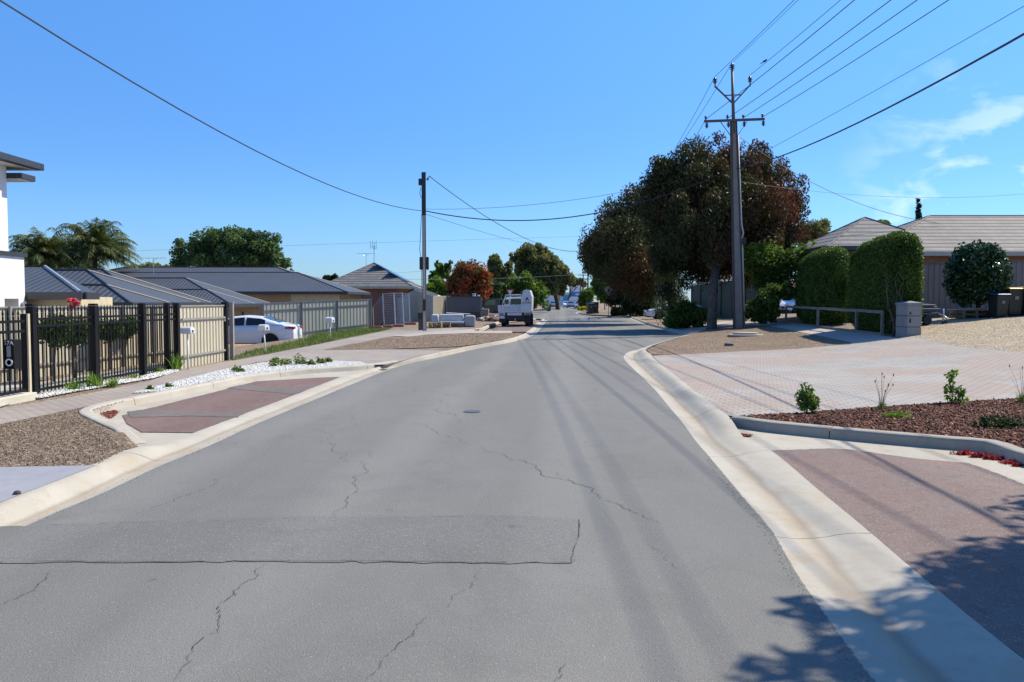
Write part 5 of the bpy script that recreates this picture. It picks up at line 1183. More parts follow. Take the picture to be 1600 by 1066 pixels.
CBg = M('steel_stone', (.43, .42, .35), .5, (.39, .385, .32), scale=1.5, fine=.05); CBgr = M('steel_grey_rail', (.20, .20, .20), .5)
CBb = M('steel_brown', (.235, .19, .165), .5, (.20, .16, .14), scale=1.5, fine=.06); CBbr = M('steel_brown_rail', (.17, .14, .125), .5)
CBgn = M('steel_green', (.035, .07, .06), .45, (.03, .055, .05), scale=1.5); CBtan = M('steel_tan', (.46, .34, .25), .5, (.41, .30, .22), scale=1.5)
pA = G(40, 622, Z); pB = G(358, 561.5, Z); fd = (pB - pA).normalized()
def on_fence(px):           # point of the near fence line seen at this column
    c = (px - 800) / F; s_ = (c * pA.y - pA.x) / (fd.x - c * fd.y); q = pA + fd * s_; q.z = H(q.x, q.y) + Z; return q
FH = 1.46
q0, q1 = on_fence(281), on_fence(352)
sheet_fence('near cream steel fence panel between the black railings and the black end post', q0, q1, 1.37, CB, CBr, 1, rails=(.20, .78), side=1, posts=False)
# its grey end post and the black one in front
def post(name, label, q, w, h, mat, cap=True, cat='post', group=None):
    t = thing(name, label, cat, q, group=group); mb = MB(); mb.box(-w / 2, w / 2, -w / 2, w / 2, -.1, h); mb.build('shaft', mat, t, bevel=.006)
    if cap: mb = MB(); mb.box(-w / 2 - .008, w / 2 + .008, -w / 2 - .008, w / 2 + .008, h + .002, h + .03); mb.build('cap', mat, t, bevel=.01)
    return t
q = on_fence(353.5); pt = post('gate_post', 'black square post at the far end of the cream fence, with a white number plate', (q.x, q.y - .1, q.z), .13, 1.44, blackm)
mb = MB(); mb.box(-.045, .045, -.075, -.068, .98, 1.08); mb.build('number_plate', M('plate_white', (.75, .75, .74), .5), pt)
def text3d(txt, size, loc, rot, mat, parent, name='lettering', ext=.002, align='CENTER', bold=0):
    c = bpy.data.curves.new(name, 'FONT'); c.body = txt; c.size = size; c.extrude = ext; c.align_x = align; c.offset = bold
    f = bpy.data.objects.new(name, c); me = bpy.data.meshes.new_from_object(f); bpy.data.objects.remove(f); c2 = c; o = bpy.data.objects.new(name, me); me.materials.clear(); COL.objects.link(o); o.parent = parent; o.location = loc; o.rotation_euler = rot; me.materials.append(mat); return o
inkd = M('ink_dark', (.02, .02, .025), .6)
text3d('3', .09, (0, -.078, 1.0), (PI / 2, 0, 0), inkd, pt, name='number')
q = on_fence(362); post('fence_post', 'weathered grey timber post behind the black end post', q, .10, 1.43, M('timber_grey', (.33, .30, .26), .9, (.24, .21, .18), bump=.5))
# black railings
rail = thing('black_railing', 'black steel spear topped railing with square posts along the footpath', 'railing fence', on_fence(46))
o_ = rail.location.copy()
FP = [49, 146, 222, 261, 275.5]
for px in FP:
    q = on_fence(px) - o_; w = .115 if px != 261 else .09; mb = MB(); mb.box(q.x - w / 2, q.x + w / 2, q.y - w / 2, q.y + w / 2, -.12, FH - .05); mb.build('post', blackm, rail, bevel=.005)
    mb = MB(); mb.box(q.x - w / 2 - .006, q.x + w / 2 + .006, q.y - w / 2 - .006, q.y + w / 2 + .006, FH - .048, FH - .01); mb.build('post_cap', blackm, rail, bevel=.012)
for k in range(len(FP) - 1):
    a_, c_ = on_fence(FP[k]) - o_, on_fence(FP[k + 1]) - o_; L = (c_ - a_).length; d_ = (c_ - a_).normalized(); mb = MB()
    for zz in (.09, FH - .36, FH - .25): mb.beam(a_ + d_ * .06 + Vector((0, 0, zz)), c_ - d_ * .06 + Vector((0, 0, zz)), .038, .038)
    n = int((L - .12) / .108); 
    for j in range(1, n + 1):
        p = a_ + d_ * (.06 + (L - .12) * j / (n + 1)); mb.beam(p + Vector((0, 0, .04)), p + Vector((0, 0, FH - .16)), .018, .018)
        mb.lathe([(.009, 0), (.017, .01), (.010, .025), (.018, .05), (.012, .09), (.001, .15)], 6, Matrix.Translation(p + Vector((0, 0, FH - .17))))
    mb.build('railing_panel', blackm, rail)
# sliding gate at the left edge, its cream edged post and low plinth
gq = on_fence(40); gd = fd
gate = thing('driveway_gate', 'black barred sliding gate cut by the left edge, with letterbox', 'gate', gq - gd * .25 + Vector((.12, 0, 0)))
mb = MB()
for zz in (.14, FH - .42, FH - .27): mb.beam(gd * -4.2 + Vector((0, 0, zz)), gd * 0 + Vector((0, 0, zz)), .04, .04)
mb.build('gate_rail', blackm, gate)
mb = MB()
for j in range(34):
    p = gd * (-.12 - .12 * j); mb.beam(p + Vector((0, 0, .12)), p + Vector((0, 0, FH - .2)), .02, .02); mb.lathe([(.010, 0), (.018, .01), (.010, .025), (.020, .05), (.012, .09), (.001, .14)], 6, Matrix.Translation(p + Vector((0, 0, FH - .21))))
mb.build('gate_bars', blackm, gate)
mb = MB(); mb.box(-.30, -.16, -.75, -.55, .52, .98); mb.box(-.05, .0, -.42, -.28, .55, .95)
bx = MB(); bx.box(-.02, .12, -.46, -.26, .5, .93); bx.build('letterbox', blackm, gate, bevel=.01)
text3d('57A', .085, (.05, -.468, .855), (PI / 2, 0, 0), M('letter_white', (.75, .75, .73), .5), gate, name='number')
bx = MB(); bx.box(.02, .08, -.468, -.462, .68, .84); bx.build('name_plate', M('steel_plate', (.35, .36, .38), .4, metal=.5), gate)
bx = MB(); bx.lathe([(.052, -.008), (.056, 0), (.052, .006), (.036, .006), (.034, -.002), (.034, -.008)], 24, Matrix.Translation((.05, -.47, .60)) @ Matrix.Rotation(PI / 2, 4, 'X')); bx.build('round_slot', M('letter_white', (.75, .75, .73), .5), gate)
gp_ = thing('gate_post', 'tall black gate post with a cream painted edge beside the sliding gate', 'post', on_fence(43) + Vector((.08, -.12, 0)))
mb = MB(); mb.box(-.09, .0, -.06, .06, -.12, 1.30); mb.build('shaft', blackm, gp_, bevel=.004); mb = MB(); mb.box(.003, .03, -.055, .0, -.12, 1.30); mb.build('edge', cream, gp_, bevel=.004)
pl = thing('plinth_wall', 'low cream painted plinth under the sliding gate', 'low wall', G(0, 628, Z)); q0 = on_fence(38) + Vector((.12, -.1, 0)) ; mb = MB(); mb.beam(q0 + Vector((0, 0, .02)), q0 - gd * 5 + Vector((0, 0, .02)), .22, .16); wb(mb, 'block', M('plinth_cream', (.62, .57, .46), .8, fine=.1), pl, bevel=.01)
# cream fence inside the yard
sheet_fence('cream steel side fence seen through the black railings', G(-60, 612, 0), G(281, 566.5, 0), 1.42, CB, CBr, 6, rails=(.80,), side=1, top0=1.46, top1=1.46)
# long stone-coloured fence behind the sedan
fa, fb = G(411, 536, 0), G(579, 515.5, 0)
fa = Vector((A(411, 474, 41.5).x, 41.5, 0)); fa.z = H(fa.x, fa.y); fb.z = H(fb.x, fb.y)
sheet_fence('long stone coloured steel fence behind the white sedan', fa, fb, 1.8, CBg, CBgr, 3, rails=(.17, .82), side=1, top0=A(411, 474.5, 41.5).z, top1=A(579, 468, fb.y).z, pitch=.22)
sheet_fence('stone coloured fence behind the leaning mesh panels, up to the left pole', G(579, 505, .05) , G(677, 503.5, .05), 1.8, CBg, CBg, 4, rails=(), side=1, top0=A(579, 468, G(579, 505, .05).y).z, top1=A(677, 463, G(677, 503.5, .05).y).z, pitch=.24)
p = G(677, 503, .05); sheet_fence('short sunlit cream fence return facing the street beside the steel bin', p, Vector((p.x + .9, p.y + 4.5, p.z)), 1.95, CB, CB, 2, rails=(), side=-1, top0=A(677, 463, p.y).z, top1=A(677, 463, p.y).z)
# right: brown fence in front of the brick house, tan and green side fences
fa = Vector(A(1425, 410, 35)); fb = Vector(A(1800, 412, 33.5)); fa.z = H(fa.x, fa.y); fb.z = H(fb.x, fb.y)
sheet_fence('long brown steel fence in front of the brick house', fa, fb, 1.8, CBb, CBbr, 4, rails=(.02, .98), side=1, top0=A(1425, 411.5, 35).z, top1=A(1800, 403, 33.5).z, pitch=.22)
fa = G(1125, 494, 0.05); fb = Vector(A(1232, 436, fa.y + 4)); fb.z = H(fb.x, fb.y)
sheet_fence('tan steel fence right behind the big power pole', fa, fb, 1.8, CBtan, CBtan, 3, rails=(), top0=A(1125, 443.5, fa.y).z, top1=A(1232, 436, fa.y + 4).z, pitch=.24)
fa = Vector(A(1081, 447, 68)); fb = Vector(A(1186, 434, 54)); fa.z = H(fa.x, fa.y); fb.z = H(fb.x, fb.y)
sheet_fence('dark green steel fence beyond the big tree trunk', fa, fb, 1.8, CBgn, CBgn, 6, rails=(), top0=A(1081, 447, 68).z, top1=A(1186, 434, 54).z, pitch=.24)
# temporary mesh fence panels with block feet
galv = M('galvanised', (.50, .51, .52), .4, metal=.4)
MP = [(584, 510.5, 458), (600, 510.5, 457.5), (618, 509.5, 457), (631, 508, 459.5), (641, 505.5, 461.5)]
mg = 'leaning temporary mesh fence panels'
for i in range(4):
    a_ = G(MP[i][0], MP[i][1], .06); c_ = G(MP[i + 1][0], MP[i + 1][1], .06); a_.y = c_.y = (a_.y + c_.y) / 2 ; a_.x = (MP[i][0] - 800) / F * a_.y; c_.x = (MP[i + 1][0] - 800) / F * c_.y
    lab = ['leftmost leaning temporary mesh fence panel, against the stone fence', 'second leaning mesh fence panel from the left', 'third leaning mesh fence panel from the left', 'mesh fence panel nearest the left power pole'][i]
    t = thing('mesh_fence_panel', lab, 'fence panel', a_, group=mg); hh = 2.05; dx = -.12
    P = lambda u, v: Vector(((c_.x - a_.x) * u + dx * v, (.25 * v), hh * v + (c_.z - a_.z) * u))
    mb = MB()
    for u in (0.01, .97): mb.tube([P(u, 0), P(u, 1.0)], .032, 8)
    mb.tube([P(0, .985), P(.97, .985)], .022, 6); mb.tube([P(0, .05), P(.97, .05)], .022, 6); mb.build('frame', galv, t)
    mb = MB()
    for j in range(1, 14): mb.tube([P(.02, .05 + j * .067), P(.96, .05 + j * .067)], .006, 3, cap=False)
    for j in range(1, 9): mb.tube([P(j / 9, .05), P(j / 9, .98)], .005, 3, cap=False)
    mb.build('mesh', galv, t)
feet = M('foot_orange', (.38, .13, .09), .8, (.28, .10, .07))
for i, (px, py, lab) in enumerate([(588, 514, 'orange block foot at the left end of the mesh panels'), (604, 512.5, 'orange block foot under the second mesh panel'), (621, 511, 'orange block foot under the third mesh panel'), (641, 507.5, 'orange block foot nearest the left power pole')]):
    p = G(px, py, .09); t = thing('ballast_block', lab, 'ballast block', p, rz=.1 * i, group='orange feet of the mesh panels'); mb = MB(); mb.prism([(-.36, 0), (.36, 0), (.34, .12), (.24, .15), (-.24, .15), (-.34, .12)], -.12, .12); mb.box(-.36, .36, -.12, .12, -.08, -.001); mb.build('block', feet, t, bevel=.015)

# ------------------------------------------------------------ poles and wires
steelr = M('pole_steel', (.075, .06, .055), .75, (.11, .065, .05), scale=2, bump=.3); pconc = M('pole_concrete', (.30, .25, .215), .9, (.22, .185, .16), scale=2.5, bump=.6, fine=.15); insul = M('insulator_brown', (.06, .03, .025), .25); arm_m = M('arm_steel', (.10, .095, .09), .6, (.13, .09, .07))
b1 = G(1154, 513.5, Z); sc = b1.y / F; PH = (513.5 - 192) * sc; TH = (513.5 - 104) * sc
pole = thing('power_pole', 'tall concrete and steel power pole with crossarm on the right verge', 'power pole', b1); pole.rotation_euler = (0, math.atan(-15.5 / 409), 0)
def stobie(par, PH, w0, w1, d0, d1, cm=pconc, sm=steelr):
    mb = MB(); mb.add([(-w0 * .46, -d0 * .42, -.2), (w0 * .46, -d0 * .42, -.2), (w0 * .46, d0 * .45, -.2), (-w0 * .46, d0 * .45, -.2), (-w1 * .46, -d1 * .45, PH), (w1 * .46, -d1 * .45, PH), (w1 * .46, d1 * .45, PH), (-w1 * .46, d1 * .45, PH)], [(0, 3, 2, 1), (4, 5, 6, 7), (0, 1, 5, 4), (1, 2, 6, 5), (2, 3, 7, 6), (3, 0, 4, 7)]); mb.build('concrete_core', cm, par)
    for s_ in (-1, 1):
        mb = MB()
        for (o0, o1, q) in ((w0 * .5, w1 * .5, .018), ):
            mb.beam((s_ * o0, 0, -.2), (s_ * o1, 0, PH + .05), .022, d0, up=(0, 1, 0))
            mb.beam((s_ * (o0 - w0 * .06), -d0 * .47, -.2), (s_ * (o1 - w0 * .06), -d1 * .47 - .02, PH + .05), w0 * .10, .012, up=(0, 1, 0))
        mb.build('steel_channel', sm, par)
    mb = MB()
    for k in range(9): z = .8 + k * (PH - 1) / 9; mb.cyl((-w0 * .5, -d0 * .1, z), (w0 * .5, -d0 * .1, z), .014, 6)
    mb.build('bolt', sm, par)
stobie(pole, PH, .46, .26, .24, .15)
mb = MB(); mb.tube([(0, 0, PH - .6), (0, 0, TH - .35)], [.085, .06], 10); mb.build('upper_mast', arm_m, pole, smooth_=True)
az = PH - .02; hw = 46.5 * sc
mb = MB(); mb.box(-hw, hw, -.20, -.10, az - .05, az + .06); mb.build('crossarm', arm_m, pole, bevel=.006)
mb = MB()
for s_ in (-1, 1): mb.beam((s_ * .62, -.09, az - .05), (s_ * .12, -.05, az - .75), .05, .02)
mb.build('crossarm_brace', arm_m, pole)
va = TH - 61 * sc; vt = TH - 31 * sc
for s_ in (-1, 1):
    mb = MB(); mb.beam((s_ * .04, 0, va), (s_ * 27 * sc, 0, vt - .12), .07, .06); mb.beam((s_ * 27 * sc, 0, vt - .18), (s_ * 27 * sc, 0, vt), .05, .05); mb.build('raised_arm', arm_m, pole)
mb = MB(); mb.beam((-14 * sc, 0, va + .36), (14 * sc, 0, va + .36), .04, .05); mb.build('arm_tie', arm_m, pole)
def insulator(par, x, y, z, s_=1.0, down=False):
    mb = MB(); k = -1 if down else 1
    mb.lathe([(.03 * s_, 0), (.03 * s_, .04 * s_), (.11 * s_, .06 * s_), (.04 * s_, .10 * s_), (.12 * s_, .14 * s_), (.045 * s_, .18 * s_), (.11 * s_, .22 * s_), (.05 * s_, .27 * s_), (.03 * s_, .33 * s_)], 14, Matrix.Translation((x, y, z)) @ (Matrix.Rotation(PI, 4, 'X') if down else Matrix.Identity(4))); mb.build('insulator', insul, par, smooth_=True)
insulator(pole, 0, 0, TH - .36, 1.1); insulator(pole, -27 * sc, 0, vt - .02); insulator(pole, 27 * sc, 0, vt - .02)
XI = [-hw + .08, -.32, .42, hw - .10]
for x in XI: insulator(pole, x, -.15, az + .07, .62); insulator(pole, x + .04, -.15, az - .06, .8, True)
mb = MB(); mb.tube([(.27, -.1, -.1), (.25, -.1, 3.9), (.24, -.1, 4.25), (.30, -.12, 4.5), (.23, -.1, 4.9), (.18, -.06, PH - .7)], .035, 8); mb.build('conduit', M('conduit_grey', (.42, .43, .44), .5), pole, smooth_=True)
mb = MB(); mb.box(.22, .40, -.20, -.04, 3.95, 4.25); mb.build('junction_box', M('box_black', (.02, .022, .022), .5), pole, bevel=.01)
Rp = Matrix.Rotation(pole.rotation_euler.y, 4, 'Y')
def onpole(x, z, y=0): return Vector(b1) + Rp @ Vector((x, y, z))
# left pole
b2_ = G(663.5, 517, Z); s2 = b2_.y / F; P2 = (517 - 273.5) * s2
pole2 = thing('power_pole', 'slim concrete and steel pole on the left verge with black boxes', 'power pole', b2_)
stobie(pole2, P2, .17, .14, .15, .12, cm=M('pole_concrete_pale', (.55, .51, .46), .9, (.42, .38, .34), scale=2.5, bump=.5))
mb = MB(); mb.box(-.105, .105, -.12, -.08, P2 - 2.05, P2 + .06); mb.build('cover_plate', M('box_black', (.02, .022, .022), .5), pole2)
mb = MB(); mb.box(-.26, -.11, -.12, .05, P2 - .58, P2 - .25); mb.build('fuse_box', M('box_black', (.02, .022, .022), .5), pole2, bevel=.03)
for s_ in (-1, 1):
    mb = MB(); mb.box(s_ * .16 - .07, s_ * .16 + .07, -.14, .08, (517 - 422) * s2 + .0, (517 - 402) * s2); mb.build('black_box', M('box_black', (.02, .022, .022), .5), pole2, bevel=.04)
mb = MB(); mb.box(-.05, .05, -.135, -.085, (517 - 486) * s2, (517 - 468) * s2); mb.build('id_plate', M('box_black', (.02, .022, .022), .5), pole2)
mb = MB(); mb.tube([(.12, 0, P2 - .3), (.3, -.05, P2 - .12), (.42, -.05, P2 - .25)], .018, 6); mb.tube([(-.14, -.1, P2 - .7), (-.2, -.1, P2 - 1.0), (-.12, -.1, P2 - 1.2)], .015, 6); mb.tube([(-.12, -.05, P2 - 2), (-.22, -.05, 4), (-.14, -.05, 3.6), (-.13, -.05, 2)], .015, 6); mb.build('bracket', steelr, pole2)
insulator(pole2, .2, -.05, P2 - .35, .5)
pc = G(657.5, 516, Z); t = thing('brick_pillar', 'short brown brick pillar with dark box on top against the left pole', 'pillar', pc)
mb = MB(); mb.box(-.11, .12, -.12, .14, -.1, 18 * s2); mb.build('shaft', m_brick('brick_dark', (.13, .085, .07), (.10, .065, .055), (.16, .13, .11)), t); mb = MB(); mb.box(-.13, .10, -.1, .12, 18 * s2 + .002, 28 * s2); mb.build('box', M('box_dark', (.03, .028, .03), .6), t, bevel=.01)

cable = M('cable_black', (.022, .022, .024), .6)
def wire(label, a, b_, sag, r=.009, group='overhead wires', n=28, name='power_line'):
    a = Vector(a); b_ = Vector(b_); mb = MB(); P = []
    for i in range(n + 1):
        t_ = i / n; p = a.lerp(b_, t_); p.z -= 4 * sag * t_ * (1 - t_); P.append(p - a)
    mb.tube(P, r, 5); o = mb.build(name, cable, loc=a, autouv=False); tag(o, label, 'overhead wire', group); return o
back = lambda p, dz=0.0, sl=.0: Vector((p.x - sl * (p.y + 14), -14, p.z + dz))
far_pole = Vector((13.9, 96, 0)); far_pole.z = H(13.9, 96) + Z
top, vl, vr = onpole(0, TH), onpole(-27 * sc, vt + .33), onpole(27 * sc, vt + .33)
ci = [onpole(x, az + .10, -.15) for x in XI]
for p, lab, r_ in ((top, 'topmost wire running from the pole peak towards the camera', .009), (vl, 'wire running towards the camera from the left raised arm', .011), (vr, 'wire running towards the camera from the right raised arm', .011)): wire(lab, p, back(p), .55, r_)
for p, lab in zip(ci, ('wire towards the camera from the left end of the crossarm', 'wire towards the camera from the inner left crossarm insulator', 'wire towards the camera from the inner right crossarm insulator', 'wire towards the camera from the right end of the crossarm')): wire(lab, p, back(p, -.3), .5, .013)
for p, lab in ((top, 'thin wire dropping from the pole peak behind the big tree'), (vl, 'thin wire from the left raised arm down behind the big tree'), (ci[0], 'wire from the crossarm left end down into the big tree')): wire(lab, p, Vector((far_pole.x - .8, far_pole.y, far_pole.z + p.z - b1.z - .8)), .8, .012)
pt_ = onpole(.1, (513.5 - 266) * sc)
wire('thickest black cable crossing the upper right sky', pt_, Vector((6.2, -14, 7.1)), 1.45, .022)
wire('thin pale line below the crossarm wires, towards the camera on the right', onpole(.15, (513.5 - 262) * sc), Vector((12.9, -14, 9.4)), .3, .008)
wire('service wire sloping down to the brick house roof', onpole(.1, (513.5 - 213) * sc), A(1468, 349, 40), .75, .013)
wire('long thin wire crossing behind the pole to the right frame edge', onpole(.1, (513.5 - 285) * sc), A(1720, 288, 46), .75, .008)
wire('bundled cable hanging between the left pole and the big tree', b2_ + Vector((.1, 0, (517 - 331) * s2)), onpole(-.2, (513.5 - 266) * sc), 1.25, .026)
wire('upper thin wire between the left pole and the big pole', b2_ + Vector((.1, 0, (517 - 328) * s2)), onpole(-.2, (513.5 - 262) * sc), .55, .009)
wire('single cable sagging in from the top left corner to the left pole', b2_ + Vector((0, 0, (517 - 331) * s2)), Vector((-12.0, -10, 11.7)), 2.53, .016)
wire('black cable sloping from the left pole top down to the right', b2_ + Vector((.3, 0, P2 - .15)), A(945, 384, 95), 1.9, .02)
wire('faint wire sloping from mid left pole towards the gum trees', b2_ + Vector((.1, 0, (517 - 336) * s2)), A(905, 392, 120), .5, .012)
wire('faint far line across the sky above the left roofs', A(-60, 402, 105), A(960, 368, 130), -.1, .013)
wire('second faint far line beside the tiled roof apex', A(300, 440, 110), A(880, 404, 130), .6, .012)
wire('low faint line crossing the gum trees', A(600, 436, 70), A(960, 423, 110), .4, .014)
# bird
t = thing('bird', 'small dark bird perched on the wire right of the pole', 'bird', (0, 0, 0)); k_ = .27
pw = vr.lerp(back(vr), k_ * .28); u_ = (vr.y - 36.9) / (vr.y + 14); pw = vr.lerp(back(vr), u_); pw.z -= 4 * .55 * u_ * (1 - u_)
t.location = pw; mb = MB(); mb.tube([(-.12, 0, .02), (-.06, 0, .07), (0, 0, .10), (.05, 0, .13), (.09, 0, .17), (.12, 0, .18)], [.008, .03, .048, .04, .03, .012], 8); mb.tube([(.11, 0, .178), (.15, 0, .17)], [.010, .002], 5); mb.tube([(-.1, 0, .03), (-.22, 0, -.03)], [.02, .008], 5); mb.build('body', M('feather_dark', (.04, .035, .035), .8), t, smooth_=True)
# far poles
def far_pole_t(px, py_base, py_top, D, label, arms=1, w=1.2):
    p = A(px, py_base, D); p.z = H(p.x, p.y); h = A(px, py_top, D).z - p.z; t = thing('power_pole', label, 'power pole', p, group='faraway power poles'); mb = MB(); mb.tube([(0, 0, -.1), (0, 0, h)], [.2, .12], 8); mb.build('shaft', BKd, t, smooth_=True)
    mb = MB()
    for k in range(arms): mb.box(-w, w, -.08, .08, h - .4 - k * 1.2, h - .25 - k * 1.2)
    mb.build('crossarm', BKd, t)
far_pole_t(911, 478, 428, 205, 'taller far pole with two crossarms above the parked cars', 2, 1.3)
far_pole_t(906.5, 478, 440, 230, 'darker far pole left of the taller far pole', 1, 1.2)
far_pole_t(918.5, 480, 424, 165, 'far pole at the edge of the right trees', 2, 1.2)
far_pole_t(985, 489, 330, 96, 'pole hidden among the bottlebrush trees', 1, 1.4)
# ------------------------------------------------------------ vehicles
tyre_m = M('tyre', (.018, .018, .019), .85, bump=.2); rim_m = M('rim_alloy', (.40, .41, .42), .3, metal=.8); black_p = M('plastic_black', (.02, .02, .022), .6); chrome = M('chrome', (.6, .6, .62), .2, metal=.9)
white_p = M('paint_white', (.78, .79, .80), .28, (.76, .77, .78), coat=.7); tail_m = M('tail_light', (.32, .015, .02), .2, coat=.5); head_m = M('head_light', (.55, .57, .6), .12, coat=.6); plate_m = M('plate_white', (.75, .75, .74), .5)
def lerp_prof(pr, x):
    if x <= pr[0][0]: return pr[0][1]
    for (a, va), (b_, vb) in zip(pr, pr[1:]):
        if x <= b_: t_ = (x - a) / (b_ - a); t_ = t_ * t_ * (3 - 2 * t_) * .5 + t_ * .5; return va + (vb - va) * t_
    return pr[-1][1]
def wheel(par, x, y, r, w, spokes=5, steel=False, name='wheel'):
    s_ = 1 if y > 0 else -1; Mx = Matrix.Translation((x, y, r)) @ Matrix.Rotation(PI / 2, 4, 'X')
    mb = MB(); mb.lathe([(r * .62, -w / 2), (r * .93, -w / 2), (r, -w * .36), (r, w * .36), (r * .93, w / 2), (r * .62, w / 2)], 28, Mx); t_ = mb.build(name, tyre_m, par, smooth_=False, bevel=.0)
    mb = MB(); f = -s_ * w * .40
    mb.lathe([(r * .66, -w * .42), (r * .66, w * .42), (r * .60, w * .40), (r * .60, -w * .40)], 28, Mx)
    mb.lathe([(r * .16, f - .02), (r * .16, f + .02)], 14, Mx)
    if steel: mb.lathe([(r * .6, f * .5 - .01), (r * .6, f * .5 + .01)], 24, Mx)
    else:
        for k in range(spokes):
            for dd in (-.12, .12):
                a = 2 * PI * k / spokes + dd; ca, sa = math.cos(a), math.sin(a); mb.beam(Mx @ Vector((ca * r * .1, sa * r * .1, f)), Mx @ Vector((ca * r * .63, sa * r * .63, f)), .035, .035)
    mb.build('rim', rim_m, t_)
    mb = MB(); mb.lathe([(r * .58, -f * .4 - .01), (r * .58, -f * .4 + .01)], 20, Mx); mb.build('brake', black_p, t_)
    return t_
def car(name, label, cat, paint, loc, rz, P, group=None):
    """P: profile dictionary; the nose points along +X, loc is the centre on the ground"""
    t = thing(name, label, cat, loc, rz, group); L, W = P['L'], P['W']; hw = W / 2; ax = P['axles']; R = P['R']; sill = P.get('sill', .22)
    xs = sorted(set([-L / 2 + L * i / 44 for i in range(45)] + [a + R * 1.16 * math.cos(PI * k / 12) for a in ax for k in range(13)]))
    ring_ = []; V = []; Fc = []
    for x in xs:
        e = abs(x) / (L / 2); wx = hw * (1 - .16 * max(0, (e - .72) / .28) ** 2.2 - .0)
        zb = sill + (.10 * max(0, (e - .86) / .14))
        for a in ax:
            d = abs(x - a)
            if d <= R * 1.16 + 1e-6: zb = max(zb, R + math.sqrt(max(0, (R * 1.16) ** 2 - d * d)) - .01)
        zt = lerp_prof(P['deck'], x); zm = zb + (zt - zb) * .5; zs = max(zb + .02, min(zt - .05, P.get('shoulder', .78) if zt > .9 else zt * .84))
        pts = [(0, zb if zb < .5 else sill + .1), (wx * .80, zb if zb < .5 else sill + .1), (wx * .97, zb), (wx * 1.0, zb + (zs - zb) * .35), (wx * 1.0, zb + (zs - zb) * .75), (wx * .985, zs), (wx * .93, zs + (zt - zs) * .7), (wx * .80, zt - .006), (wx * .4, zt + .012), (0, zt + .016)]
        full = [(y, z) for y, z in pts] + [(-y, z) for y, z in pts[-2:0:-1]]
        ring_.append(full)
    n = len(ring_[0])
    for x, f in zip(xs, ring_): V += [(x, y, z) for y, z in f]
    for i in range(len(xs) - 1):
        for j in range(n): Fc.append((i * n + j, i * n + (j + 1) % n, (i + 1) * n + (j + 1) % n, (i + 1) * n + j))
    Fc += [tuple(range(n)), tuple((len(xs) - 1) * n + j for j in range(n))]
    mb = MB(); mb.add(V, Fc); body = mb.build('body', paint, t, smooth_=True)
    m = body.modifiers.new('e', 'EDGE_SPLIT'); m.split_angle = math.radians(38)
    # cabin
    roof = P['roof']; x0, x1 = roof[0][0], roof[-1][0]; cs = [x0 + (x1 - x0) * i / 26 for i in range(27)]; V = []; Fc = []; n = 9
    def cab(x):
        zr = lerp_prof(roof, x); zd = min(zr, lerp_prof(P['deck'], x)) - .02; hgt = max(0.0, zr - zd); wb_ = hw * .90; wt = hw * (.90 - .22 * min(1, hgt / .5)); return zd, zr, wb_, wt
    for x in cs:
        zd, zr, wb_, wt = cab(x); V += [(x, -wb_, zd), (x, -(wb_ * .6 + wt * .4), zd + (zr - zd) * .45), (x, -wt, zr - .05 if zr - zd > .06 else zr), (x, -wt * .86, zr - .008), (x, 0, zr + .012), (x, wt * .86, zr - .008), (x, wt, zr - .05 if zr - zd > .06 else zr), (x, wb_ * .6 + wt * .4, zd + (zr - zd) * .45), (x, wb_, zd)]
    for i in range(len(cs) - 1):
        for j in range(n - 1): Fc.append((i * n + j, i * n + j + 1, (i + 1) * n + j + 1, (i + 1) * n + j))
    mb = MB(); mb.add(V, Fc); mb.build('cabin', paint, t, smooth_=True)
    for s_ in (-1, 1):
        for (a, c) in P['glass']:
            mb = MB(); k = 10; o = 0; vs = []
            for i in range(k + 1):
                x = a + (c - a) * i / k; zd, zr, wb_, wt = cab(x); zt_ = zr - .085; zl = max(zd + .055, P.get('belt', .93)); zt_ = max(zt_, zl + .005)
                def at_(z):
                    y1_, y2_ = wb_ * .6 + wt * .4, wt; zk = zd + (zr - zd) * .45
                    return (wb_ + (y1_ - wb_) * (z - zd) / max(.01, zk - zd)) if z < zk else (y1_ + (y2_ - y1_) * (z - zk) / max(.01, zr - .05 - zk))
                vs += [(x, s_ * (at_(zl) + .014), zl), (x, s_ * (at_((zl + zt_) / 2) + .016), (zl + zt_) / 2), (x, s_ * (at_(zt_) + .014), zt_)]
            mb.add(vs, [(i * 3 + j, i * 3 + j + 3, i * 3 + j + 4, i * 3 + j + 1) for i in range(k) for j in (0, 1)]); mb.build('side_window', GL, t, fixn=True)
        mb = MB(); mx_ = P['mirror']; mb.add([(mx_ - .06, s_ * hw * .93, P.get('belt', .93) + .02), (mx_ + .10, s_ * (hw * .93), P.get('belt', .93) + .02), (mx_ + .08, s_ * (hw + .16), P.get('belt', .93) + .03), (mx_ - .06, s_ * (hw + .17), P.get('belt', .93) + .03), (mx_ - .06, s_ * hw * .95, P.get('belt', .93) + .16), (mx_ + .06, s_ * (hw * .95), P.get('belt', .93) + .15), (mx_ + .05, s_ * (hw + .15), P.get('belt', .93) + .15), (mx_ - .06, s_ * (hw + .17), P.get('belt', .93) + .16)], [(0, 3, 2, 1), (4, 5, 6, 7), (0, 1, 5, 4), (1, 2, 6, 5), (2, 3, 7, 6), (3, 0, 4, 7)]); mb.build('mirror', paint, t, bevel=.02)
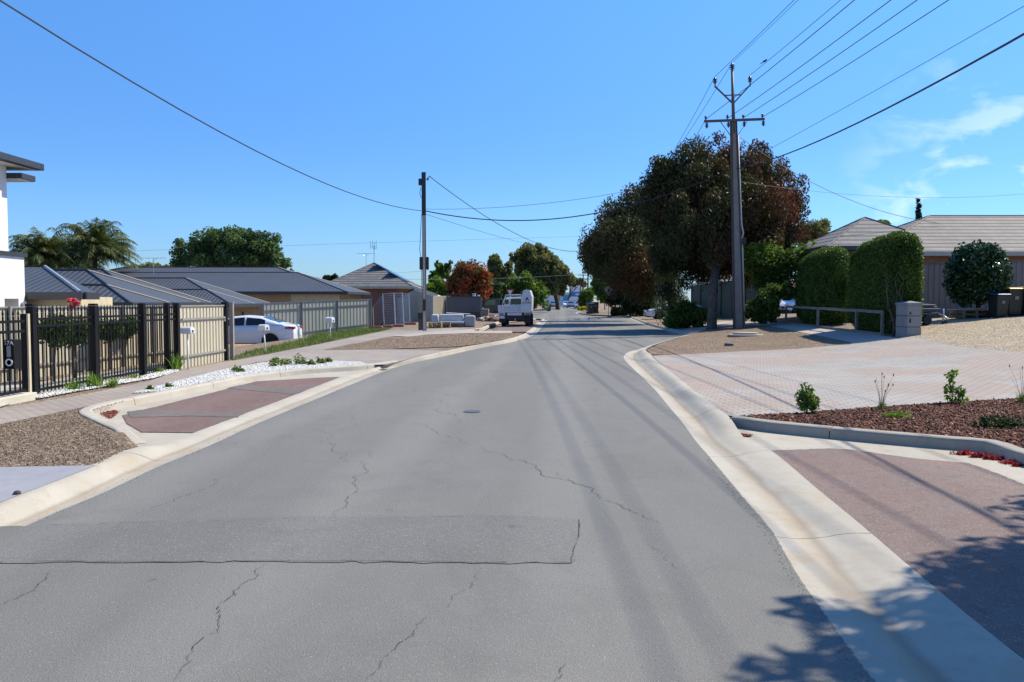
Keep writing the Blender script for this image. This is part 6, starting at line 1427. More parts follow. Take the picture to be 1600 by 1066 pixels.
    for (a, c, nm) in ((P['ws'][0], P['ws'][1], 'windscreen'), (P['rw'][0], P['rw'][1], 'rear_window')):
        mb = MB(); vs = []; k = 8
        for i in range(k + 1):
            x = a + (c - a) * i / k; zd, zr, wb_, wt = cab(x); vs += [(x, -wt * .84, zr + .010), (x, 0, zr + .024), (x, wt * .84, zr + .010)]
        mb.add(vs, [(i * 3 + j, i * 3 + j + 1, i * 3 + j + 4, i * 3 + j + 3) for i in range(k) for j in range(2)]); mb.build(nm, GL, t, smooth_=True)
    for a in ax:
        for s_ in (-1, 1): wheel(t, a, s_ * (hw - .12), R, .21)
    for s_ in (-1, 1):
        z_ = P['tail']; mb = MB(); xe = -L / 2; y0 = hw * .46; y1_ = hw * .80
        mb.prism([(s_ * y0, z_ - .05), (s_ * (hw * .86), z_ - .07), (s_ * (hw * .88), z_ + .06), (s_ * y0, z_ + .05)], xe - .012, xe + .25, 'YZ')
        for q in range(3): mb.box(xe + .05 + q * .10, xe + .15 + q * .10 - .002, *sorted((s_ * hw * (.90 + q * .028), s_ * hw * (.945 + .022 * q))), z_ - .045, z_ + .065 - q * .012)
        mb.build('tail_light', tail_m, t, bevel=.01)
        mb = MB(); z_ = P['head']; mb.prism([(s_ * hw * .50, z_ - .04), (s_ * hw * .84, z_ - .05), (s_ * hw * .84, z_ + .06), (s_ * hw * .5, z_ + .03)], L / 2 - .22, L / 2 + .008, 'YZ'); mb.build('headlight', head_m, t, bevel=.01)
    mb = MB(); mb.box(L / 2 - .02, L / 2 + .012, -hw * .55, hw * .55, P['head'] - .32, P['head'] - .12); mb.build('grille', black_p, t)
    mb = MB(); mb.box(-L / 2 - .016, -L / 2 + .02, -.19, .19, P['tail'] - .14, P['tail'] - .03); mb.box(L / 2 + .012, L / 2 + .02, -.19, .19, .36, .47); mb.build('number_plate', plate_m, t)
    mb = MB(); mb.box(-L / 2 + .1, L / 2 - .1, -hw * .8, hw * .8, sill - .05, sill + .12); mb.build('underbody', black_p, t)
    if P.get('handles'):
        for x in P['handles']:
            mb = MB(); mb.box(x, x + .2, -hw - .02, -hw + .02, .80, .835); mb.build('door_handle', chrome, t, bevel=.008)
        for x in P['seams']:
            mb = MB(); mb.beam((x, -hw - .001, .30), (x + .02, -hw * .99 - .001, .86), .008, .010, up=(0, 1, 0)); mb.build('door_seam', black_p, t)
    return t
SED = dict(L=4.85, W=1.84, R=.335, axles=(-1.40, 1.43), deck=[(-2.43, .86), (-2.3, 1.03), (-1.9, 1.05), (-.9, .98), (.9, .95), (1.3, .93), (2.0, .80), (2.35, .66), (2.43, .55)],
           roof=[(-2.0, 1.03), (-1.5, 1.22), (-.9, 1.40), (-.2, 1.45), (.4, 1.40), (.95, 1.13), (1.3, .93)], glass=((-1.15, -.30), (-.22, .95)), belt=.97, ws=(.50, 1.15), rw=(-1.75, -1.0), mirror=.72, tail=.90, head=.66, handles=(-.75, .12), seams=(-.28, .75), shoulder=.86)
SUV = dict(L=4.7, W=1.86, R=.37, axles=(-1.35, 1.4), deck=[(-2.35, .95), (-2.2, 1.08), (1.0, 1.05), (1.9, .96), (2.25, .8), (2.35, .6)], roof=[(-2.25, 1.0), (-2.15, 1.5), (-1.6, 1.70), (0, 1.72), (.5, 1.62), (1.15, 1.04)],
           glass=((-1.9, -1.1), (-1.0, -.05), (.03, .95)), belt=1.05, ws=(.6, 1.08), rw=(-2.22, -2.1), mirror=.75, tail=1.05, head=.82, sill=.30, shoulder=.92)
cz = H(-12.2, 38.2)
car('sedan', 'white four door sedan parked in the driveway behind the mailboxes', 'car', white_p, (-12.25, 37.9, H(-12.2, 37.4) + .10), PI, SED)
# white hatch on the right, behind the hedges
p = A(1222, 480, 66); car('hatchback', 'white hatchback nose poking out left of the clipped hedges', 'car', white_p, (p.x + 1.6, 67.5, H(p.x, 66) + .12), math.radians(215), dict(SED, L=4.2, axles=(-1.25, 1.25), deck=[(-2.1, .9), (-2.0, 1.0), (.8, .98), (1.3, .93), (1.85, .8), (2.1, .6)], roof=[(-2.05, 1.0), (-1.8, 1.35), (-.9, 1.48), (.2, 1.46), (.75, 1.15), (1.2, .94)], glass=((-1.6, -.7), (-.6, .75)), ws=(.35, 1.0), rw=(-2.0, -1.75), mirror=.6, handles=None))
fc = 'cars parked at the far end of the street'
silver = M('paint_silver', (.36, .38, .41), .3, metal=.4, coat=.5); blueg = M('paint_bluegrey', (.10, .13, .19), .3, coat=.5)
p = A(864, 481, 185); car('sedan', 'dark blue grey car far away on the left, beyond the blue wheelie bin', 'car', blueg, (p.x, 185, .05), math.radians(-85), SED, fc)
p = A(886.5, 481, 190); car('sedan', 'white car far away facing the camera beside the warehouse wall', 'car', white_p, (p.x, 192, .05), math.radians(-93), SED, fc)
p = A(904.5, 482, 160); car('sedan', 'silver grey car parked far away behind the wheelie bins, nose to camera', 'car', silver, (p.x, 160, .05), math.radians(-94), SED, fc)
p = A(903, 481, 172); car('four_wheel_drive', 'white four wheel drive far away behind the silver grey car', 'car', white_p, (p.x + .2, 170, .05), math.radians(-94), dict(SUV, L=4.6), fc)
p = A(893.5, 481, 178); car('sedan', 'dark car squeezed between the far white car and the silver one', 'car', blueg, (p.x, 181, .05), math.radians(-92), SED, fc)

# the work truck with flat tray and tall toolbox
U = thing('work_truck', 'white flat tray work truck seen from behind, tall toolbox on its right', 'truck', G(804, 510.5, .02), -math.atan(.075))
whm = M('paint_white_dull', (.62, .63, .65), .45, (.56, .57, .59), coat=.2); grm = M('steel_tray', (.36, .37, .38), .5, metal=.3)
def ub(name, mat, boxes, bevel=.01, par=U):
    mb = MB()
    for q in boxes: mb.box(*q)
    return mb.build(name, mat, par, bevel=bevel)
tr = ub('tray', whm, [(-1.0, 1.0, .06, 2.5, .88, .93), (-1.02, -.98, .03, 2.5, .932, 1.28), (.98, 1.02, .03, 2.5, .932, 1.28), (-.976, .976, 2.42, 2.46, .932, 1.28)])
tg = ub('tailgate', whm, [(-.98, .98, -.02, .025, .86, 1.29)], par=U)
ub('latch', M('steel_light', (.5, .5, .5), .4, metal=.5), [(-.82, -.80, -.04, -.022, .90, 1.26), (.10, .12, -.04, -.022, .90, 1.26), (.16, .38, -.035, -.022, .92, 1.24)], par=tg, bevel=0)
text3d('THE GET GO', .085, (-.37, -.024, 1.14), (PI / 2, 0, 0), M('ink_grey', (.24, .25, .28), .6), tg, name='lettering') if False else None
ub('lettering_band', M('ink_grey', (.30, .31, .34), .6), [(x, x + .035, -.026, -.0215, 1.13, 1.19) for x in (-.66, -.60, -.54, -.42, -.36, -.30, -.18, -.12, .0)] + [(x, x + .03, -.026, -.0215, .995, 1.03) for x in [-.68 + .055 * k for k in range(13)]], bevel=0, par=tg)
tb = MB(); tb.prism([(.40, .935), (1.04, .935), (1.06, 1.80), (.92, 2.22), (.56, 2.24), (.40, 1.80)], .03, 2.30, 'XZ'); tbo = tb.build('toolbox', whm, U, bevel=.02)
inkn = M('ink_navy', (.012, .016, .03), .5)
lg = MB(); lg.prism([(.72, 1.78), (.80, 1.78), (.885, 1.56), (.80, 1.60), (.76, 1.70), (.715, 1.585), (.635, 1.56)], .018, .0285, 'XZ'); lg.prism([(.64, 1.555), (.70, 1.60), (.75, 1.585), (.70, 1.575)], .016, .0265, 'XZ'); lg.build('logo', inkn, tbo)
text3d('ACTIVE', .155, (.73, .022, 1.405), (PI / 2, 0, 0), inkn, tbo, name='lettering', bold=.003)
ub('navy_panel', M('navy', (.02, .03, .10), .5), [(.405, .435, .04, 2.2, 1.82, 2.18)], par=tbo, bevel=0)
cb = MB(); cb.prism([(-.86, .75), (.86, .75), (.88, 1.15), (.80, 1.62), (.70, 1.80), (-.70, 1.80), (-.80, 1.62), (-.88, 1.15)], 2.55, 4.1, 'XZ'); cb.build('cabin', white_p, U, bevel=.05)
ub('rear_window', GL, [(-.44, .50, 2.525, 2.548, 1.34, 1.70)]); ub('side_window', GL, [(-.80, -.56, 2.53, 2.549, 1.36, 1.66)]); 
mb = MB(); mb.add([(-.872, 2.8, 1.25), (-.872, 3.9, 1.25), (-.80, 3.7, 1.66), (-.80, 2.85, 1.66)], [(0, 1, 2, 3)]); mb.build('side_window', GL, U); mb = MB(); mb.add([(.90, 2.8, 1.25), (.90, 3.9, 1.25), (.825, 3.7, 1.66), (.825, 2.85, 1.66)], [(0, 1, 2, 3)]); mb.build('side_window', GL, U)
mb = MB(); mb.prism([(3.95, .55), (5.2, .55), (5.25, .95), (5.1, 1.05), (4.1, 1.18), (3.95, 1.18)], -.88, .88, 'YZ'); mb.build('bonnet', white_p, U, bevel=.06)
mb = MB()
for s_ in (-1, 1): mb.tube([(s_ * .95, 2.40, 1.28), (s_ * .93, 2.42, 1.42), (s_ * .72, 2.44, 1.95)], .03, 8)
mb.tube([(-.72, 2.44, 1.95), (.72, 2.44, 1.95)], .035, 8); mb.tube([(-.70, 2.44, 1.82), (.70, 2.44, 1.82)], .02, 6)
for x in (-.5,): mb.tube([(x, 2.44, 1.28), (x, 2.44, 1.92)], .035, 8)
mb.build('ladder_rack', whm, U, smooth_=True)
for s_ in (-1, 1):
    ub('light_bracket', whm if s_ < 0 else grm, [(s_ * .78 - .20, s_ * .78 + .20, -.01, .04, .70, .855)]); ub('tail_light', tail_m, [(s_ * .80 - .13, s_ * .80 + .12, -.035, -.012, .73, .80)])
    ub('mirror', black_p, [(s_ * 1.02 - .1, s_ * 1.02 + .1, 3.7, 3.78, 1.15, 1.42)], bevel=.02)
    wheel(U, s_ * .76, .80, .37, .24, steel=True) if False else None
def wheel_y(par, x, y, r, w):
    Mx = Matrix.Translation((x, y, r)) @ Matrix.Rotation(PI / 2, 4, 'Y'); mb = MB(); mb.lathe([(r * .6, -w / 2), (r * .94, -w / 2), (r, -w * .36), (r, w * .36), (r * .94, w / 2), (r * .6, w / 2)], 28, Mx); t_ = mb.build('wheel', tyre_m, par)
    mb = MB(); mb.lathe([(r * .6, -w * .1), (r * .6, w * .1)], 20, Mx); mb.build('rim', rim_m, t_)
for s_ in (-1, 1):
    wheel_y(U, s_ * .74, .95, .38, .27); wheel_y(U, s_ * .80, 4.15, .37, .24)
ub('tow_bumper', whm, [(-.44, .44, -.06, -.02, .68, .85)]); ub('number_plate', plate_m, [(-.96, -.60, -.03, -.015, .49, .66)]); text3d('XB·73', .10, (-.78, -.032, .535), (PI / 2, 0, 0), inkd, U, name='lettering') if False else None
ub('chassis', black_p, [(-.62, .62, .06, 4.9, .40, .85), (-.60, .60, .85, 1.05, .30, .42), (-.98, -.63, 1.4, 1.5, .40, .85), (.63, .98, 1.4, 1.5, .40, .85)], bevel=0)
[ub('mudflap', black_p, [q], bevel=0) for q in ((-.98, -.56, .32, .34, .22, .68), (.56, .98, .32, .34, .22, .68))]; mb = MB(); mb.tube([(.05, -.15, .40), (.05, .1, .42)], .03, 8); mb.lathe([(.03, 0), (.03, .05), (.035, .08), (.0, .1)], 10, Matrix.Translation((.05, -.13, .42))); mb.build('tow_ball', chrome, U)

# dark vehicle with its door open, dark bin, sofa, pallets and rubble on the left verge
p = G(764, 500, .12)
V4 = thing('dark_van', 'black vehicle with open side half hidden between the steel bin and work truck', 'van', (p.x, p.y + 2.2, p.z))
mb = MB(); m_ = (p.y + 2.2) / F; z_ = lambda y: A(760, y, p.y + 2.2).z - p.z; X = lambda x: A(x, 480, p.y + 2.2).x - p.x
mb.prism([(X(750), .3), (X(780), .3), (X(780), z_(466)), (X(768), z_(466)), (X(759), z_(469)), (X(752), z_(476)), (X(750), z_(480))], 0, 2.0, 'XZ'); body = mb.build('body', M('paint_black', (.014, .017, .026), .3, coat=.4), V4, bevel=.05)
mb = MB(); mb.prism([(X(756.5), z_(477)), (X(774.5), z_(477)), (X(774.5), z_(468.5)), (X(764), z_(468.8)), (X(760), z_(471))], -.02, -.003, 'XZ'); mb.build('side_window', M('glass_green', (.10, .15, .07), .1, (.03, .05, .03), scale=3, coat=.5), V4)
mb = MB(); mb.box(X(764), X(781), -.06, -.02, z_(492), z_(489.5)); mb.box(X(753), X(756), -.05, -.01, z_(483), z_(481)); mb.build('trim_strip', chrome, V4)
for x in (756, 775): wheel(V4, X(x), .1, .34, .22)
p = G(752, 500, .1); cbx = thing('cabinet', 'small beige discarded cabinet with white edges right of the steel bin', 'cabinet', (p.x + 12.5 * p.y / F - .4, p.y + .2, p.z)); k = p.y / F
mb = MB(); mb.box(-6 * k, 6 * k, 0, .5, 4 * k, 16 * k); mb.build('carcass', M('board_tan', (.36, .27, .18), .8), cbx); mb = MB(); mb.box(-7 * k, 7 * k, -.03, .53, 16 * k + .003, 17.2 * k); mb.box(6 * k + .003, 7.2 * k, -.02, .52, 4 * k, 16 * k); mb.build('edge', M('board_white', (.7, .68, .62), .6), cbx); mb = MB(); mb.box(-7 * k, 7.2 * k, -.01, .5, -.05, 4 * k - .003); mb.build('plinth', black_p, cbx)
# dark steel bin
p = G(725, 500.5, .1); k = p.y / F; sb = thing('steel_bin', 'dark grey steel skip bin with rail on top on the left verge', 'skip bin', p)
dg = M('steel_slate', (.085, .095, .115), .5, (.07, .078, .095), scale=1.2, fine=.06); dg2 = M('steel_slate_dark', (.05, .05, .052), .6)
w2 = 27 * k; mb = MB(); mb.box(-w2 + .04, w2 - .04, 0, 3.0, 13 * k, 36 * k); mb.build('body', dg, sb); mb = MB(); mb.box(-w2 + .04, w2 - .04, .01, 2.9, 1.5 * k, 13 * k - .004); mb.build('base', dg2, sb)
for s_ in (-1, 1): mb = MB(); mb.box(s_ * w2 - .06, s_ * w2 + .06, -.05, .08, 2 * k, 37 * k); mb.build('corner_post', M('steel_grey', (.16, .17, .19), .5), sb)
mb = MB(); mb.box(-w2, w2, -.05, .02, 36 * k + .003, 37.3 * k); mb.box(-w2, w2, -.02, .04, 39.5 * k, 40.3 * k)
for x in (-w2 + .05, 0, w2 - .1): mb.box(x, x + .06, -.02, .04, 37.3 * k, 39.5 * k)
mb.build('top_rail', dg2, sb); mb = MB(); mb.tube([(-w2 + .55, -.02, 17.5 * k), (-w2 + .55, .05, 17.5 * k)], .05, 8); mb.tube([(w2 - .6, -.02, 17.5 * k), (w2 - .6, .05, 17.5 * k)], .05, 8); mb.build('lug', dg2, sb)
t = thing('paint_tins', 'white tubs standing on top of the dark steel bin', 'tubs', sb.location + Vector((15 * k, .6, 36.4 * k + .02))); mb = MB(); mb.lathe([(.12, 0), (.13, .25), (.135, .26)], 14); mb.lathe([(.10, 0), (.11, .16)], 12, Matrix.Translation((.35, 0, 0))); mb.build('tub', white_r, t)
# sofa
p = G(708, 511, .1); k = p.y / F; sf = thing('sofa', 'discarded pale grey sofa lying on the verge between pole and bin', 'sofa', p, .06); fab = M('fabric_grey', (.40, .41, .42), .9, (.33, .34, .35), bump=.3); fabl = M('fabric_white', (.54, .55, .56), .9, (.46, .47, .48), bump=.3)
mb = MB(); mb.box(-32 * k, 30 * k, .15, .9, 0, 8 * k); mb.build('base', fab, sf, bevel=.05); mb = MB(); mb.box(-22 * k, 17 * k, .05, .35, 6.5 * k, 20 * k); mb.build('backrest', fabl, sf, bevel=.10, seg=3)
mb = MB(); mb.box(-34 * k, -23 * k, -.05, .9, 5 * k, 19.5 * k); mb.build('armrest', fabl, sf, bevel=.09, seg=3); mb = MB(); mb.box(18 * k, 35 * k, -.05, .9, 0, 18 * k); mb.build('armrest', fab, sf, bevel=.12, seg=3); mb = MB(); mb.box(-21 * k, 17 * k, -.25, .45, 5.5 * k, 8.5 * k); mb.build('cushion', fabl, sf, bevel=.05)
mb = MB(); mb.box(-.5, .9, -.1, .5, 0, .05); s_ = thing('mattress_slab', 'white slab leaning flat across the top of the sofa', 'slab', sf.location + Vector((2 * k, .45, 20.3 * k))); mb.build('slab', fabl, s_, bevel=.02); s_.rotation_euler = (0, math.radians(3), .1)
def pallet(label, p, w, h, mat, n=2, rz=0, group=None, d=.9):
    t = thing('pallet', label, 'pallet', p, rz, group); hh = h / n
    for k_ in range(n):
        mb = MB(); z0 = k_ * hh
        for i in range(5): mb.box(-w / 2, w / 2, -d / 2 + i * d / 4.6, -d / 2 + i * d / 4.6 + .1, z0 + hh * .82, z0 + hh * .97)
        for i in range(3): mb.box(-w / 2, w / 2, -d / 2 + i * d / 2.25, -d / 2 + i * d / 2.25 + .1, z0 + .0, z0 + hh * .14)
        mb.build('boards', mat, t); mb = MB()
        for i in range(3): x = -w / 2 + i * (w - .1) / 2; mb.box(x, x + .1, -d / 2, d / 2, z0 + hh * .15, z0 + hh * .81)
        mb.build('bearer', mat, t)
    return t
timb_y = M('timber_yellow', (.36, .30, .13), .9, (.25, .20, .09), bump=.4); timb = M('timber_brown', (.24, .17, .12), .9, (.16, .11, .08), bump=.4); timb_g = M('timber_silver', (.24, .21, .18), .95, (.13, .115, .10), scale=6, bump=.7)
pp = G(680, 512.5, .1); pallet('yellowish timber pallets at the foot of the left pole', pp + Vector((0, .3, 0)), 20 * pp.y / F, 8.5 * pp.y / F, timb_y, 2)
pp = G(697, 512, .1); pallet('brown pallet beside the yellowish pallets in front of the sofa', pp + Vector((0, .5, 0)), 12 * pp.y / F, 8.5 * pp.y / F, timb, 2)
pts_ = chips('rubble', [(749, 503), (782, 502.5), (786, 498), (750, 498)], 160, .28, m_tint('rubble', [(0, (.08, .05, .04)), (.5, (.25, .14, .10)), (.8, (.4, .35, .3)), (1, (.7, .68, .64))]), 55, .09, flat=.5, asp=1.3)

# ------------------------------------------------------------ letterboxes
wm = M('letterbox_white', (.74, .73, .74), .4, (.68, .67, .68)); 
def mailbox(label, px, py, ptop, w, hb, D_, rz=0, num=False, off=Z, lean=0):
    p = G(px, py, off); k = p.y / F; t = thing('letterbox', label, 'letterbox', p, rz, 'white letterboxes along the left footpath'); H_ = (py - ptop) * k; w *= k; hb *= k; mb = MB()
    mb.tube([(0, 0, -.1), (lean, 0, H_ - hb)], .018, 8); mb.build('post', wm, t, smooth_=True); mb = MB(); pr = [(-D_ / 2, 0), (D_ / 2, 0), (D_ / 2, hb * .62)] + [(D_ / 2 * math.cos(PI * q / 8), hb * .62 + hb * .38 * math.sin(PI * q / 8)) for q in range(1, 8)] + [(-D_ / 2, hb * .62)]
    mb.prism(pr, -w / 2, w / 2, 'YZ', Matrix.Translation((lean, 0, H_ - hb))); mb.build('box', wm, t, bevel=.004)
    mb = MB(); mb.box(lean + w / 2 + .001, lean + w / 2 + .008, -D_ * .42, D_ * .42, H_ - hb * .90, H_ - hb * .38); mb.build('door', M('plate_white', (.75, .75, .74), .5), t); mb = MB(); mb.box(lean + w / 2 + .009, lean + w / 2 + .012, -D_ * .16, D_ * .16, H_ - hb * .80, H_ - hb * .46); mb.build('slot', black_p, t)
    return t
mailbox('nearest white letterbox on a thin post, in front of the cream fence', 294, 578, 510.5, 18, 11, .16, -.25)
mailbox('white letterbox in the grass in front of the sedan rear wheel', 416, 553, 507, 13.5, 9.5, .2, -.45, lean=-.08)
mailbox('white letterbox in the grass in front of the stone coloured fence', 516, 531, 495.5, 11, 8.5, .25, -.3)

# ------------------------------------------------------------ roses on stems behind the railing
def rose(label, px, D, hgt, r_, seed, blooms):
    b_ = GX(px, D, 0); t = thing('standard_rose', label, 'rose bush', b_, group='standard roses behind the black railing'); z = hgt
    V, Fq, tn = crown_np([((0, 0, z), (r_, r_ * .9, r_ * .75)), ((r_ * .5, 0, z + .12), (r_ * .6, r_ * .6, r_ * .5)), ((-r_ * .5, 0, z + .05), (r_ * .6, r_ * .6, r_ * .5))], 2600, .045, asp=1.5, clusters=90, sigma=.25, seed=seed, shell=.6)
    mesh_np('crown', V, Fq, L_rose, tn, parent=t); mb = MB(); mb.tube(limb_path((0, 0, -.05), (.02, 0, z - r_ * .4), seed, n=4, sag=0, wob=.02), [.03, .027, .024, .022, .02], 8)
    for k in range(6): a = k * PI / 3; mb.tube([(.02, 0, z - r_ * .45), (math.cos(a) * r_ * .6, math.sin(a) * r_ * .6, z + .1)], [.014, .005], 5)
    mb.build('stem', BK, t, smooth_=True); rm = M('petal_red', (.45, .008, .02), .5, (.58, .02, .04), scale=20)
    for (x, zz, s_) in blooms:
        mb = MB(); mb.tube([(x * .4, 0, z), (x, -.02, zz)], .006, 4); mb.build('flower_stem', L_rose, t)
        rr = random.Random(int(x * 100) + seed); mb = MB()
        for q in range(7):
            c = Vector((x + rr.uniform(-s_, s_) * .6, -.02 + rr.uniform(-s_, s_) * .5, zz + rr.uniform(-s_, s_) * .35)); q_ = s_ * rr.uniform(.4, .6); mb.lathe([(.001, -q_ * .6), (q_ * .8, -q_ * .3), (q_, q_ * .1), (q_ * .6, q_ * .45), (q_ * .35, q_ * .3), (.001, q_ * .5)], 9, Matrix.Translation(c))
        mb.build('flower', rm, t, smooth_=True)
    return t
rose('rose nearest the gate post, its crown touching the next one', 82, 15.2, 1.05, .30, 1, [(.18, 1.28, .05)])
rose('rose with the tall bunch of red blooms above the railing', 113, 15.9, .98, .32, 2, [(-.02, 1.60, .10), (.08, 1.55, .09), (.02, 1.48, .07), (-.35, 1.28, .045), (-.12, 1.27, .05), (.2, 1.22, .04)])
rose('small rose bush right of the middle railing post', 170, 18.2, .95, .26, 3, [(-.05, 1.3, .03)])
rose('rose bush farthest from the gate, in the shade of its neighbour', 194, 19.2, .95, .27, 4, [(.1, 1.32, .035)])

# ------------------------------------------------------------ right side objects
# letterbox pillar of three rendered blocks
p = G(1419, 527.5, Z - .05); k = p.y / F; t = thing('letterbox_pillar', 'grey rendered letterbox pillar of three blocks at the hedge end', 'letterbox', p, math.radians(14)); bm_ = M('block_grey', (.27, .265, .25), .9, (.21, .21, .20), scale=3, bump=.5, fine=.1); hb = 17 * k; wd = 13 * k
for i in range(3):
    z0 = (0, 17.2 * k, 34.4 * k)[i]; mb = MB(); mb.box(-wd, wd, -wd, wd, z0 + (0 if i else -.1), z0 + hb * 1.0 - .012); mb.build('block', bm_, t, bevel=.012)
    if i < 2: mb = MB(); mb.box(-wd + .02, wd - .02, -wd + .02, wd - .02, z0 + hb - .0115, z0 + 17.2 * k - .0005); mb.build('joint', M('mortar_dark', (.07, .07, .07), .9), t)
mb = MB(); mb.box(-wd - .02, wd + .02, -wd - .02, wd + .02, 34.4 * k + hb - .011, 34.4 * k + hb + .06); mb.add([(-wd, -wd, 34.4 * k + hb + .061), (wd, -wd, 34.4 * k + hb + .061), (wd, wd, 34.4 * k + hb + .061), (-wd, wd, 34.4 * k + hb + .061), (0, 0, 34.4 * k + hb + .12)], [(0, 3, 2, 1), (0, 1, 4), (1, 2, 4), (2, 3, 4), (3, 0, 4)]); mb.build('cap', bm_, t, bevel=.008)
mb = MB(); mb.box(-wd * .72, -wd * .5, -wd - .006, -wd + .01, 34.4 * k + hb * .10, 34.4 * k + hb * .35); mb.box(-wd * .72, -wd * .5, -wd - .006, -wd + .01, 17.2 * k + hb * .35, 17.2 * k + hb * .75); mb.build('slot', black_p, t)
# timber rail fence before the hedges
q0, q1 = G(1228, 508, Z - .05), G(1378, 527, Z - .05); t = thing('rail_fence', 'low weathered two rail timber fence before the clipped hedges', 'fence', q0); D_ = q1 - q0
tops = (A(1228, 479, q0.y).z, A(1378, 487.5, q1.y).z)
for u in (0.0, .42, .80, 1.0):
    q = q0.lerp(q1, u); mb = MB(); zt = tops[0] + (tops[1] - tops[0]) * u; mb.box(q.x - .04, q.x + .04, q.y - .04, q.y + .04, H(q.x, q.y) - .05, zt - .002); wb(mb, 'post', timb_g, t)
mb = MB(); n_ = 8
for i in range(n_): a_ = q0 + D_ * (i / n_); c_ = q0 + D_ * ((i + 1) / n_); mb.beam((a_.x, a_.y - .06, tops[0] + (tops[1] - tops[0]) * i / n_ + random.uniform(-.012, .012)), (c_.x, c_.y - .06, tops[0] + (tops[1] - tops[0]) * (i + 1) / n_ + random.uniform(-.012, .012)), .04, .10)
wb(mb, 'rail', timb_g, t)
mb = MB()
for i in range(n_): a_ = q0 + D_ * (i / n_); c_ = q0 + D_ * ((i + 1) / n_); mb.beam((a_.x, a_.y - .06, H(a_.x, a_.y) + .14), (c_.x, c_.y - .06, H(c_.x, c_.y) + .14), .04, .10)
wb(mb, 'rail', timb_g, t)
# trailer
p = G(1463, 509, .09); tr_ = thing('trailer', 'low trailer with dark blue load and jockey wheel on the gravel', 'trailer', p, math.radians(20)); k = p.y / F
nav = M('tarp_navy', (.025, .04, .075), .6, (.018, .028, .05), bump=.3)
mb = MB(); mb.box(-30 * k, 20 * k, .3, 1.9, 17 * k, 20 * k); mb.build('chassis', dg2, tr_, bevel=.01); mb = MB(); mb.box(-29 * k, 19 * k, .35, 1.85, 20.2 * k, 30 * k); mb.build('body', nav, tr_, bevel=.03); mb = MB(); mb.box(-30 * k, 14 * k, .3, 1.7, 30.4 * k, 33 * k); mb.build('lid', M('tarp_black', (.03, .03, .032), .6), tr_, bevel=.03); mb = MB(); mb.box(-15 * k, 8 * k, .5, 1.4, 33.3 * k, 34.6 * k); mb.build('board', M('board_grey', (.42, .41, .39), .7), tr_)
mb = MB(); mb.box(-30 * k, 20.5 * k, .27, .31, 26 * k, 27 * k); mb.build('trim_strip', galv, tr_)
wheel(tr_, -4 * k, .38, 8.5 * k, .2); wheel(tr_, -4 * k, 1.8, 8.5 * k, .2); mb = MB(); mb.tube([(20 * k, .35, 18 * k), (22 * k, .1, 14 * k), (17 * k, -.1, 10 * k)], .03, 8); mb.tube([(20.5 * k, .15, 26 * k), (21.5 * k, .15, 4 * k)], .035, 8); mb.build('jockey_stand', galv, tr_, smooth_=True)
wheel(tr_, 24 * k, .15, 4.4 * k, .08, name='jockey_wheel')
pp = GX(1515, 31.5, .1); pallet('reddish timber pallet stack under the ball shaped tree', pp, 44 * pp.y / F, 13 * pp.y / F, timb, 2, group=None, d=1.0)
pp = GX(1510, 31.5, .1); s_ = thing('plank', 'pale boards lying on top of the reddish pallet stack', 'boards', pp + Vector((0, 0, 13.4 * pp.y / F))); mb = MB(); mb.box(-.7, .5, -.3, .1, 0, .04); mb.box(-.2, .4, -.35, -.05, .042, .08); mb.build('boards', M('board_pale', (.48, .45, .40), .8), s_)
# wheelie bins
binm = M('bin_dark', (.014, .022, .018), .45); lidy = M('lid_yellow', (.62, .40, .03), .4); lidb = M('lid_blue', (.04, .10, .40), .4); lidg = M('lid_green', (.02, .05, .035), .45)
def bin_(label, loc, rz, h, lid, body=binm, group='wheelie bins'):
    t = thing('wheelie_bin', label, 'wheelie bin', loc, rz, group); k = h / 1.06; a, c = .22 * k, .29 * k
    mb = MB(); V = []
    for z, w, d0, d1 in ((.02, .22, -.22, .22), (.10, .23, -.25, .26), (.90, .285, -.34, .32), (.955, .30, -.36, .34), (.99, .30, -.36, .34)): V += [(-w * k, d0 * k, z * k), (w * k, d0 * k, z * k), (w * k, d1 * k, z * k), (-w * k, d1 * k, z * k)]
    Fs = [(0, 3, 2, 1)] + [(i * 4 + j, i * 4 + (j + 1) % 4, i * 4 + 4 + (j + 1) % 4, i * 4 + 4 + j) for i in range(4) for j in range(4)] + [(16, 17, 18, 19)]
    mb.add(V, Fs); mb.build('body', body, t, bevel=.015 * k)
    mb = MB(); mb.prism([(-.39 * k, .992 * k), (.37 * k, .992 * k), (.36 * k, 1.03 * k), (.1 * k, 1.065 * k), (-.3 * k, 1.05 * k), (-.39 * k, 1.02 * k)], -.31 * k, .31 * k, 'YZ'); mb.build('lid', lid, t, bevel=.012 * k)
    mb = MB(); mb.cyl((-.28 * k, .40 * k, .98 * k), (.28 * k, .40 * k, .98 * k), .018 * k, 8); mb.build('handle', body, t)
    for s_ in (-1, 1): mb = MB(); mb.lathe([(.1 * k, -.03 * k), (.1 * k, .03 * k)], 16, Matrix.Translation((s_ * .26 * k, .27 * k, .10 * k)) @ Matrix.Rotation(PI / 2, 4, 'Y')); mb.build('wheel', tyre_m, t)
    mb = MB(); mb.box(-.07 * k, .07 * k, -.335 * k, -.31 * k, .62 * k, .74 * k); mb.build('sticker', M('sticker_grey', (.2, .21, .22), .6), t)
    return t
p = GX(1559, 30.5, .1); bin_('dark wheelie bin with blue lid by the brown fence', p, .1, .90, lidb)
p2_ = GX(1583, 30.6, .1); bin_('wheelie bin with yellow lid right of the blue lidded one', p2_ + Vector((.05, .25, 0)), .05, 1.08, lidy); bin_('wheelie bin with yellow lid cut by the right frame edge', p2_ + Vector((.62, .15, 0)), -.03, 1.1, lidy)
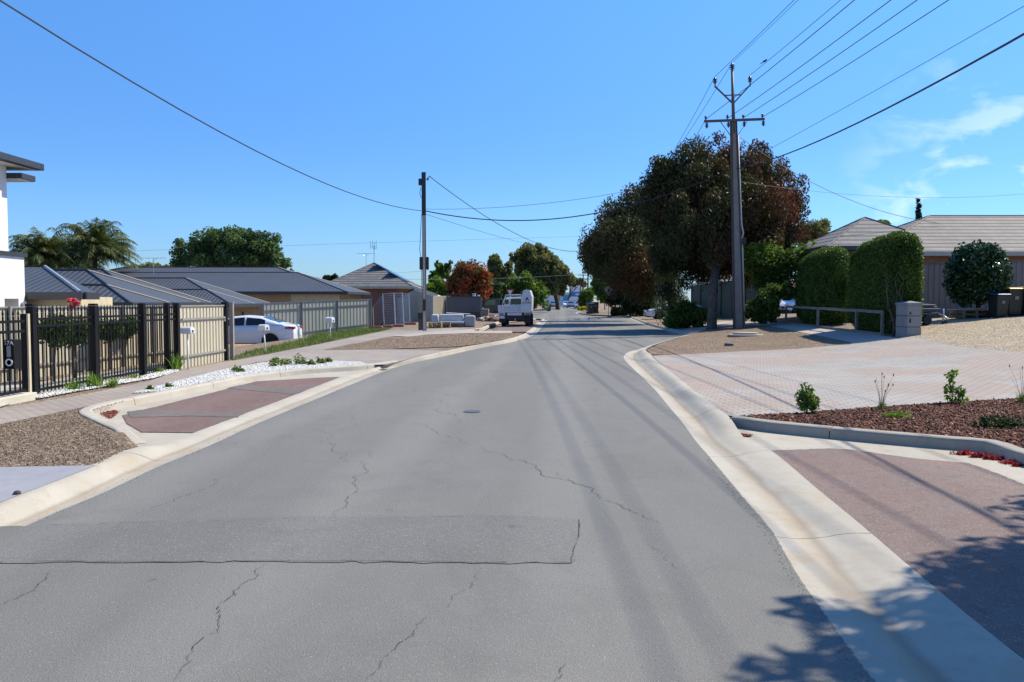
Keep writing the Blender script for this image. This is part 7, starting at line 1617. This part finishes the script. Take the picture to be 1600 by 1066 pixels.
p = G(922, 490.5, .1); bin_('far dark wheelie bin with blue lid at the kerb island', p, .2, 1.25, lidb); p = G(930.5, 490, .1); bin_('far wheelie bin with yellow lid beside the blue lidded one at the kerb', p, -.1, 1.4, lidy)
p = G(857.5, 486.5, 0); bin_('blue lidded wheelie bin standing at the left edge of the far road', p, .1, 1.15, lidb, body=M('bin_blue', (.03, .05, .13), .5))
# give way signs
def give_way(label, px, D, yc, size, facing):
    p = A(px, yc, D); g0 = H(p.x, D) + Z * .5; t = thing('give_way_sign', label, 'road sign', (p.x, D, g0)); zc = p.z - g0; mb = MB(); mb.tube([(0, .04, -.1), (0, .04, zc + size * .2)], .032, 10); mb.build('post', galv, t, smooth_=True)
    tri = lambda s_: [(-s_ / 2, s_ * .32), (s_ / 2, s_ * .32), (s_ * .06, -s_ * .50), (-s_ * .06, -s_ * .50)]
    mb = MB(); mb.prism([(x, z + zc) for x, z in tri(size)], -.012, .0, 'XZ'); mb.build('sign_plate', M('sign_red', (.50, .03, .04), .5) if facing else M('sign_back', (.36, .37, .39), .5, metal=.3), t)
    if facing: mb = MB(); mb.prism([(x, z + zc + size * .02) for x, z in tri(size * .62)], -.018, -.0125, 'XZ'); mb.build('sign_face', M('sign_white', (.8, .8, .8), .6), t)
    else: mb = MB(); mb.box(-size * .3, size * .3, -.03, -.0125, zc + size * .1, zc + size * .14); mb.build('bracket', galv, t)
    return t
give_way('red bordered give way sign peeping over the work truck', 797, 82, 456.5, .82, True)
give_way('grey back of a give way sign on a post by the far right corner', 951, 80, 454.5, .80, False)
# letterbox bollard, gas meter, tap in the garden behind the trunk
p = G(1106, 493, Z); t = thing('bollard_light', 'black post with rounded cap on the grass between tree trunk and tan fence', 'bollard', p); k = p.y / F; mb = MB(); mb.lathe([(3.2 * k, 0), (3.2 * k, 26 * k)], 14); mb.build('shaft', blackm, t, smooth_=False); mb = MB(); mb.lathe([(4.4 * k, 26.2 * k), (4.4 * k, 28 * k), (2 * k, 29.5 * k)], 14); mb.build('cap', M('cap_grey', (.2, .2, .21), .5), t)
p = G(1144, 487.5, Z); t = thing('service_box', 'white narrow service box against the tan fence left of the pole', 'service box', p + Vector((0, -.4, 0))); k = p.y / F; mb = MB(); mb.box(-2.2 * k, 2.2 * k, 0, .2, 0, 15 * k); mb.build('box', white_r, t, bevel=.01); mb = MB(); mb.box(-3.5 * k, 1.2 * k, 0, .18, 15.2 * k, 21 * k); mb.build('meter', M('meter_grey', (.2, .2, .2), .5), t, bevel=.02)
# pit covers in the brown soil
p = G(1165, 525, Z + .01); t = thing('pit_cover', 'low pale round concrete pit cover in front of the big pole', 'pit cover', p); mb = MB(); mb.lathe([(.70, -.02), (.70, .05), (.66, .07)], 24); mb.build('ring', conc_k, t); mb = MB(); mb.lathe([(.48, .071), (.48, .13), (.45, .145)], 24); mb.build('lid', path_c, t)
p = G(1139, 541, Z); t = thing('valve_cover', 'small dark round valve cap in the soil in front of the pit cover', 'valve cover', p); mb = MB(); mb.lathe([(.15, -.02), (.15, .09), (.13, .10)], 18); mb.build('cap', M('iron', (.055, .055, .065), .6), t)
# small tap on the stone fence, stones
p = G(27, 773, Z); t = thing('stone', 'lone dark stone on the bluish driveway at the left', 'stone', p); mb = MB(); mb.lathe([(.001, 0), (.026, .005), (.03, .016), (.016, .03), (.001, .032)], 7); mb.build('stone', M('stone_dark', (.07, .05, .05), .9), t)
# dark car front glimpsed under the far trees
p = A(1075, 470, 60); car('sedan', 'white and dark car glimpsed behind the weeping tree', 'car', white_p, (p.x + .3, 66, H(p.x, 66) + .02), math.radians(180), SED)
